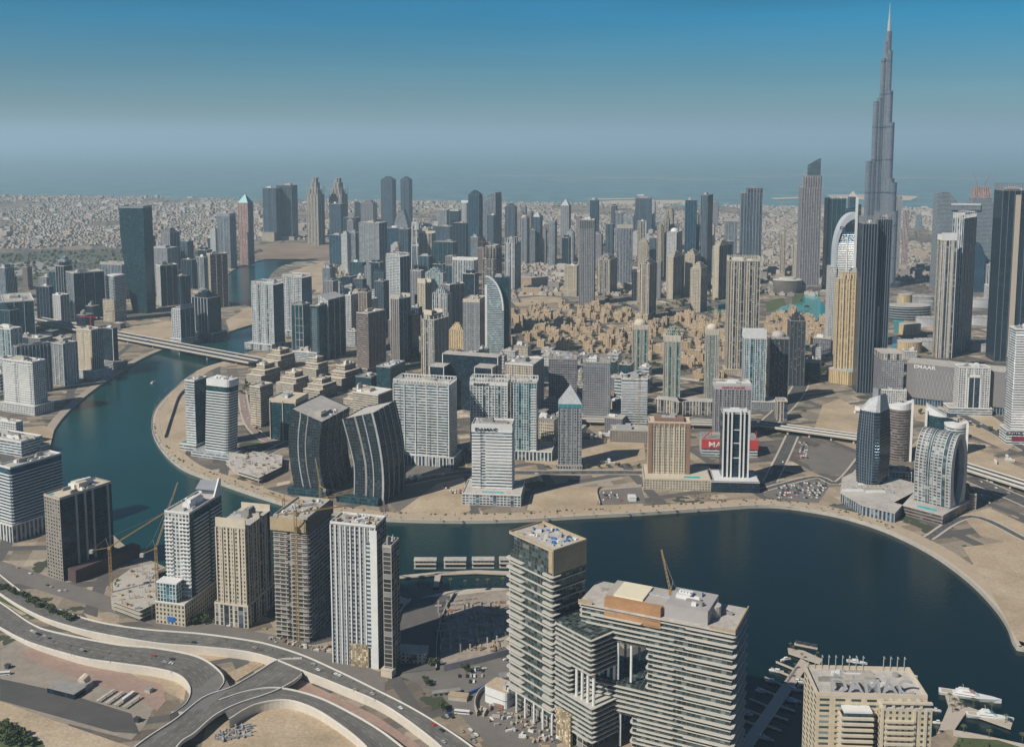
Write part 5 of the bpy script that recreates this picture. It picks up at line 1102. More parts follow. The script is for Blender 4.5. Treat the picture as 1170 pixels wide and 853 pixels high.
mb = MB(); mb.box(hw + ext * .15, -hd - 1.8, .5, hw + ext * .55, -hd + .8, 24); part('scaffold_screen', mb, facade('wrap'), LT)
rr = random.Random(4)
for i in range(40):
    mb = MB(); a, b, c_ = rr.uniform(1, 5), rr.uniform(1, 3), rr.uniform(.6, 2.2); mb.box(-a / 2, -b / 2, 0, a / 2, b / 2, c_)
    o = part('roof_material_stack', mb, [M_plant, M_white, M_timber, M_conc, plain('blue_sheet', (.03, .16, .42), .5)][i % 5 if i != 7 else 4], LT, loc=(rr.uniform(-hw + 4, hw - 4), rr.uniform(-hd + 3, hd - 3), H + .72)); o.rotation_euler.z = rr.uniform(0, 3)
# right slab
c1, W, D, H = place(665, 837, 851, 886, 721, 25)
RS = thing('slab_complex', 'long unfinished white slab building with tall open voids and a roof crane', 'building complex', (c1.x, c1.y, 0), -R(25)); hw, hd = W / 2, D / 2; hd = max(hd, 14)
Za, Zb, Zc = H - 25, H - 55, H - 79
segs = [(-hw, hw * 1.0, Za, H - 1, 'top_wing'), (-hw, hw, Zc, Zb, 'middle_wing'), (-hw + W * .46, hw, Zb + .02, Za - .02, 'upper_leg'), (-hw + W * .36, hw, 0, Zc - .02, 'lower_leg')]
for (a, b, za, zb, nm) in segs:
    mb = MB(); mb.box(a, -hd, za, b, hd, zb, 3.4, FHT); part(nm, mb, facade('lana'), RS)
def rslab_in(z, i, a):
    if ('in', a) not in RSM: RSM['in', a] = blob(a - .4, -hd - .5, hw + .6, hd + .5, .4, 0, .5).mesh('floor_slab', M_slab); RSM['in2', a] = blob(a + W * .03, -hd - 2.2, hw - W * .36, -hd + 3, 1.6, 0, .6).mesh('floor_slab', M_slab)
    link('floor_slab', RSM['in', a], RS, (0, 0, z)); link('floor_slab', RSM['in2', a], RS, (0, 0, z + .02))
def rslab(z, i, a):
    key = (a, i % 2)
    if key not in RSM:
        RSM[key] = blob(a - 2.2, -hd - 1.5, hw + 2.2, hd + 2, 2.8, 0, .66).mesh('floor_slab', M_slab)
        RSM[key, 'x'] = blob(hw - W * .30, -hd - 3.2, hw + 3, hd + 1, 2.2, 0, .66).mesh('floor_slab', M_slab)
        RSM[key, 'y'] = blob(-hw + W * .07, -hd - 3.4, -hw + W * .42, -hd + 3, 1.4, 0, .66).mesh('floor_slab', M_slab)
    link('floor_slab', RSM[key], RS, (0, 0, z))
    if i % 2 == 0: link('floor_slab', RSM[key, 'x'], RS, (0, 0, z + .01))
    elif a < -hw + 1: link('floor_slab', RSM[key, 'y'], RS, (0, 0, z + .01))
RSM = {}
n_ = int((H - 3) / FHT)
for i in range(n_):
    z = H - 3.5 - i * FHT
    a = -hw
    if Zb < z < Za: a = -hw + W * .46
    if z < Zc: a = -hw + W * .36
    rslab(z, i, a) if i % 2 == 0 or i < 3 else rslab_in(z, i, a)
for (za, zb, xs) in ((Zb, Za, (.12, .2, .25, .30, .34, .40)), (0, Zc, (.02, .1, .15, .2, .27, .32))):
    for j, f in enumerate(xs):
        for y in ((-hd + 2,) if j % 2 == 0 else (hd - 3,)):
            mb = MB(); mb.tube((-hw + W * f, y, za + .9), (-hw + W * f, y, zb), 1.0, 8); part('column', mb, M_white, RS)
mb = MB(); mb.box(-hw + 1, -hd - .4, Zb + 1, -hw + W * .06, hd - 2, Za - .5, 2, 2); part('scaffold_screen', mb, facade('wrap'), RS)
mb = MB(); mb.box(-hw - 2, -hd - 2.5, H - .98, hw + 2.5, hd + 2, H + .2); part('roof', mb, M_roof, RS)
for (a, b, h_) in ((-hw - 2, -hw + W * .08, 2.6), (hw - W * .14, hw + 2.5, 2.0)):
    mb = MB(); mb.box(a, -hd - 2.6, H + .21, b, -hd - 1.8, H + h_); part('formwork_screen', mb, M_timber, RS)
mb = MB(); mb.box(hw + 1.8, -hd - 1.7, H + .21, hw + 2.6, hd + 2, H + 2.2); part('formwork_screen', mb, M_timber, RS)
mb = MB(); mb.box(-hw + W * .16, -hd - 1.5, H - 8, -hw + W * .54, -hd + 4, H + 7); part('rust_formwork', mb, plain('rust_plywood', (.40, .22, .11), .85, .25, .6), RS)
mb = MB(); mb.box(-hw + W * .14, -hd + 4.05, H + .21, -hw + W * .55, hd - 4, H + 6); part('core_block', mb, M_conc, RS)
mb = MB(); mb.box(-hw + W * .2, -hd + 6, H + 6.01, -hw + W * .4, hd - 7, H + 7.4); part('pale_sheet', mb, plain('cream_sheet', (.75, .68, .5), .7, .05), RS)
mb = MB(); mb.box(-hw + W * .56, -hd + 1, H + .21, -hw + W * .84, hd - 6, H + 10); part('core_wall', mb, plain('grey_render', (.36, .34, .33), .9, .1), RS)
mb = MB(); mb.prism([(hw - W * .16 + 5 * math.cos(2 * math.pi * k / 12), 5 * math.sin(2 * math.pi * k / 12)) for k in range(12)], H + .21, H + 8); part('core_drum', mb, M_conc, RS)
roof_units(RS, -hw + W * .56, -hd + 2, -hw + W * .84, hd - 7, H + 10, 6, random.Random(3)); roof_units(RS, -hw + 2, -hd + 3, hw - 2, hd - 1, H + .2, 24, random.Random(6))
TW['rs'] = dict(root=RS, W=W, D=2 * hd, H=H, c=c1, th=25); TW['lt'] = dict(root=LT)
# ================================================================ cream tower with rooftop letters, bottom right
c2, W, D, H = place(920, 1012, 1058, 977, 797, 6, d=34, wf=None)
W = 66; c2 = at_top(936, 977, H) + Vector((W / 2, D / 2, 0))
CT = thing('tower', 'cream apartment tower with huge grey rooftop letters by the marina', 'apartment tower', (c2.x, c2.y, 0), -R(3)); hw, hd = W / 2, D / 2
style('creamt', (.58, .49, .35), (.05, .09, .10), fh=3.6, bw=9.0, ww=.62, wh=.42, blind=.2)
style('creamt2', (.58, .49, .35), (.05, .09, .10), fh=3.6, bw=3.6, ww=.4, wh=.45, blind=.2)
mb = MB(); mb.box(-hw, -hd, 0, hw, hd, H, 9, 3.6); part('facade', mb, facade('creamt'), CT)
mb = MB(); mb.box(-hw + 15, -hd - 7, 0, -hw + 31, -hd - .02, H - 6, 16, 3.6); part('glass_bay', mb, facade('glass_teal'), CT)
mb = MB(); mb.box(-hw + 14.6, -hd - 7.4, H - 6, -hw + 31.4, -hd - .02, H - 4.8); part('bay_roof', mb, M_white, CT)
mb = MB(); mb.box(hw - 30, -hd - 9, 0, hw, -hd - .02, H - 2, 3.6, 3.6); part('right_wing', mb, facade('creamt2'), CT)
mb = MB(); mb.box(-.5, 0, 0, 16.6, .01, 1.2)
bay = MB(); bay.box(-hw + 14, -hd - 9, 0, -hw + 32, -hd - 7.02, 1.2, bottom=True); bay.box(-hw + 12.6, -hd - 9, 0, -hw + 13.99, -hd - .03, 1.2, bottom=True); me = bay.mesh('balcony', M_cream)
bw_ = MB(); bw_.box(hw - 28, -hd - 11, 0, hw - 11, -hd - 9.02, 1.3, bottom=True); me2 = bw_.mesh('balcony', M_cream)
bg_ = MB(); bg_.box(-hw + 32.1, -hd - 1.2, 0, hw - 30.1, -hd - .03, 1.1, bottom=True); me3 = bg_.mesh('balcony', M_cream)
for i in range(int(H / 3.6) - 2):
    z = H - 9.6 - i * 3.6
    if z > 3 and i < 28: link('balcony', me, CT, (0, 0, z)); link('balcony', me2, CT, (0, 0, z)); link('balcony', me3, CT, (0, 0, z))
for x in (hw - 29.9, hw - 11, hw - 4.5):
    mb = MB(); mb.box(x, -hd - 9.8, 0, x + 1.4, -hd - 9.02, H - 2); part('pilaster', mb, M_cream, CT)
mb = MB(); mb.box(-hw, -hd, H + .01, hw, hd, H + .6); part('roof', mb, M_roof, CT); parapet(CT, -hw, -hd, hw, hd, H + .6, 2.2, .8, M_cream)
mb = MB(); mb.box(hw - 30, -hd - 9, H - 1.98, hw, -hd - .02, H - 1.2); part('wing_roof', mb, M_roof, CT)
mb = MB(); x = hw - 29
while x < hw - 4: mb.box(x, -hd - 9, H - 1.19, x + 1.6, -hd - 2, H + 1.6); x += 5.4
mb.box(hw - 30, -hd - 9.6, H + 1.61, hw, -hd - 7.2, H + 2.6); part('pergola', mb, M_cream, CT)
roof_units(CT, -hw + 3, -hd + 6, hw - 3, hd - 3, H + .6, 14, random.Random(12))
for i in range(15):
    if i in (9, 10): continue
    mb = MB(); mb.tube((-hw + 2 + i * 4.3, hd - 1, H + .6), (-hw + 2 + i * 4.3, hd - 1, H + 10), .28, 4); mb.tube((-hw + 2 + i * 4.3, hd - 1, H + 10), (-hw + 2 + i * 4.3, hd - 4, H + 10), .22, 4); part('steel_post', mb, M_plant, CT)
sign_text(CT, 'DAMAC', 12, (1, -hd + 3, H + 1.2), (R(58), 0, 0), plain('grey_letters', (.30, .30, .31), .5, .08), sx=1.18, depth=.6)
mb = MB(); mb.tube((-hw + 10, -hd + 3.6, H + 1.2), (hw - 12, -hd + 3.6, H + 1.2), .3, 4); part('letter_frame', mb, M_steel, CT)
# ================================================================ big mall and quay-side shopping hall
q = place(1008, 1033, 1036, 462, 412, 4, d=50)
c0, W, D, H = q; root = thing('flats_block', 'grey balcony flats at the left end of the long grey mall wall', 'apartment block', (c0.x, c0.y, 0), -R(4))
mb = MB(); mb.box(-W / 2, -D / 2, 0, W / 2, D / 2, H, 4, 3.7); part('facade', mb, facade('mauve_grid'), root); mb = MB(); mb.box(-W / 2, -D / 2 + 6, H + .02, W / 2, D / 2, H + 10, 4, 3.7); part('penthouse', mb, facade('cream_rib'), root)
mb = MB(); mb.box(-W / 2, -D / 2 + 6, H + 10.02, W / 2, D / 2, H + 11); part('roof', mb, M_roof, root)
aL, aR = G(1034, 461), G(1160, 476); L = (aR - aL).length; ang = math.atan2(aR.y - aL.y, aR.x - aL.x); Hm = zof(462, 415)
root = thing('mall_wall_building', 'long grey mall car park building with diamond pattern wall and white letters', 'building', (aL.x, aL.y, 0), ang)
mb = MB(); mb.box(0, 0, 12, L, 46, Hm); part('wall', mb, plain('mall_grey', (.20, .19, .19), .8, .08), root); mb = MB(); mb.box(2, 2, 0, L - 2, 44, 11.98, 9, 12); part('colonnade', mb, facade('glass_rib'), root)
mb = MB(); mb.box(-.4, -.4, Hm + .02, L + .4, 46.4, Hm + .8); part('roof', mb, M_roof, root)
mb = MB(); n = 16; x0 = L * .09; x1 = L * .62; z0, z1 = 14, Hm - 8
for i in range(n):
    xa = x0 + (x1 - x0) * i / n; xb = x0 + (x1 - x0) * (i + 1) / n
    for a, b in (((xa, z0), (xb, (z0 + z1) / 2)), ((xb, (z0 + z1) / 2), (xa, z1)), ((xb, z0), (xa, (z0 + z1) / 2)), ((xa, (z0 + z1) / 2), (xb, z1))): mb.tube((a[0], -.25, a[1]), (b[0], -.25, b[1]), .28, 4)
part('diamond_lattice', mb, M_plant, root); sign_text(root, 'EMAAR', 8.5, (L * .17, -.5, Hm - 7.5), (R(90), 0, 0), M_white, sx=1.25)
tower('cream roof terrace strip behind the long grey mall wall', 1062, 1150, 1154, 436, 426, -4, 'cream_grid', d=30, cat='building', units=0, name='terrace_building')
# curvy mall buildings
def oval_building(label, px, yb, rx, ry, h, mat, bands=0, cat='mall building', roofm=None, a0=0, a1=360, name='mall_building', bandm=None, fs=None):
    c = at_top(px, yb, 0); c.y += ry; root = thing(name, label, cat, (c.x, c.y, 0), 0)
    P = [(rx * math.cos(R(a0 + (a1 - a0) * k / 28)), ry * math.sin(R(a0 + (a1 - a0) * k / 28))) for k in range(28)]
    mb = MB(); mb.prism(P, 0, h, 3.6, 4, cont=True, sm=True); part('drum_wall', mb, mat, root)
    mb = MB(); mb.prism([(x * 1.02, y * 1.02) for x, y in P], h + .01, h + 1.2); part('roof', mb, roofm or M_roof, root)
    for i in range(bands):
        z = h * (i + .6) / (bands + .3); mb = MB(); k = 1.10 - .03 * abs(i - bands / 2); mb.prism([(x * k, y * k) for x, y in P], z, z + 1.6, bottom=True); part('terrace_band', mb, bandm or M_plant, root)
    return root
oval_building('oval mall wing with four curved balcony bands beside the lake', 1043, 366, 52, 34, 32, facade('glass_dark'), 5)
style('fluted', (.60, .46, .26), (.30, .22, .13), fh=30, bw=3.4, ww=.35, wh=1, blind=0)
oval_building('upper golden fluted round mall entrance beside the lake', 1043, 383, 24, 20, 22, facade('fluted'))
oval_building('lower golden fluted round mall entrance near the mall car park', 1043, 404, 25, 20, 22, facade('fluted'))
oval_building('small golden drum on top of the balcony banded mall wing', 1036, 352, 18, 14, 34, facade('fluted'))
for i, (px, y, rx, ry, h, lb) in enumerate(((1066, 374, 34, 18, 20, 'grey vaulted mall roof left of the white pillared tower'), (1064, 400, 30, 22, 17, 'wide grey mall roof behind the golden drum'), (1130, 352, 46, 20, 22, 'ribbed grey mall roof nearest the curved glass tower'),
        (1131, 372, 44, 18, 18, 'flat grey mall roof between the ribbed and swept ones'), (1133, 402, 40, 26, 15, 'swept pale mall roof in front of the tan striped skyscraper'), (1060, 356, 22, 12, 24, 'small grey mall roof behind the banded wing'), (1048, 346, 50, 14, 14, 'low dark green edged mall deck near the tallest tower'))):
    rt = oval_building(lb, px, y, rx, ry, h, M_plant, roofm=plain('mall_roof', (.33, .32, .31), .8, .2, .05)); 
    mb = MB(); rx2 = rx * .8
    for k in range(5): mb.box(-rx2 + k * rx2 * .42, -ry * .5, h + 1.25, -rx2 + k * rx2 * .42 + 3, ry * .5, h + 3); 
    part('skylight', mb, M_roof, rt)
# cream colonnade arcs
def arc_block(label, pts, yb_h, st, depth, cat='building', name='building'):
    P = [G(x, y) for x, y in pts]; c = sum(P, Vector()) / len(P); root = thing(name, label, cat, (c.x, c.y, 0), 0); mb = MB(); rf = MB(); S = STY[st]; cu = 0
    E = []
    for i, p in enumerate(P):
        t = (P[min(i + 1, len(P) - 1)] - P[max(0, i - 1)]).normalized(); nn = Vector((-t.y, t.x, 0)) * depth; E.append((p - c, p + nn - c))
    h = yb_h
    for i in range(len(P) - 1):
        a, b, b2, a2 = E[i][0], E[i + 1][0], E[i + 1][1], E[i][1]; L = max(1, round((b - a).length / S['bw'])) * S['bw']
        f = lambda v, z: (v.x, v.y, z)
        mb.face([f(a, 0), f(b, 0), f(b, h), f(a, h)], [(0, 0), (L, 0), (L, h), (0, h)]); mb.face([f(b2, 0), f(a2, 0), f(a2, h), f(b2, h)])
        rf.face([f(a, h), f(b, h), f(b2, h), f(a2, h)])
    for e in (E[0], E[-1]): mb.face([(e[0].x, e[0].y, 0), (e[1].x, e[1].y, 0), (e[1].x, e[1].y, h), (e[0].x, e[0].y, h)])
    part('facade', mb, facade(st), root); part('roof', rf, M_roof, root); return root
arc_block('curved cream colonnade building, left segment below the green towers', [(748, 471), (765, 472.5), (775, 475)], 22, 'cream_rib', 24)
arc_block('curved cream colonnade building, right segment below the green towers', [(776, 474), (795, 474), (815, 475), (833, 478)], 22, 'cream_rib', 24)
# shopping hall with the red sign
c0, W, D, H = place(802, 866, 870, 522, 503, 5, d=34); root = thing('shop_hall', 'shopping hall with a big red sign panel and a red rooftop arrow', 'hall', (c0.x, c0.y, 0), -R(5)); hw, hd = W / 2, D / 2
mb = MB(); mb.box(-hw, -hd, 0, hw, hd, H, 4, 4); part('facade', mb, facade('white_band'), root); mb = MB(); mb.box(-hw, -hd, H + .01, hw, hd, H + 1); part('roof', mb, M_roofd, root)
mb = MB(); mb.box(-hw - .4, -hd - 1, H * .45, hw + .6, -hd - .05, H); part('sign_panel', mb, M_red, root); sign_text(root, 'MAG', H * .42, (-hw + W * .3, -hd - 1.4, H * .57), (R(90), 0, 0), M_white, sx=1.3)
mb = MB(); mb.tube((-hw + 2, -hd + 2, H + 1), (-hw + 14, -hd + 4, H + 12), .8, 4); mb.tube((-hw + 14, -hd + 4, H + 12), (-hw + 13, -hd + 4, H + 2), .5, 4); part('rooftop_arrow', mb, M_red, root); mb = MB(); mb.box(hw - 3, -hd, H + 1.01, hw - 2, -hd + 1, H + 13); part('rooftop_mast', mb, M_red, root)
roof_units(root, -hw + 8, -hd + 3, hw - 3, hd - 3, H + 1, 9, random.Random(1))
# lettering, fins and odd pieces on table towers
def on(key, txt, size, zoff, mat, fx=.5, sx=1.25, dy=.6, lb=None, face='F'):
    i = TW[key]; sign_text(i['root'], txt, size, (-i['hw'] + i['W'] * fx, -i['hd'] - dy, i['H'] - zoff), (R(90), 0, 0), mat, sx=sx, label=lb)
on('dam1', 'DAMAC', 5.2, 6.0, M_black, .36, 1.5, 1.6); on('dam2', 'DAMAC', 4, 4.3, M_black, .3, 1.5, 1.4); on('redsign', 'MAZAYA BUSINESS', 3.4, 5, M_red, .5, 1.15, .9)
on('zabeel', 'ADDRESS', 9, 9, M_white, .5, 1.1, 1.0)
i = TW['arch']; sign_text(i['root'], 'DAMAC', 8, (i['W'] * .18, -i['D'] / 2 - 1.4, i['z1'] + (i['H'] - i['z1']) * .60), (R(90), 0, 0), M_black, sx=1.3)
i = TW['redge']; sign_text(i['root'], 'DAMAC', 5, (-i['hw'] + 4, -i['hd'] - 4.6, 14), (R(90), 0, 0), M_black, sx=1.3)
mb = MB(); mb.box(-i['hw'] + 1, -i['hd'] - 4.6, 5, -i['hw'] + 24, -i['hd'] - 4.05, 12); part('screen_panel', mb, plain('dark_red_screen', (.22, .02, .05), .4), i['root'])
i = TW['blk2']
mb = MB(); mb.box(-8, -i['hd'] - 2.2, i['H'] * .15, -5, -i['hd'] - 1.7, i['H'] * .5); part('vertical_sign_strip', mb, M_steel, i['root'])
def pool_on(key, x, y, w_, d_, z, dy=0):
    i = TW[key]; mb = MB(); mb.box(x, y, z, x + w_, y + d_, z + .25); part('pool', mb, M_pool, i['root'])
i = TW['dam1']; pool_on('dam1', -i['hw'] + 14, -i['hd'] - 16, 26, 5.5, 13.55); i = TW['tanhotel']; pool_on('tanhotel', i['hw'] - 8, -i['hd'] - 16, 20, 6, 13.55)
i = TW['brownt']; pool_on('brownt', -i['hw'] - 17, -i['hd'] + 2, 10, 6, 14.55); i = TW['pen1']; pool_on('pen1', -i['hw'] - 7, -i['hd'] - 1, 6, 6, 8.55); i = TW['gold']
mb = MB(); n = 14; P = [(i['hw'] + 16 - 0 + 0 * k, 0) for k in range(1)]
P = [(-i['hw'] - 9, -i['hd'] - 4), (-i['hw'] + 4, -i['hd'] - 14), (0, -i['hd'] - 24), (i['hw'] + 6, -i['hd'] - 20), (i['hw'] + 22, i['hd']), (i['hw'] + 12, i['hd'] + 8), (-i['hw'] - 9, i['hd'] + 4)]
mb.prism(P, 0, 24, 8, 30); part('podium', mb, facade('fluted'), i['root']); mb = MB(); mb.prism([(x * 1.01, y * 1.01) for x, y in P], 24.02, 25); part('podium_roof', mb, M_roof, i['root']); mb = MB(); mb.box(-4, -i['hd'] - 16, 25.02, 12, -i['hd'] - 10, 25.3); part('pool', mb, M_pool, i['root'])
i = TW['gold']; mb = MB(); mb.tube((-6, -i['hd'] + 4, i['H']), (-6, -i['hd'] + 4, i['H'] + 70), 1.4, 6, 1.0); part('spire', mb, M_white, i['root'])
i = TW['slantfin']; hw, hd, H = i['hw'], i['hd'], i['H']
mb = MB(); mb.face([(hw - .2, hd - 14, H), (hw - .2, hd, H), (hw - .2, hd, H + 17), (hw - .2, hd - 3, H + 17)]); mb.face([(hw - 1.6, hd - 14, H), (hw - 1.6, hd - 3, H + 17), (hw - 1.6, hd, H + 17), (hw - 1.6, hd, H)]); mb.face([(hw - .2, hd - 14, H), (hw - .2, hd - 3, H + 17), (hw - 1.6, hd - 3, H + 17), (hw - 1.6, hd - 14, H)]); mb.face([(hw - .2, hd - 3, H + 17), (hw - .2, hd, H + 17), (hw - 1.6, hd, H + 17), (hw - 1.6, hd - 3, H + 17)]); part('slanted_fin', mb, M_white, i['root'])
mb = MB(); mb.face([(-hw + 1, hd - 6, H + 6), (hw - 2, hd - 6, H + 6), (hw - 2, hd + 4, H + 12), (-hw + 1, hd + 4, H + 12)]); mb.face([(-hw + 1, hd - 6, H + 5.4), (-hw + 1, hd + 4, H + 11.4), (hw - 2, hd + 4, H + 11.4), (hw - 2, hd - 6, H + 5.4)]); part('canopy', mb, M_steel, i['root'])
mb = MB(); mb.box(-hw - 3, -hd - 12, 20.5, hw - 8, -hd - .5, 38, 3.6, 3.6); part('lower_tower', mb, facade('white_teal'), i['root']); mb = MB(); mb.box(-hw - 3.4, -hd - 12.4, 38.02, hw - 7.6, -hd - .4, 39.4); part('lower_roof', mb, M_white, i['root'])
mb = MB(); mb.box(-hw + 8, -hd - 14.3, 3, -hw + 16, -hd - 14.05, 8); part('blue_sign_panel', mb, plain('blue_panel', (.03, .14, .42), .4), i['root']); 
i = TW['brown']; hw, hd, H = i['hw'], i['hd'], i['H']
for f in (.28, .45, .6, .9):
    mb = MB(); mb.box(hw + .02, -hd + i['D'] * f, 0, hw + 1.1, -hd + i['D'] * f + 2.2, H); part('fin', mb, plain('taupe_fin', (.30, .29, .28), .7), i['root'])
mb = MB(); mb.box(-hw + 4, -2, H + .6, hw - 8, 8, H + 7.5); part('stair_tower', mb, M_cream, i['root'])
mb = MB(); mb.box(hw + 1.2, -hd + 4, 0, hw + 14, hd + 22, 13); part('podium_wing', mb, plain('dark_red_brown', (.09, .055, .055), .8), i['root'])
mb = MB(); mb.prism([(-hw + 5 + 2.5 * math.cos(k * math.pi / 6), -hd + 5 + 2.5 * math.sin(k * math.pi / 6)) for k in range(12)], H + .62, H + .9); part('pool', mb, M_pool, i['root'])
i = TW['site1']; hw, hd, H = i['hw'], i['hd'], i['H']
mb = MB(); mb.box(-hw - 2, -hd - 2.2, H - 11, hw + .1, -hd - 1.5, H + 1); part('formwork_screen', mb, M_timber, i['root']); mb = MB(); mb.box(hw + 1.3, -hd - 2, H - 11, hw + 1.9, hd + 1, H + 1); part('formwork_screen', mb, M_dark, i['root'])
rr = random.Random(9)
for key, nn_ in (('site1', 44), ('site2', 40)):
    i = TW[key]
    for k in range(nn_):
        mb = MB(); a, b, c_ = rr.uniform(1, 6), rr.uniform(.8, 3), rr.uniform(.5, 2.5); mb.box(-a / 2, -b / 2, 0, a / 2, b / 2, c_)
        o = part('roof_material_stack', mb, [M_plant, M_conc, M_timber, M_white][k % 4], i['root'], loc=(rr.uniform(-i['hw'] + 3, i['hw'] - 3), rr.uniform(-i['hd'] + 3, i['hd'] - 3), i['Z'] + .02 * k)); o.rotation_euler = (rr.uniform(-.1, .1), rr.uniform(-.1, .1), rr.uniform(0, 3))
i = TW['site2']; hw, hd, H = i['hw'], i['hd'], i['H']
for (a, b, z0, z1, m_) in ((-hw + i['W'] * .42, -hw + i['W'] * .82, 0, 20, facade('wrap')), (hw - 4.5, hw + 1.5, 0, H * .985, M_white), (hw - 8, hw - 4.6, 18, H * .9, facade('white_band'))):
    mb = MB(); mb.box(a, -hd - 1.6, z0, b, -hd - 1.0, z1, 3, 4); part('cladding_strip', mb, m_, i['root'])
i = TW['off1']; hw, hd, H = i['hw'], i['hd'], i['H']
mb = MB(); mb.face([(-hw + 6, -4, H + 4), (hw - 4, 6, H + 12), (hw - 2, hd, H + 12), (-hw + 10, hd - 2, H + 4)]); mb.face([(-hw + 6, -4, H + 3), (-hw + 10, hd - 2, H + 3), (hw - 2, hd, H + 11), (hw - 4, 6, H + 11)]); part('slanted_roof_slab', mb, M_plant, i['root'])
i = TW['blade']; hw, hd, H = i['hw'], i['hd'], i['H']
for f in (.03, .20, .34, .66, .80, .97):
    mb = MB(); mb.box(-hw + i['W'] * f - .9, -hd - 2.4, 13.5, -hw + i['W'] * f + .9, -hd - .02, H + 5); part('blade', mb, M_white, i['root'])
for z in (H * .4, H * .6, H * .78):
    mb = MB(); mb.box(-hw + i['W'] * .36, -hd - .6, z, -hw + i['W'] * .64, -hd - .02, z + 1); part('floor_band', mb, M_white, i['root'])
i = TW['hblock']; hw, hd, H = i['hw'], i['hd'], i['H']
mb = MB(); mb.box(-hw * .35, -hd - .5, 11.6, hw * .35, -hd - .02, H * .8, 2, 3.7); part('glass_slot', mb, facade('glass_dark'), i['root'])
for x in (-hw * .42, hw * .36):
    mb = MB(); mb.box(x, -hd - 1.6, 11.6, x + 2, -hd - .1, H * .86); part('fin', mb, M_white, i['root'])
mb = MB(); mb.box(-hw * .42, -hd - 1.6, H * .80 + .1, hw * .42, -hd - .1, H * .86); part('lintel', mb, M_white, i['root'])
i = TW['addr']; hw, hd, H = i['hw'], i['hd'], i['H']
mb = MB(); mb.extr([(-hw + i['W'] * .28, H + .6), (hw - .08 * i['W'], H + .6), (hw - .08 * i['W'], H + 50), (hw - i['W'] * .25, H + 46), (-hw + i['W'] * .28, H + 30)], -hd + 8, -hd + 16); part('curved_crown', mb, facade('glass_band'), i['root'])
i = TW['rblue']; hw, hd, H = i['hw'], i['hd'], i['H']
mb = MB(); mb.box(-hw + i['W'] * .36, -hd - 2.2, 0, -hw + i['W'] * .5, -hd - .02, H - 8); part('tan_strip', mb, plain('tan_strip', (.50, .42, .34), .7, .05), i['root'])
i = TW['tanhotel']; hw, hd, H = i['hw'], i['hd'], i['H']
for a, b in ((-hw, -hw + 5), (hw - 5, hw)):
    mb = MB(); mb.box(a, -hd - 1.4, 13.6, b, -hd - 1.02, H); part('corner_frame', mb, M_cop, i['root'])
mb = MB(); mb.box(-hw + 8, -hd + 3, H + .6, hw - 8, hd - 3, H + 5, 4, 4); part('penthouse', mb, M_cop, i['root'])
# ================================================================ low-rise quarters
FOOT = []                                                    # footprints already taken (x, y, radius)
for o in list(col.objects):
    if o.parent is None and o.type == 'EMPTY' and o.get('category'):
        r_ = 14.0
        for ch in o.children:
            if ch.type == 'MESH':
                for b in ch.bound_box: r_ = max(r_, math.hypot(b[0], b[1]))
        FOOT.append((o.location.x, o.location.y, min(r_, 75)))
def free(x, y, r):
    for (a, b, c_) in FOOT:
        if (a - x) ** 2 + (b - y) ** 2 < (c_ + r) ** 2 * .62: return False
    return True
def inside(x, y, P):
    c_ = False; j = len(P) - 1
    for i in range(len(P)):
        if (P[i][1] > y) != (P[j][1] > y) and x < (P[j][0] - P[i][0]) * (y - P[i][1]) / (P[j][1] - P[i][1]) + P[i][0]: c_ = not c_
        j = i
    return c_
def W2(pts): return [(G(x, y).x, G(x, y).y) for x, y in pts]
CAN = [(p.x, p.y) for p in C3]
def px_of(x, y, z=0):
    f = y * cp + (CH - z) * sp; return 585 + CF * x / f, CY0 - CF * (y * sp - (CH - z) * cp) / f
# -- terraced cream office blocks on the peninsula
for n_, (lb, a) in enumerate((('first cream terraced office block beside the bridge ramp', (281, 298, 320, 441, 421)), ('tall cream terraced office block at the bridge end with the grey back', (299, 317, 337, 424, 404)),
        ('cream terraced block in the middle of the office quarter', (315, 335, 353, 451, 430)), ('cream terraced block behind the middle one, near the teal towers', (345, 361, 375, 435, 412)),
        ('cream terraced block right of the middle one', (346, 365, 385, 457, 438)), ('cream terraced block at the right end of the office quarter', (372, 390, 412, 447, 422)),
        ('small cream block behind the left dark curved tower', (392, 404, 425, 467, 449)), ('long pale block with a white cluttered roof behind the dark curved towers', (403, 432, 449, 478, 452)))):
    tower(lb, *a, 28, 'cream_band', st2='brown_band', name='terraced_block', cat='office block', units=3, trim=M_cream, roofm=M_cream if n_ < 7 else M_white, tiers=[(0, .55, 0, 0, 0, 0), (.55, .78, .04, .04, .22, 0), (.78, 1, .16, .3, .42, .05)] if n_ < 7 else None)  # shade of the right faces is put into the colour as a darker style
tower('cream balcony flats on the curving red street', 285, 297, 312, 488, 443, 28, 'cream_band', st2='brown_band', name='flats_block', cat='apartment block', trim=M_cream, units=3, slabs=(3.7, .9, .9, .9, M_cream, [(.1, .6)], [(0, .6)], 6))
tower('cream framed office block with a dark glass hall front', 308, 338, 352, 504, 458, 14, 'glass_teal', st2='glass_dark', name='office_block', cat='office block', trim=M_cream, roofm=M_cream, units=3, fins=(2, 0, 1.5, M_cream), topband=(4, M_cream))
tower('low white banded building near the teal office towers', 334, 362, 372, 414, 404, 22, 'white_band', name='building', cat='building', units=6)
tower('low grey teal building between office quarter and brown tower', 406, 424, 434, 446, 432, 22, 'glass_teal', name='building', cat='building')
tower('low glass building with a white flat roof left of the white slab tower', 430, 446, 463, 447, 420, 22, 'glass_teal', name='building', cat='building', roofm=M_white)
tower('white framed low building between the two right lagoon towers', 1016, 1042, 1046, 553, 541, 12, 'white_frame', d=24, name='building', cat='building', units=2, roofm=M_green)
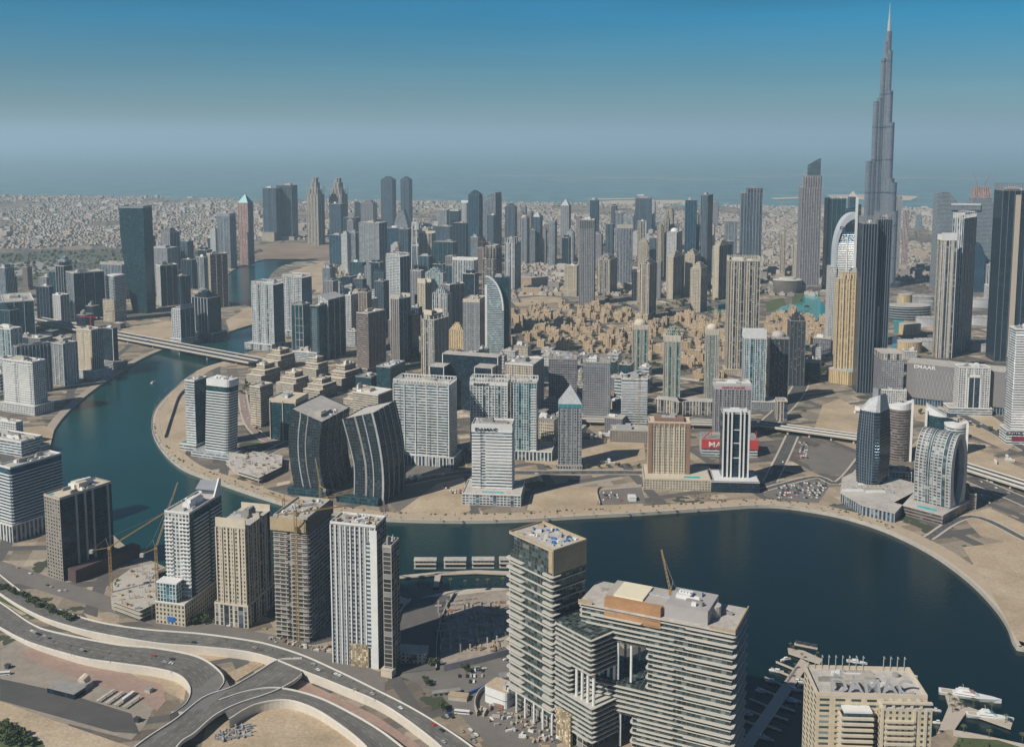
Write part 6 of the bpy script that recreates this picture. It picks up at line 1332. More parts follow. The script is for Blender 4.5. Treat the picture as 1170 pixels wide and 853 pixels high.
tower('white round plant building behind the dark bulging tower', 1008, 1036, 1042, 464, 447, 10, 'white_grid', d=24, name='building', cat='building', units=9)
tower('low dark building right of the hollow oval tower', 1108, 1116, 1119, 582, 566, 10, 'stone_grid', d=40, name='building', cat='building', roofm=M_green, units=0)
tower('cream villa style block in the park left of the golden podium', 905, 925, 930, 430, 424, 10, 'tan_old', name='building', cat='building', units=1)
tower('low white roofed block right of the black ribbed pair foot', 1034, 1048, 1052, 411, 402, 4, 'white_grid', d=20, name='building', cat='building')
# -- unfinished low structures by the left highway and on the promenade
def slabs_site(label, pts, nf, fh=3.8, mat=None):
    P = [G(*q) for q in pts]; c = sum(P, Vector()) / len(P); root = thing('unfinished_building', label, 'construction site', (c.x, c.y, 0), 0)
    Q = [(p.x - c.x, p.y - c.y) for p in P]; A = sum(Q[i][0] * Q[(i + 1) % len(Q)][1] - Q[(i + 1) % len(Q)][0] * Q[i][1] for i in range(len(Q)))
    if A < 0: Q = Q[::-1]
    r = random.Random(len(label))
    for i in range(nf):
        mb = MB(); mb.prism(Q, (i + 1) * fh, (i + 1) * fh + .5, bottom=True); part('floor_slab', mb, mat or M_conc, root)
    xs, ys = [q[0] for q in Q], [q[1] for q in Q]; k = 0
    for i in range(400):
        x, y = r.uniform(min(xs), max(xs)), r.uniform(min(ys), max(ys))
        if inside(x, y, Q) and k < 96:
            k += 1; mb = MB(); h0 = r.choice([0, 0, nf * fh + .5]) ; mb.box(-.45, -.45, 0, .45, .45, fh * (nf if h0 == 0 else 1) - .02 - (0 if h0 else 0)); part('column', mb, M_conc, root, loc=(x, y, h0))
    for i in range(40):
        x, y = r.uniform(min(xs), max(xs)), r.uniform(min(ys), max(ys))
        if inside(x, y, Q): mb = MB(); mb.box(-r.uniform(1, 4), -1, 0, 2, 1, r.uniform(.5, 2.4)); o = part('material_stack', mb, [M_timber, M_plant, M_cop][i % 3], root, loc=(x, y, nf * fh + .52)); o.rotation_euler.z = r.uniform(0, 3)
    return root
slabs_site('low unfinished concrete floors with columns between the brown hotel and white tower', [(128, 700), (126, 680), (150, 662), (180, 655), (184, 700), (160, 712)], 3)
slabs_site('sand coloured roof deck on short columns left of the dark curved towers', [(258, 533), (290, 522), (323, 527), (322, 540), (296, 553), (270, 545)], 2, 4, M_roof)
# -- old style quarter of tan houses
style('tan_deep', (.47, .35, .225), (.05, .04, .03), fh=3.4, bw=4.2, ww=.3, wh=.42, blind=.1)  # slightly darker tan wall for every other house type
oldp = []
for k in range(14):
    r = random.Random(100 + k); root = thing('sandstone_house', 'tan sandstone block of flats in the dense old style quarter round the lake', 'apartment house', (0, 0, -500), 0, 'tan flats of the old style quarter')
    n_ = r.randint(4, 6); mb = MB(); rf = MB()
    for i in range(n_):
        w_, d_ = r.uniform(7, 13), r.uniform(7, 13); x, y = r.uniform(-9, 9), r.uniform(-8, 8); h_ = r.choice([6.8, 10.2, 10.2, 13.6, 17, 20.4]) + i * .013
        mb.box(x - w_ / 2, y - d_ / 2, 0, x + w_ / 2, y + d_ / 2, h_, 4.2, 3.4); mb.box(x - w_ / 2 + .5, y - d_ / 2 + .5, h_ + .01, x - w_ / 2 + 3.2, y - d_ / 2 + 3.2, h_ + r.uniform(2, 4))
        rf.box(x - w_ / 2 - .2, y - d_ / 2 - .2, h_ - .3, x + w_ / 2 + .2, y + d_ / 2 + .2, h_ + .35)
    part('wall', mb, facade('tan_old' if k % 2 else 'tan_deep'), root); part('roof', rf, plain('tan_roof', (.50, .42, .32), .9, .15), root)
    mb = MB(); mb.box(-2, -2, 0, 2, 2, r.uniform(17, 24), 4.2, 3.4); part('wind_tower', mb, facade('tan_old'), root, loc=(r.uniform(-6, 6), r.uniform(-6, 6), 0))
    oldp.append(root)
OLD = [W2(p) for p in ([(583, 360), (640, 347), (700, 352), (740, 368), (775, 365), (835, 360), (835, 402), (800, 418), (770, 410), (740, 412), (700, 405), (640, 400), (583, 395)],
                       [(775, 405), (835, 398), (835, 448), (800, 438), (785, 430)], [(874, 362), (905, 357), (948, 370), (950, 392), (930, 400), (905, 396), (876, 392)])]
r = random.Random(77); used = 0; OLDT = []
x0 = min(p[0] for P in OLD for p in P); x1 = max(p[0] for P in OLD for p in P); y0 = min(p[1] for P in OLD for p in P); y1 = max(p[1] for P in OLD for p in P)
yy = y0
while yy < y1:
    xx = x0
    while xx < x1:
        x, y = xx + r.uniform(-7, 7) + 9 * math.sin(yy * .02), yy + r.uniform(-6, 6)
        if any(inside(x, y, P) for P in OLD) and free(x, y, 12) and math.sin(x * .021 + y * .009) < .93:
            if r.random() < .72 and used < 290:
                o = oldp[used] if used < 14 else copy_tree(oldp[r.randrange(14)]); o.location = (x, y, 0); o.rotation_euler.z = -R(20) + r.choice([0, 1, 2, 3]) * math.pi / 2; s = r.uniform(.7, 1.25); o.scale = (s, s, s * r.uniform(.7, 1.1)); used += 1; FOOT.append((x, y, 13))
            else: OLDT.append((x, y))
        xx += 29
    yy += 31
MT = []
for k, (st_, nm, w_) in enumerate((('cream_grid', 'cream', 24), ('grey_rib', 'grey ribbed', 26), ('glass_dark', 'dark glass', 28), ('brown_grid', 'brown', 22), ('glass_rib', 'blue ribbed', 26), ('white_grid', 'white', 24), ('mauve_grid', 'mauve', 25))):
    r2_ = random.Random(400 + k); root = thing('tower', nm + ' mid height tower packed in between taller towers of the district', 'tower', (0, 0, -500), 0, nm + ' mid height towers of the district'); h_ = 78 + 7 * k; hw_ = w_ / 2
    mb = MB(); mb.box(-hw_, -hw_, 0, hw_, hw_, h_, STY[st_]['bw'], STY[st_]['fh']); part('facade', mb, facade(st_), root); mb = MB(); mb.box(-hw_ - .3, -hw_ - .3, h_ + .01, hw_ + .3, hw_ + .3, h_ + 1); part('roof', mb, M_roof, root)
    mb = MB(); mb.box(-hw_ * .6, -hw_ * .6, h_ + 1.01, hw_ * .6, hw_ * .6, h_ + 7, STY[st_]['bw'], STY[st_]['fh']); part('crown_tier', mb, facade(st_), root); mb = MB(); mb.box(-hw_ - 6, -hw_ - 6, 0, hw_ + 8, hw_ + 3, 12, STY[st_]['bw'], STY[st_]['fh']); part('podium', mb, facade(st_), root); roof_units(root, -hw_, -hw_, hw_, hw_, h_ + 1, 4, r2_)
    me = MB(); me.box(-.5, -1, 12, .5, 0, h_); me = me.mesh('fin', M_cream if k in (0, 3) else M_plant)
    for j in range(4): link('fin', me, root, (-hw_ + 1 + (w_ - 2) * j / 3, -hw_ - .02, 0))
    MT.append([root, 0])
r = random.Random(21); cnt = 0
TA = [W2(p) for p in ([(395, 285), (560, 275), (575, 320), (560, 385), (480, 420), (385, 410), (372, 350)], [(590, 262), (700, 258), (825, 255), (828, 318), (760, 322), (700, 318), (600, 296)], [(0, 330), (75, 326), (80, 372), (0, 395)], [(165, 296), (250, 292), (250, 330), (170, 345)], [(1040, 262), (1140, 258), (1140, 290), (1040, 290)], [(1112, 300), (1140, 300), (1145, 330), (1112, 330)])]
for t in range(5000):
    if cnt >= 74: break
    P = TA[r.choice([0, 0, 0, 1, 1, 1, 2, 3, 4, 5])]; x = r.uniform(min(p[0] for p in P), max(p[0] for p in P)); y = r.uniform(min(p[1] for p in P), max(p[1] for p in P))
    if not inside(x, y, P) or inside(x, y, CAN) or not free(x, y, 14): continue
    m = MT[r.randrange(len(MT))]; o = m[0] if m[1] == 0 else copy_tree(m[0]); m[1] += 1
    o.location = (x, y, 0); o.rotation_euler.z = -R(22) + r.choice([0, math.pi / 2, math.pi]); o.scale = (r.uniform(.8, 1.1), r.uniform(.8, 1.2), r.uniform(.5, 1.3)); FOOT.append((x, y, 20)); cnt += 1
# -- mid-rise infill between the towers of the business district and beyond the canal
MR = []
KIND = [('white_grid', 'white'), ('grey_band', 'grey'), ('cream_grid', 'cream'), ('brown_grid', 'brown'), ('glass_teal', 'teal glass'), ('glass_dark', 'dark glass'), ('white_band', 'white banded'), ('mauve_grid', 'mauve grey')]
for k, (st_, nm) in enumerate(KIND):
    r = random.Random(200 + k); root = thing('low_block', nm + ' low block filling a gap between the towers of the business quarter', 'building', (0, 0, -500), 0, nm + ' low blocks among the towers')
    w_, d_, h_ = r.uniform(24, 38), r.uniform(20, 32), r.uniform(16, 30)
    mb = MB(); mb.box(-w_ / 2, -d_ / 2, 0, w_ / 2, d_ / 2, h_, STY[st_]['bw'], STY[st_]['fh']); part('wall', mb, facade(st_), root)
    mb = MB(); mb.box(-w_ / 2 - .3, -d_ / 2 - .3, h_ - .02, w_ / 2 + .3, d_ / 2 + .3, h_ + .9); part('roof', mb, [M_roof, M_conc, M_roofd][k % 3], root); roof_units(root, -w_ / 2 + 1, -d_ / 2 + 1, w_ / 2 - 1, d_ / 2 - 1, h_ + .9, 4, r)
    MR.append([root, 0])
AREA = [W2(p) for p in ([(380, 300), (560, 285), (575, 320), (560, 380), (480, 440), (380, 430), (372, 350)], [(0, 345), (120, 335), (160, 372), (120, 378), (60, 384), (0, 400)], [(0, 400), (60, 388), (85, 392), (70, 440), (20, 470), (0, 470)],
                        [(590, 262), (820, 255), (830, 330), (700, 330), (590, 300)], [(170, 300), (250, 296), (258, 345), (200, 352), (170, 350)], [(640, 420), (745, 424), (740, 470), (640, 470)], [(540, 405), (640, 405), (636, 440), (560, 470), (530, 440)],
                        [(890, 395), (950, 400), (945, 440), (890, 440)], [(1030, 262), (1150, 258), (1170, 330), (1040, 330)], [(390, 262), (560, 258), (560, 290), (400, 300)], [(600, 478), (735, 478), (735, 505), (600, 500)])]
r = random.Random(5); cnt = 0
for t in range(6000):
    if cnt >= 240: break
    P = AREA[r.randrange(len(AREA))]; x = r.uniform(min(p[0] for p in P), max(p[0] for p in P)); y = r.uniform(min(p[1] for p in P), max(p[1] for p in P))
    if not inside(x, y, P) or inside(x, y, CAN) or not free(x, y, 17): continue
    m = MR[r.randrange(len(MR))]; o = m[0] if m[1] == 0 else copy_tree(m[0]); m[1] += 1
    o.location = (x, y, 0); o.rotation_euler.z = -R(20) + r.choice([0, math.pi / 2]); s = r.uniform(.7, 1.15); o.scale = (s, s * r.uniform(.8, 1.2), r.uniform(.5, 1.5)); FOOT.append((x, y, 22)); cnt += 1
for m in MR:
    if m[1] == 0:
        for ch in list(m[0].children): bpy.data.objects.remove(ch)
        bpy.data.objects.remove(m[0])
# -- far suburbs: nearest houses one by one, the endless rest as one mass
M_vw = [plain('villa_white', (.45, .42, .38), .9, .15, .02), plain('villa_sand', (.38, .32, .26), .9, .15, .02), plain('villa_grey', (.26, .24, .225), .9, .15, .02)]
vp = []
for k in range(5):
    r = random.Random(300 + k); mb = MB(); w_, d_ = r.uniform(12, 20), r.uniform(10, 16); mb.box(-w_ / 2, -d_ / 2, 0, w_ / 2, d_ / 2, 7.5); mb.box(-w_ / 4, -d_ / 4, 7.51, w_ / 4, d_ / 4, 10.5)
    vp.append(mb.mesh('villa', M_vw[k % 3]))
r = random.Random(9); SUB = []
def suburb_ok(x, y):
    u, v_ = px_of(x, y)
    if v_ > 345 or u < -60 or u > 1230: return False
    if 284 < v_ < 320 and u < 240: return False            # creek mangroves
    if 274 < v_ < 300 and 240 <= u < 400: return False
    if 400 < u < 585 and v_ > 262: return False
    if u < 285 and v_ > 322: return False
    if 170 < u < 370 and v_ > 296: return False
    if 590 <= u < 1160 and v_ > 338: return False
    cv = 222 + u * .014
    return v_ > cv + 1
tries = 0
while len(SUB) < 30000 and tries < 200000:
    tries += 1; y = 2400 + 6600 * r.random() ** .8; x = (r.random() * 2 - 1) * y * .56
    gx, gy = x * .94 - y * .34, x * .34 + y * .94             # quarter grid
    if (gx % 118) < 13 or (gy % 84) < 11: continue
    if math.sin(gx * .0021 + 1.3) * math.sin(gy * .0027) + .5 * math.sin(gx * .006 + gy * .004) > .55: continue
    if suburb_ok(x, y) and not inside(x, y, CAN): SUB.append((x, y))
SUB.sort(key=lambda p: p[1]); nv = 0; rest = []
for (x, y) in SUB:
    if nv < 300 and free(x, y, 14):
        o = link('villa', vp[r.randrange(5)]); o.location = (x, y, 0); o.rotation_euler.z = -R(20) + r.choice([0, math.pi / 2]); tag(o, 'low pale flat roofed house at the near rim of the far suburbs', 'house', 'pale houses of the far suburbs'); nv += 1
    else: rest.append((x, y))
mbs = [MB(), MB(), MB()]
ca, sa = math.cos(-R(20)), math.sin(-R(20))
for (x, y) in rest:
    if not free(x, y, 4): continue
    w_, d_, h_ = r.uniform(3, 6.5), r.uniform(3, 5.5), r.choice([4, 5, 6, 7, 7, 10])
    if r.random() < .02: w_, d_, h_ = r.uniform(10, 26), r.uniform(8, 14), r.uniform(8, 24)
    c4 = [(x + a * w_ * ca - b * d_ * sa, y + a * w_ * sa + b * d_ * ca) for a, b in ((-1, -1), (1, -1), (1, 1), (-1, 1))]
    mbs[r.choice([0, 0, 1, 1, 2])].prism(c4, 0, h_)
for i, m in enumerate(mbs):
    o = link('suburb_houses', m.mesh('suburb_houses', M_vw[i])); tag(o, ['endless white low houses of the hazy suburbs', 'endless sand coloured low houses of the hazy suburbs', 'endless grey low houses of the hazy suburbs'][i], 'houses', kind='stuff')
# ---------------------------------------------------------------- trees
def leaf_mat(name, a, b):
    k = N(name); pos = k.n('ShaderNodeNewGeometry').outputs['Position']; f = k.noise(pos, .8, 3); k.l(k.ramp(f, [(.3, a), (.7, b)]), k.b.inputs['Base Color']); k.b.inputs['Roughness'].default_value = .9; return k.m
M_leaf = leaf_mat('leaves', (.035, .055, .022), (.085, .11, .04)); M_trunk = plain('bark', (.16, .11, .07), .95, .2, 1.0); M_palm = leaf_mat('palm_fronds', (.05, .065, .025), (.11, .12, .05))
def crown_mesh(seed, rx, rz, n, leaf=1.0, mat=None):
    r = random.Random(seed); mb = MB(); cl = [(r.gauss(0, rx * .38), r.gauss(0, rx * .38), r.gauss(0, rz * .3), r.uniform(.35, .6) * rx) for _ in range(7)]
    for i in range(n):
        c_ = cl[r.randrange(len(cl))]; v = Vector((r.gauss(0, 1), r.gauss(0, 1), r.gauss(0, 1))).normalized() * c_[3] * r.uniform(.7, 1.05)
        p = Vector((c_[0], c_[1], c_[2])) + Vector((v.x, v.y, v.z * .75)); a = Vector((r.gauss(0, 1), r.gauss(0, 1), r.gauss(0, .5))).normalized(); b = a.orthogonal().normalized(); b = (b + a.cross(b) * r.uniform(-1, 1)).normalized(); s = leaf * r.uniform(.5, 1.1)
        mb.face([p - a * s, p - b * s * .8, p + a * s, p + b * s * .8])
    return mb.mesh('crown', mat or M_leaf)
TC = [crown_mesh(k, 3.4, 2.6, 200, .95) for k in range(4)]
tm_ = MB(); tm_.tube((0, 0, 0), (0, 0, 3.4), .35, 6, .22); tm_.tube((0, 0, 2.2), (1.2, .4, 4.2), .16, 4, .08); tm_.tube((0, 0, 2.4), (-1, .6, 4.2), .16, 4, .08); TRM = tm_.mesh('trunk', M_trunk)
pc = MB(); r = random.Random(2)
for i in range(16):
    a = 2 * math.pi * i / 16 + r.uniform(-.1, .1); dx, dy = math.cos(a), math.sin(a); pr = Vector((0, 0, 0)); w0 = .5
    for s in range(4):
        t = (s + 1) / 4; q = Vector((dx * 3.4 * t, dy * 3.4 * t, 1.0 * math.sin(t * 2.6) - 1.1 * t * t)); n_ = Vector((-dy, dx, 0)); w1 = .55 * (1 - t * .75)
        pc.face([pr - n_ * w0, pr + n_ * w0, q + n_ * w1, q - n_ * w1]); pr = q; w0 = w1
PCM = pc.mesh('crown', M_palm); tp = MB(); tp.tube((0, 0, 0), (0, 0, 8), .3, 6, .2); PTM = tp.mesh('trunk', M_trunk)
ntree = [0]
def tree(x, y, s, label, group, palm=False, z=0):
    root = thing('palm_tree' if palm else 'tree', label, 'palm' if palm else 'tree', (x, y, z), rnd.uniform(0, 6), group)
    link('trunk', PTM if palm else TRM, root); c_ = link('crown', PCM if palm else TC[rnd.randrange(4)], root); c_.location = (0, 0, 8 if palm else 4.6); root.scale = (s, s, s * rnd.uniform(.85, 1.15)); ntree[0] += 1
def tree_line(pts, n, s, label, group, palm=False, j=2.0, z=0):
    P = [G(*q) for q in smooth(pts, 8)]; d = [0]
    for i in range(1, len(P)): d.append(d[-1] + (P[i] - P[i - 1]).length)
    for k in range(n):
        t = d[-1] * (k + .5) / n; i = next(i for i in range(1, len(P)) if d[i] >= t); p = P[i - 1].lerp(P[i], (t - d[i - 1]) / max(1e-6, d[i] - d[i - 1])); tree(p.x + rnd.uniform(-j, j), p.y + rnd.uniform(-j, j), s * rnd.uniform(.8, 1.2), label, group, palm, z)
tree_line([(2, 672), (20, 680), (45, 694), (62, 703), (84, 714)], 13, 1.15, 'round dark green tree in a row on the grassy highway median', 'trees on the grassy median')
tree_line([(470, 678), (500, 671), (540, 668), (580, 668)], 8, .8, 'young palm on the near promenade behind the floating pavilions', 'palms on the near promenade', True)
for q in ((468, 751), (452, 765), (473, 757), (487, 783), (495, 760), (533, 768), (505, 812), (447, 742), (440, 770)): p = G(*q); tree(p.x, p.y, 1.1, 'bushy green tree beside the site road in front of the slab complex', 'trees by the near site road')
for q in ((226, 712), (230, 709), (234, 712), (222, 714)): p = G(*q); tree(p.x, p.y, 1.2, 'dark tree between the white fin tower and the beige tower', 'trees between the fin tower and the beige tower')
tree_line([(300, 455), (290, 470), (297, 500)], 8, .9, 'small tree along the curving red street', 'trees on the red street')
tree_line([(262, 440), (275, 450), (285, 432)], 9, 1.1, 'dark tree in the pocket park near the bridge', 'trees near the bridge')
tree_line([(648, 402), (690, 404), (740, 416), (800, 428)], 22, 1.0, 'small round tree along the wall of the old quarter', 'trees along the old quarter wall')
tree_line([(790, 570.5), (805, 571), (820, 572)], 5, .7, 'little palm at the foot of the quay hotel podium', 'palms at the quay hotel', True)
tree_line([(905, 392), (930, 405), (940, 425), (925, 436)], 16, 1.2, 'park tree between the black towers and the golden tower', 'park trees by the golden tower')
tree_line([(1045, 471), (1090, 482), (1130, 492), (1160, 500)], 10, 1.0, 'dark tree along the sandy road near the right edge', 'trees on the sandy road')
for q in ((4, 832), (10, 836), (16, 840), (22, 842), (28, 848), (34, 852), (3, 842), (12, 846), (20, 852), (6, 851)): p = G(*q); tree(p.x, p.y, 1.1, 'leafy green tree in the garden at the bottom left corner', 'trees of the corner garden')
for x, y in OLDT[:110]: tree(x, y, rnd.uniform(1.1, 1.8), 'green courtyard tree among the tan houses', 'courtyard trees of the tan quarter')
P = W2([(690, 322), (730, 330), (800, 340), (830, 345), (820, 356), (760, 362), (720, 355), (690, 345)]); k = 0; r = random.Random(6)
while k < 60:
    x, y = r.uniform(min(p[0] for p in P), max(p[0] for p in P)), r.uniform(min(p[1] for p in P), max(p[1] for p in P))
    if inside(x, y, P) and free(x, y, 2): tree(x, y, r.uniform(1.4, 2.4), 'dark park tree at the foot of the downtown towers', 'park trees at the downtown towers')
    k += 1
P = W2([(905, 348), (940, 330), (965, 335), (968, 350), (930, 356)]); k = 0
while k < 22:
    x, y = r.uniform(min(p[0] for p in P), max(p[0] for p in P)), r.uniform(min(p[1] for p in P), max(p[1] for p in P)); k += 1
    if inside(x, y, P) and free(x, y, 2): tree(x, y, r.uniform(1.3, 2), 'green park tree beside the fountain lake', 'park trees by the fountain lake')
tree_line(far_bank[10:27], 70, .5, 'small dark palm on the far promenade', 'palms of the far promenade', True, 4)
tree_line([(620, 536), (700, 534), (735, 534)], 10, .8, 'small tree beside the avenue behind the quay towers', 'trees by the avenue')
# ground cover and far greenery nobody could count
mb = MB(); r = random.Random(15)
def tuft(mb, x, y, s):
    h_ = s * r.uniform(.5, .9)
    t = [(x + s * math.cos(a) * r.uniform(.6, 1.1), y + s * math.sin(a) * r.uniform(.6, 1.1)) for a in (0, 1.57, 3.14, 4.71)]
    for i in range(4): a, b = t[i], t[(i + 1) % 4]; mb.face([(a[0], a[1], 0), (b[0], b[1], 0), (x + (b[0] - x) * .4, y + (b[1] - y) * .4, h_), (x + (a[0] - x) * .4, y + (a[1] - y) * .4, h_)])
    mb.face([(x + (a[0] - x) * .4, y + (a[1] - y) * .4, h_) for a in t])
k = 0
for (a_, b_) in zip(far_bank[9:26], far_bank[10:27]):
    for j_ in range(9): t_ = r.random(); q = G(a_[0] + (b_[0] - a_[0]) * t_, a_[1] + (b_[1] - a_[1]) * t_ - 6.5 - r.random() * 1.5); tuft(mb, q.x, q.y, r.uniform(1, 2.6))
while k < 7000:
    y = 2300 + 5200 * r.random() ** .8; x = (r.random() * 2 - 1) * y * .56
    if math.sin(x * .006 + 2) * math.sin(y * .008) + r.random() * .7 > .2 and suburb_ok(x, y): tuft(mb, x, y, r.uniform(4, 11))
    k += 1
P = W2([(-60, 294), (60, 288), (150, 286), (240, 289), (300, 286), (290, 295), (200, 304), (120, 307), (60, 322), (-60, 333)]); k = 0
while k < 1300:
    x, y = r.uniform(min(p[0] for p in P), max(p[0] for p in P)), r.uniform(min(p[1] for p in P), max(p[1] for p in P)); k += 1
    if inside(x, y, P): tuft(mb, x, y, r.uniform(5, 14))
tag(link('far_greenery', mb.mesh('far_greenery', plain('far_foliage', (.085, .095, .06), .95, .4, .05))), 'scattered dark green trees and mangroves of the far suburbs', 'greenery', kind='stuff')
mb = MB()
for P, n_ in ((W2([(583, 345), (835, 345), (835, 445), (700, 415), (583, 400)]), 420), (W2([(500, 378), (540, 378), (545, 402), (500, 410)]), 70), (W2([(885, 392), (950, 395), (950, 440), (890, 445)]), 160), (W2([(390, 385), (470, 385), (470, 440), (390, 450)]), 60), (W2([(1092, 845), (1170, 855), (1170, 880), (1085, 880)]), 50)):
    k = 0
    while k < n_:
        x, y = r.uniform(min(p[0] for p in P), max(p[0] for p in P)), r.uniform(min(p[1] for p in P), max(p[1] for p in P)); k += 1
        if inside(x, y, P) and free(x, y, 1): tuft(mb, x, y, r.uniform(1.5, 4.5))
tag(link('shrubs', mb.mesh('shrubs', plain('shrub_green', (.055, .075, .03), .95, .4, .3))), 'low green shrubs filling gaps between the buildings', 'shrubs', kind='stuff')
# ================================================================ highway decks in the foreground
M_wall = plain('retaining_wall', (.58, .53, .45), .85, .12, .3); M_kerb = plain('kerb_white', (.66, .63, .57), .8, .1)
DKM = asphalt('asphalt_deck', 4, 1.0) if False else None
def deck(name, left, right, z0, z1, lanes=4, surf=None, thick=None, wall=True, n=6, parL=True, parR=True):
    """road deck between two photo-pixel edges; z0..z1 = height at the start / end (list of heights allowed)"""
    L = smooth(left, n); Rr = smooth(right, n); m = min(len(L), len(Rr)); P = []
    for i in range(m):
        t = i / (m - 1)
        z = (z0 + (z1 - z0) * t) if not isinstance(z0, (list, tuple)) else z0[0] + (z0[1] - z0[0]) * min(1, t / z1)
        P.append((G(L[i][0], L[i][1], z), G(Rr[i][0], Rr[i][1], z)))
    wd = sum((a - b).length for a, b in P) / m; mat = surf or asphalt('asphalt_%s' % name, lanes, wd, (.125, .12, .11))
    mb = MB(); sd = MB(); pr = MB(); cu = 0
    for i in range(m - 1):
        (a, b), (a2, b2) = P[i], P[i + 1]; l_ = (a2 - a).length
        q = [a, a2, b2, b]; uv = [(cu, 0), (cu + l_, 0), (cu + l_, wd), (cu, wd)]
        if geometry.normal(q).z < 0: q = q[::-1]; uv = uv[::-1]
        mb.face([tuple(v) for v in q], uv); cu += l_
        for k, (e, e2, on_) in enumerate(((a, a2, parL), (b, b2, parR))):
            lo = -.0 if thick is None else None
            zl, zl2 = (0, 0) if thick is None else (e.z - thick, e2.z - thick)
            if wall: sd.face([(e.x, e.y, zl), (e2.x, e2.y, zl2), (e2.x, e2.y, e2.z - .01), (e.x, e.y, e.z - .01)])
            if on_:
                o_ = (a - b).normalized() * (-.7 if k == 0 else .7); 
                A, B, C_, D_ = e + o_ * -.3, e + o_, e2 + o_, e2 + o_ * -.3; h_ = Vector((0, 0, 1.1))
                for f in ((A, D_, D_ + h_, A + h_), (B + h_, C_ + h_, C_, B), (A + h_, D_ + h_, C_ + h_, B + h_)): pr.face([tuple(v) for v in f])
        if thick: sd.face([(a.x, a.y, a.z - thick), (b.x, b.y, b.z - thick), (b2.x, b2.y, b2.z - thick), (a2.x, a2.y, a2.z - thick)])
    o = link(name, mb.mesh(name, mat)); o['kind'] = 'structure'
    if wall: link('retaining_wall', sd.mesh('retaining_wall', M_wall))['kind'] = 'structure'
    if pr.v: link('road_parapet', pr.mesh('road_parapet', M_kerb))['kind'] = 'structure'
    return P
up1 = [(-20, 640), (31, 680), (75, 699), (115, 711), (167, 719), (230, 724), (281, 731), (310, 737), (347, 749), (385, 766), (424, 785), (478, 813), (534, 849), (570, 880)]
lo1 = [(-30, 655), (5, 682), (45, 704), (88, 718), (130, 727), (180, 735), (230, 739), (277, 744), (310, 752), (345, 766), (388, 783), (440, 806), (492, 843), (520, 870)]
deck('highway_upper', up1, lo1, (0.4, 7), .34, 4)
up2 = [(-60, 650), (0, 688), (35, 712), (62, 722), (132, 736), (175, 740), (215, 747), (236, 755), (252, 768), (256, 779), (248, 790), (238, 797)]
lo2 = [(-80, 680), (-10, 712), (20, 728), (45, 738), (95, 752), (135, 758), (178, 764), (205, 772), (217, 787), (212, 804), (194, 817)]
deck('highway_middle', up2, lo2, (0.3, 7), .5, 5)
deck('cross_street', [(345, 752), (318, 754), (297, 766), (282, 775), (262, 786), (232, 797), (200, 822), (165, 845), (120, 880)], [(345, 770), (336, 778), (318, 788), (300, 795), (270, 805), (245, 818), (222, 838), (205, 850), (185, 880)], 7.02, 7.02, 4, thick=2.0)
deck('junction_surface', [(248, 768), (258, 776), (264, 786)], [(196, 812), (215, 812), (236, 808)], 7.06, 7.03, 1, surf=plain('junction_asphalt', (.17, .165, .155), .9, .2, .1), parL=False, parR=False)
deck('ramp', [(250, 800), (285, 789), (320, 786), (362, 796), (402, 815), (440, 838), (480, 870)], [(262, 822), (290, 806), (325, 800), (355, 808), (385, 826), (415, 850), (440, 880)], 7.04, 6.0, 2)
gpoly('sunken_median', [(306, 772), (322, 770), (345, 777), (388, 797), (430, 818), (475, 848), (510, 880), (480, 880), (455, 855), (410, 826), (370, 803), (335, 788), (310, 778)], .05, M_brick)
gpoly('lower_road', [(318, 784), (335, 788), (370, 803), (410, 826), (455, 855), (470, 880), (450, 880), (430, 850), (395, 822), (362, 804), (330, 792)], .06, M_asph)
gpoly('sand_shoulder', [(284, 758), (318, 745), (300, 760), (270, 778), (258, 770)], .05, M_sand)
# bridge over the far canal
def bridge(label, a, b, wd, z, name='road_bridge', npier=6, pierz=-3, lanes=3, gap=None, cat='bridge'):
    A, B = G(*a, z), G(*b, z); A.z = B.z = 0; d = B - A; L = d.length; ang = math.atan2(d.y, d.x); root = thing(name, label, cat, (A.x, A.y, 0), ang)
    for s in ((-wd / 2, -1.0), (1.0, wd / 2)):
        mb = MB(); mb.box(0, s[0], z - 2.2, L, s[1], z - .02, bottom=True); part('deck', mb, M_conc, root)
        mb = MB(); w_ = s[1] - s[0]; mb.face([(0, s[0] + .5, z), (L, s[0] + .5, z), (L, s[1] - .5, z), (0, s[1] - .5, z)], [(0, 0), (L, 0), (L, w_ - 1), (0, w_ - 1)]); part('road_surface', mb, asphalt('asphalt_bridge%d' % int(w_), lanes, w_ - 1), root)
        for y in (s[0], s[1] - .5):
            mb = MB(); mb.box(0, y, z, L, y + .5, z + 1.3); part('parapet', mb, M_kerb, root)
    for k in range(npier):
        mb = MB(); x = L * (k + .5) / npier; mb.box(x - 1.2, -wd * .35, pierz, x + 1.2, wd * .35, z - 2.21); part('pier', mb, M_conc, root)
    return root
bridge('long grey double road bridge crossing the canal on low piers', (38, 364), (294, 412), 44, 10, npier=9)
bridge('elevated grey viaduct passing behind the quay towers on the right', (866, 483), (990, 500), 26, 9, npier=5, pierz=0, name='viaduct', cat='viaduct')
bridge('elevated viaduct section continuing to the right edge below the sand lots', (1096, 530), (1230, 572), 26, 8, npier=5, pierz=0, name='viaduct', cat='viaduct')
bridge('pale flyover in front of the cream colonnade building', (660, 478), (866, 484), 24, 8, npier=7, pierz=0, name='viaduct', cat='viaduct')
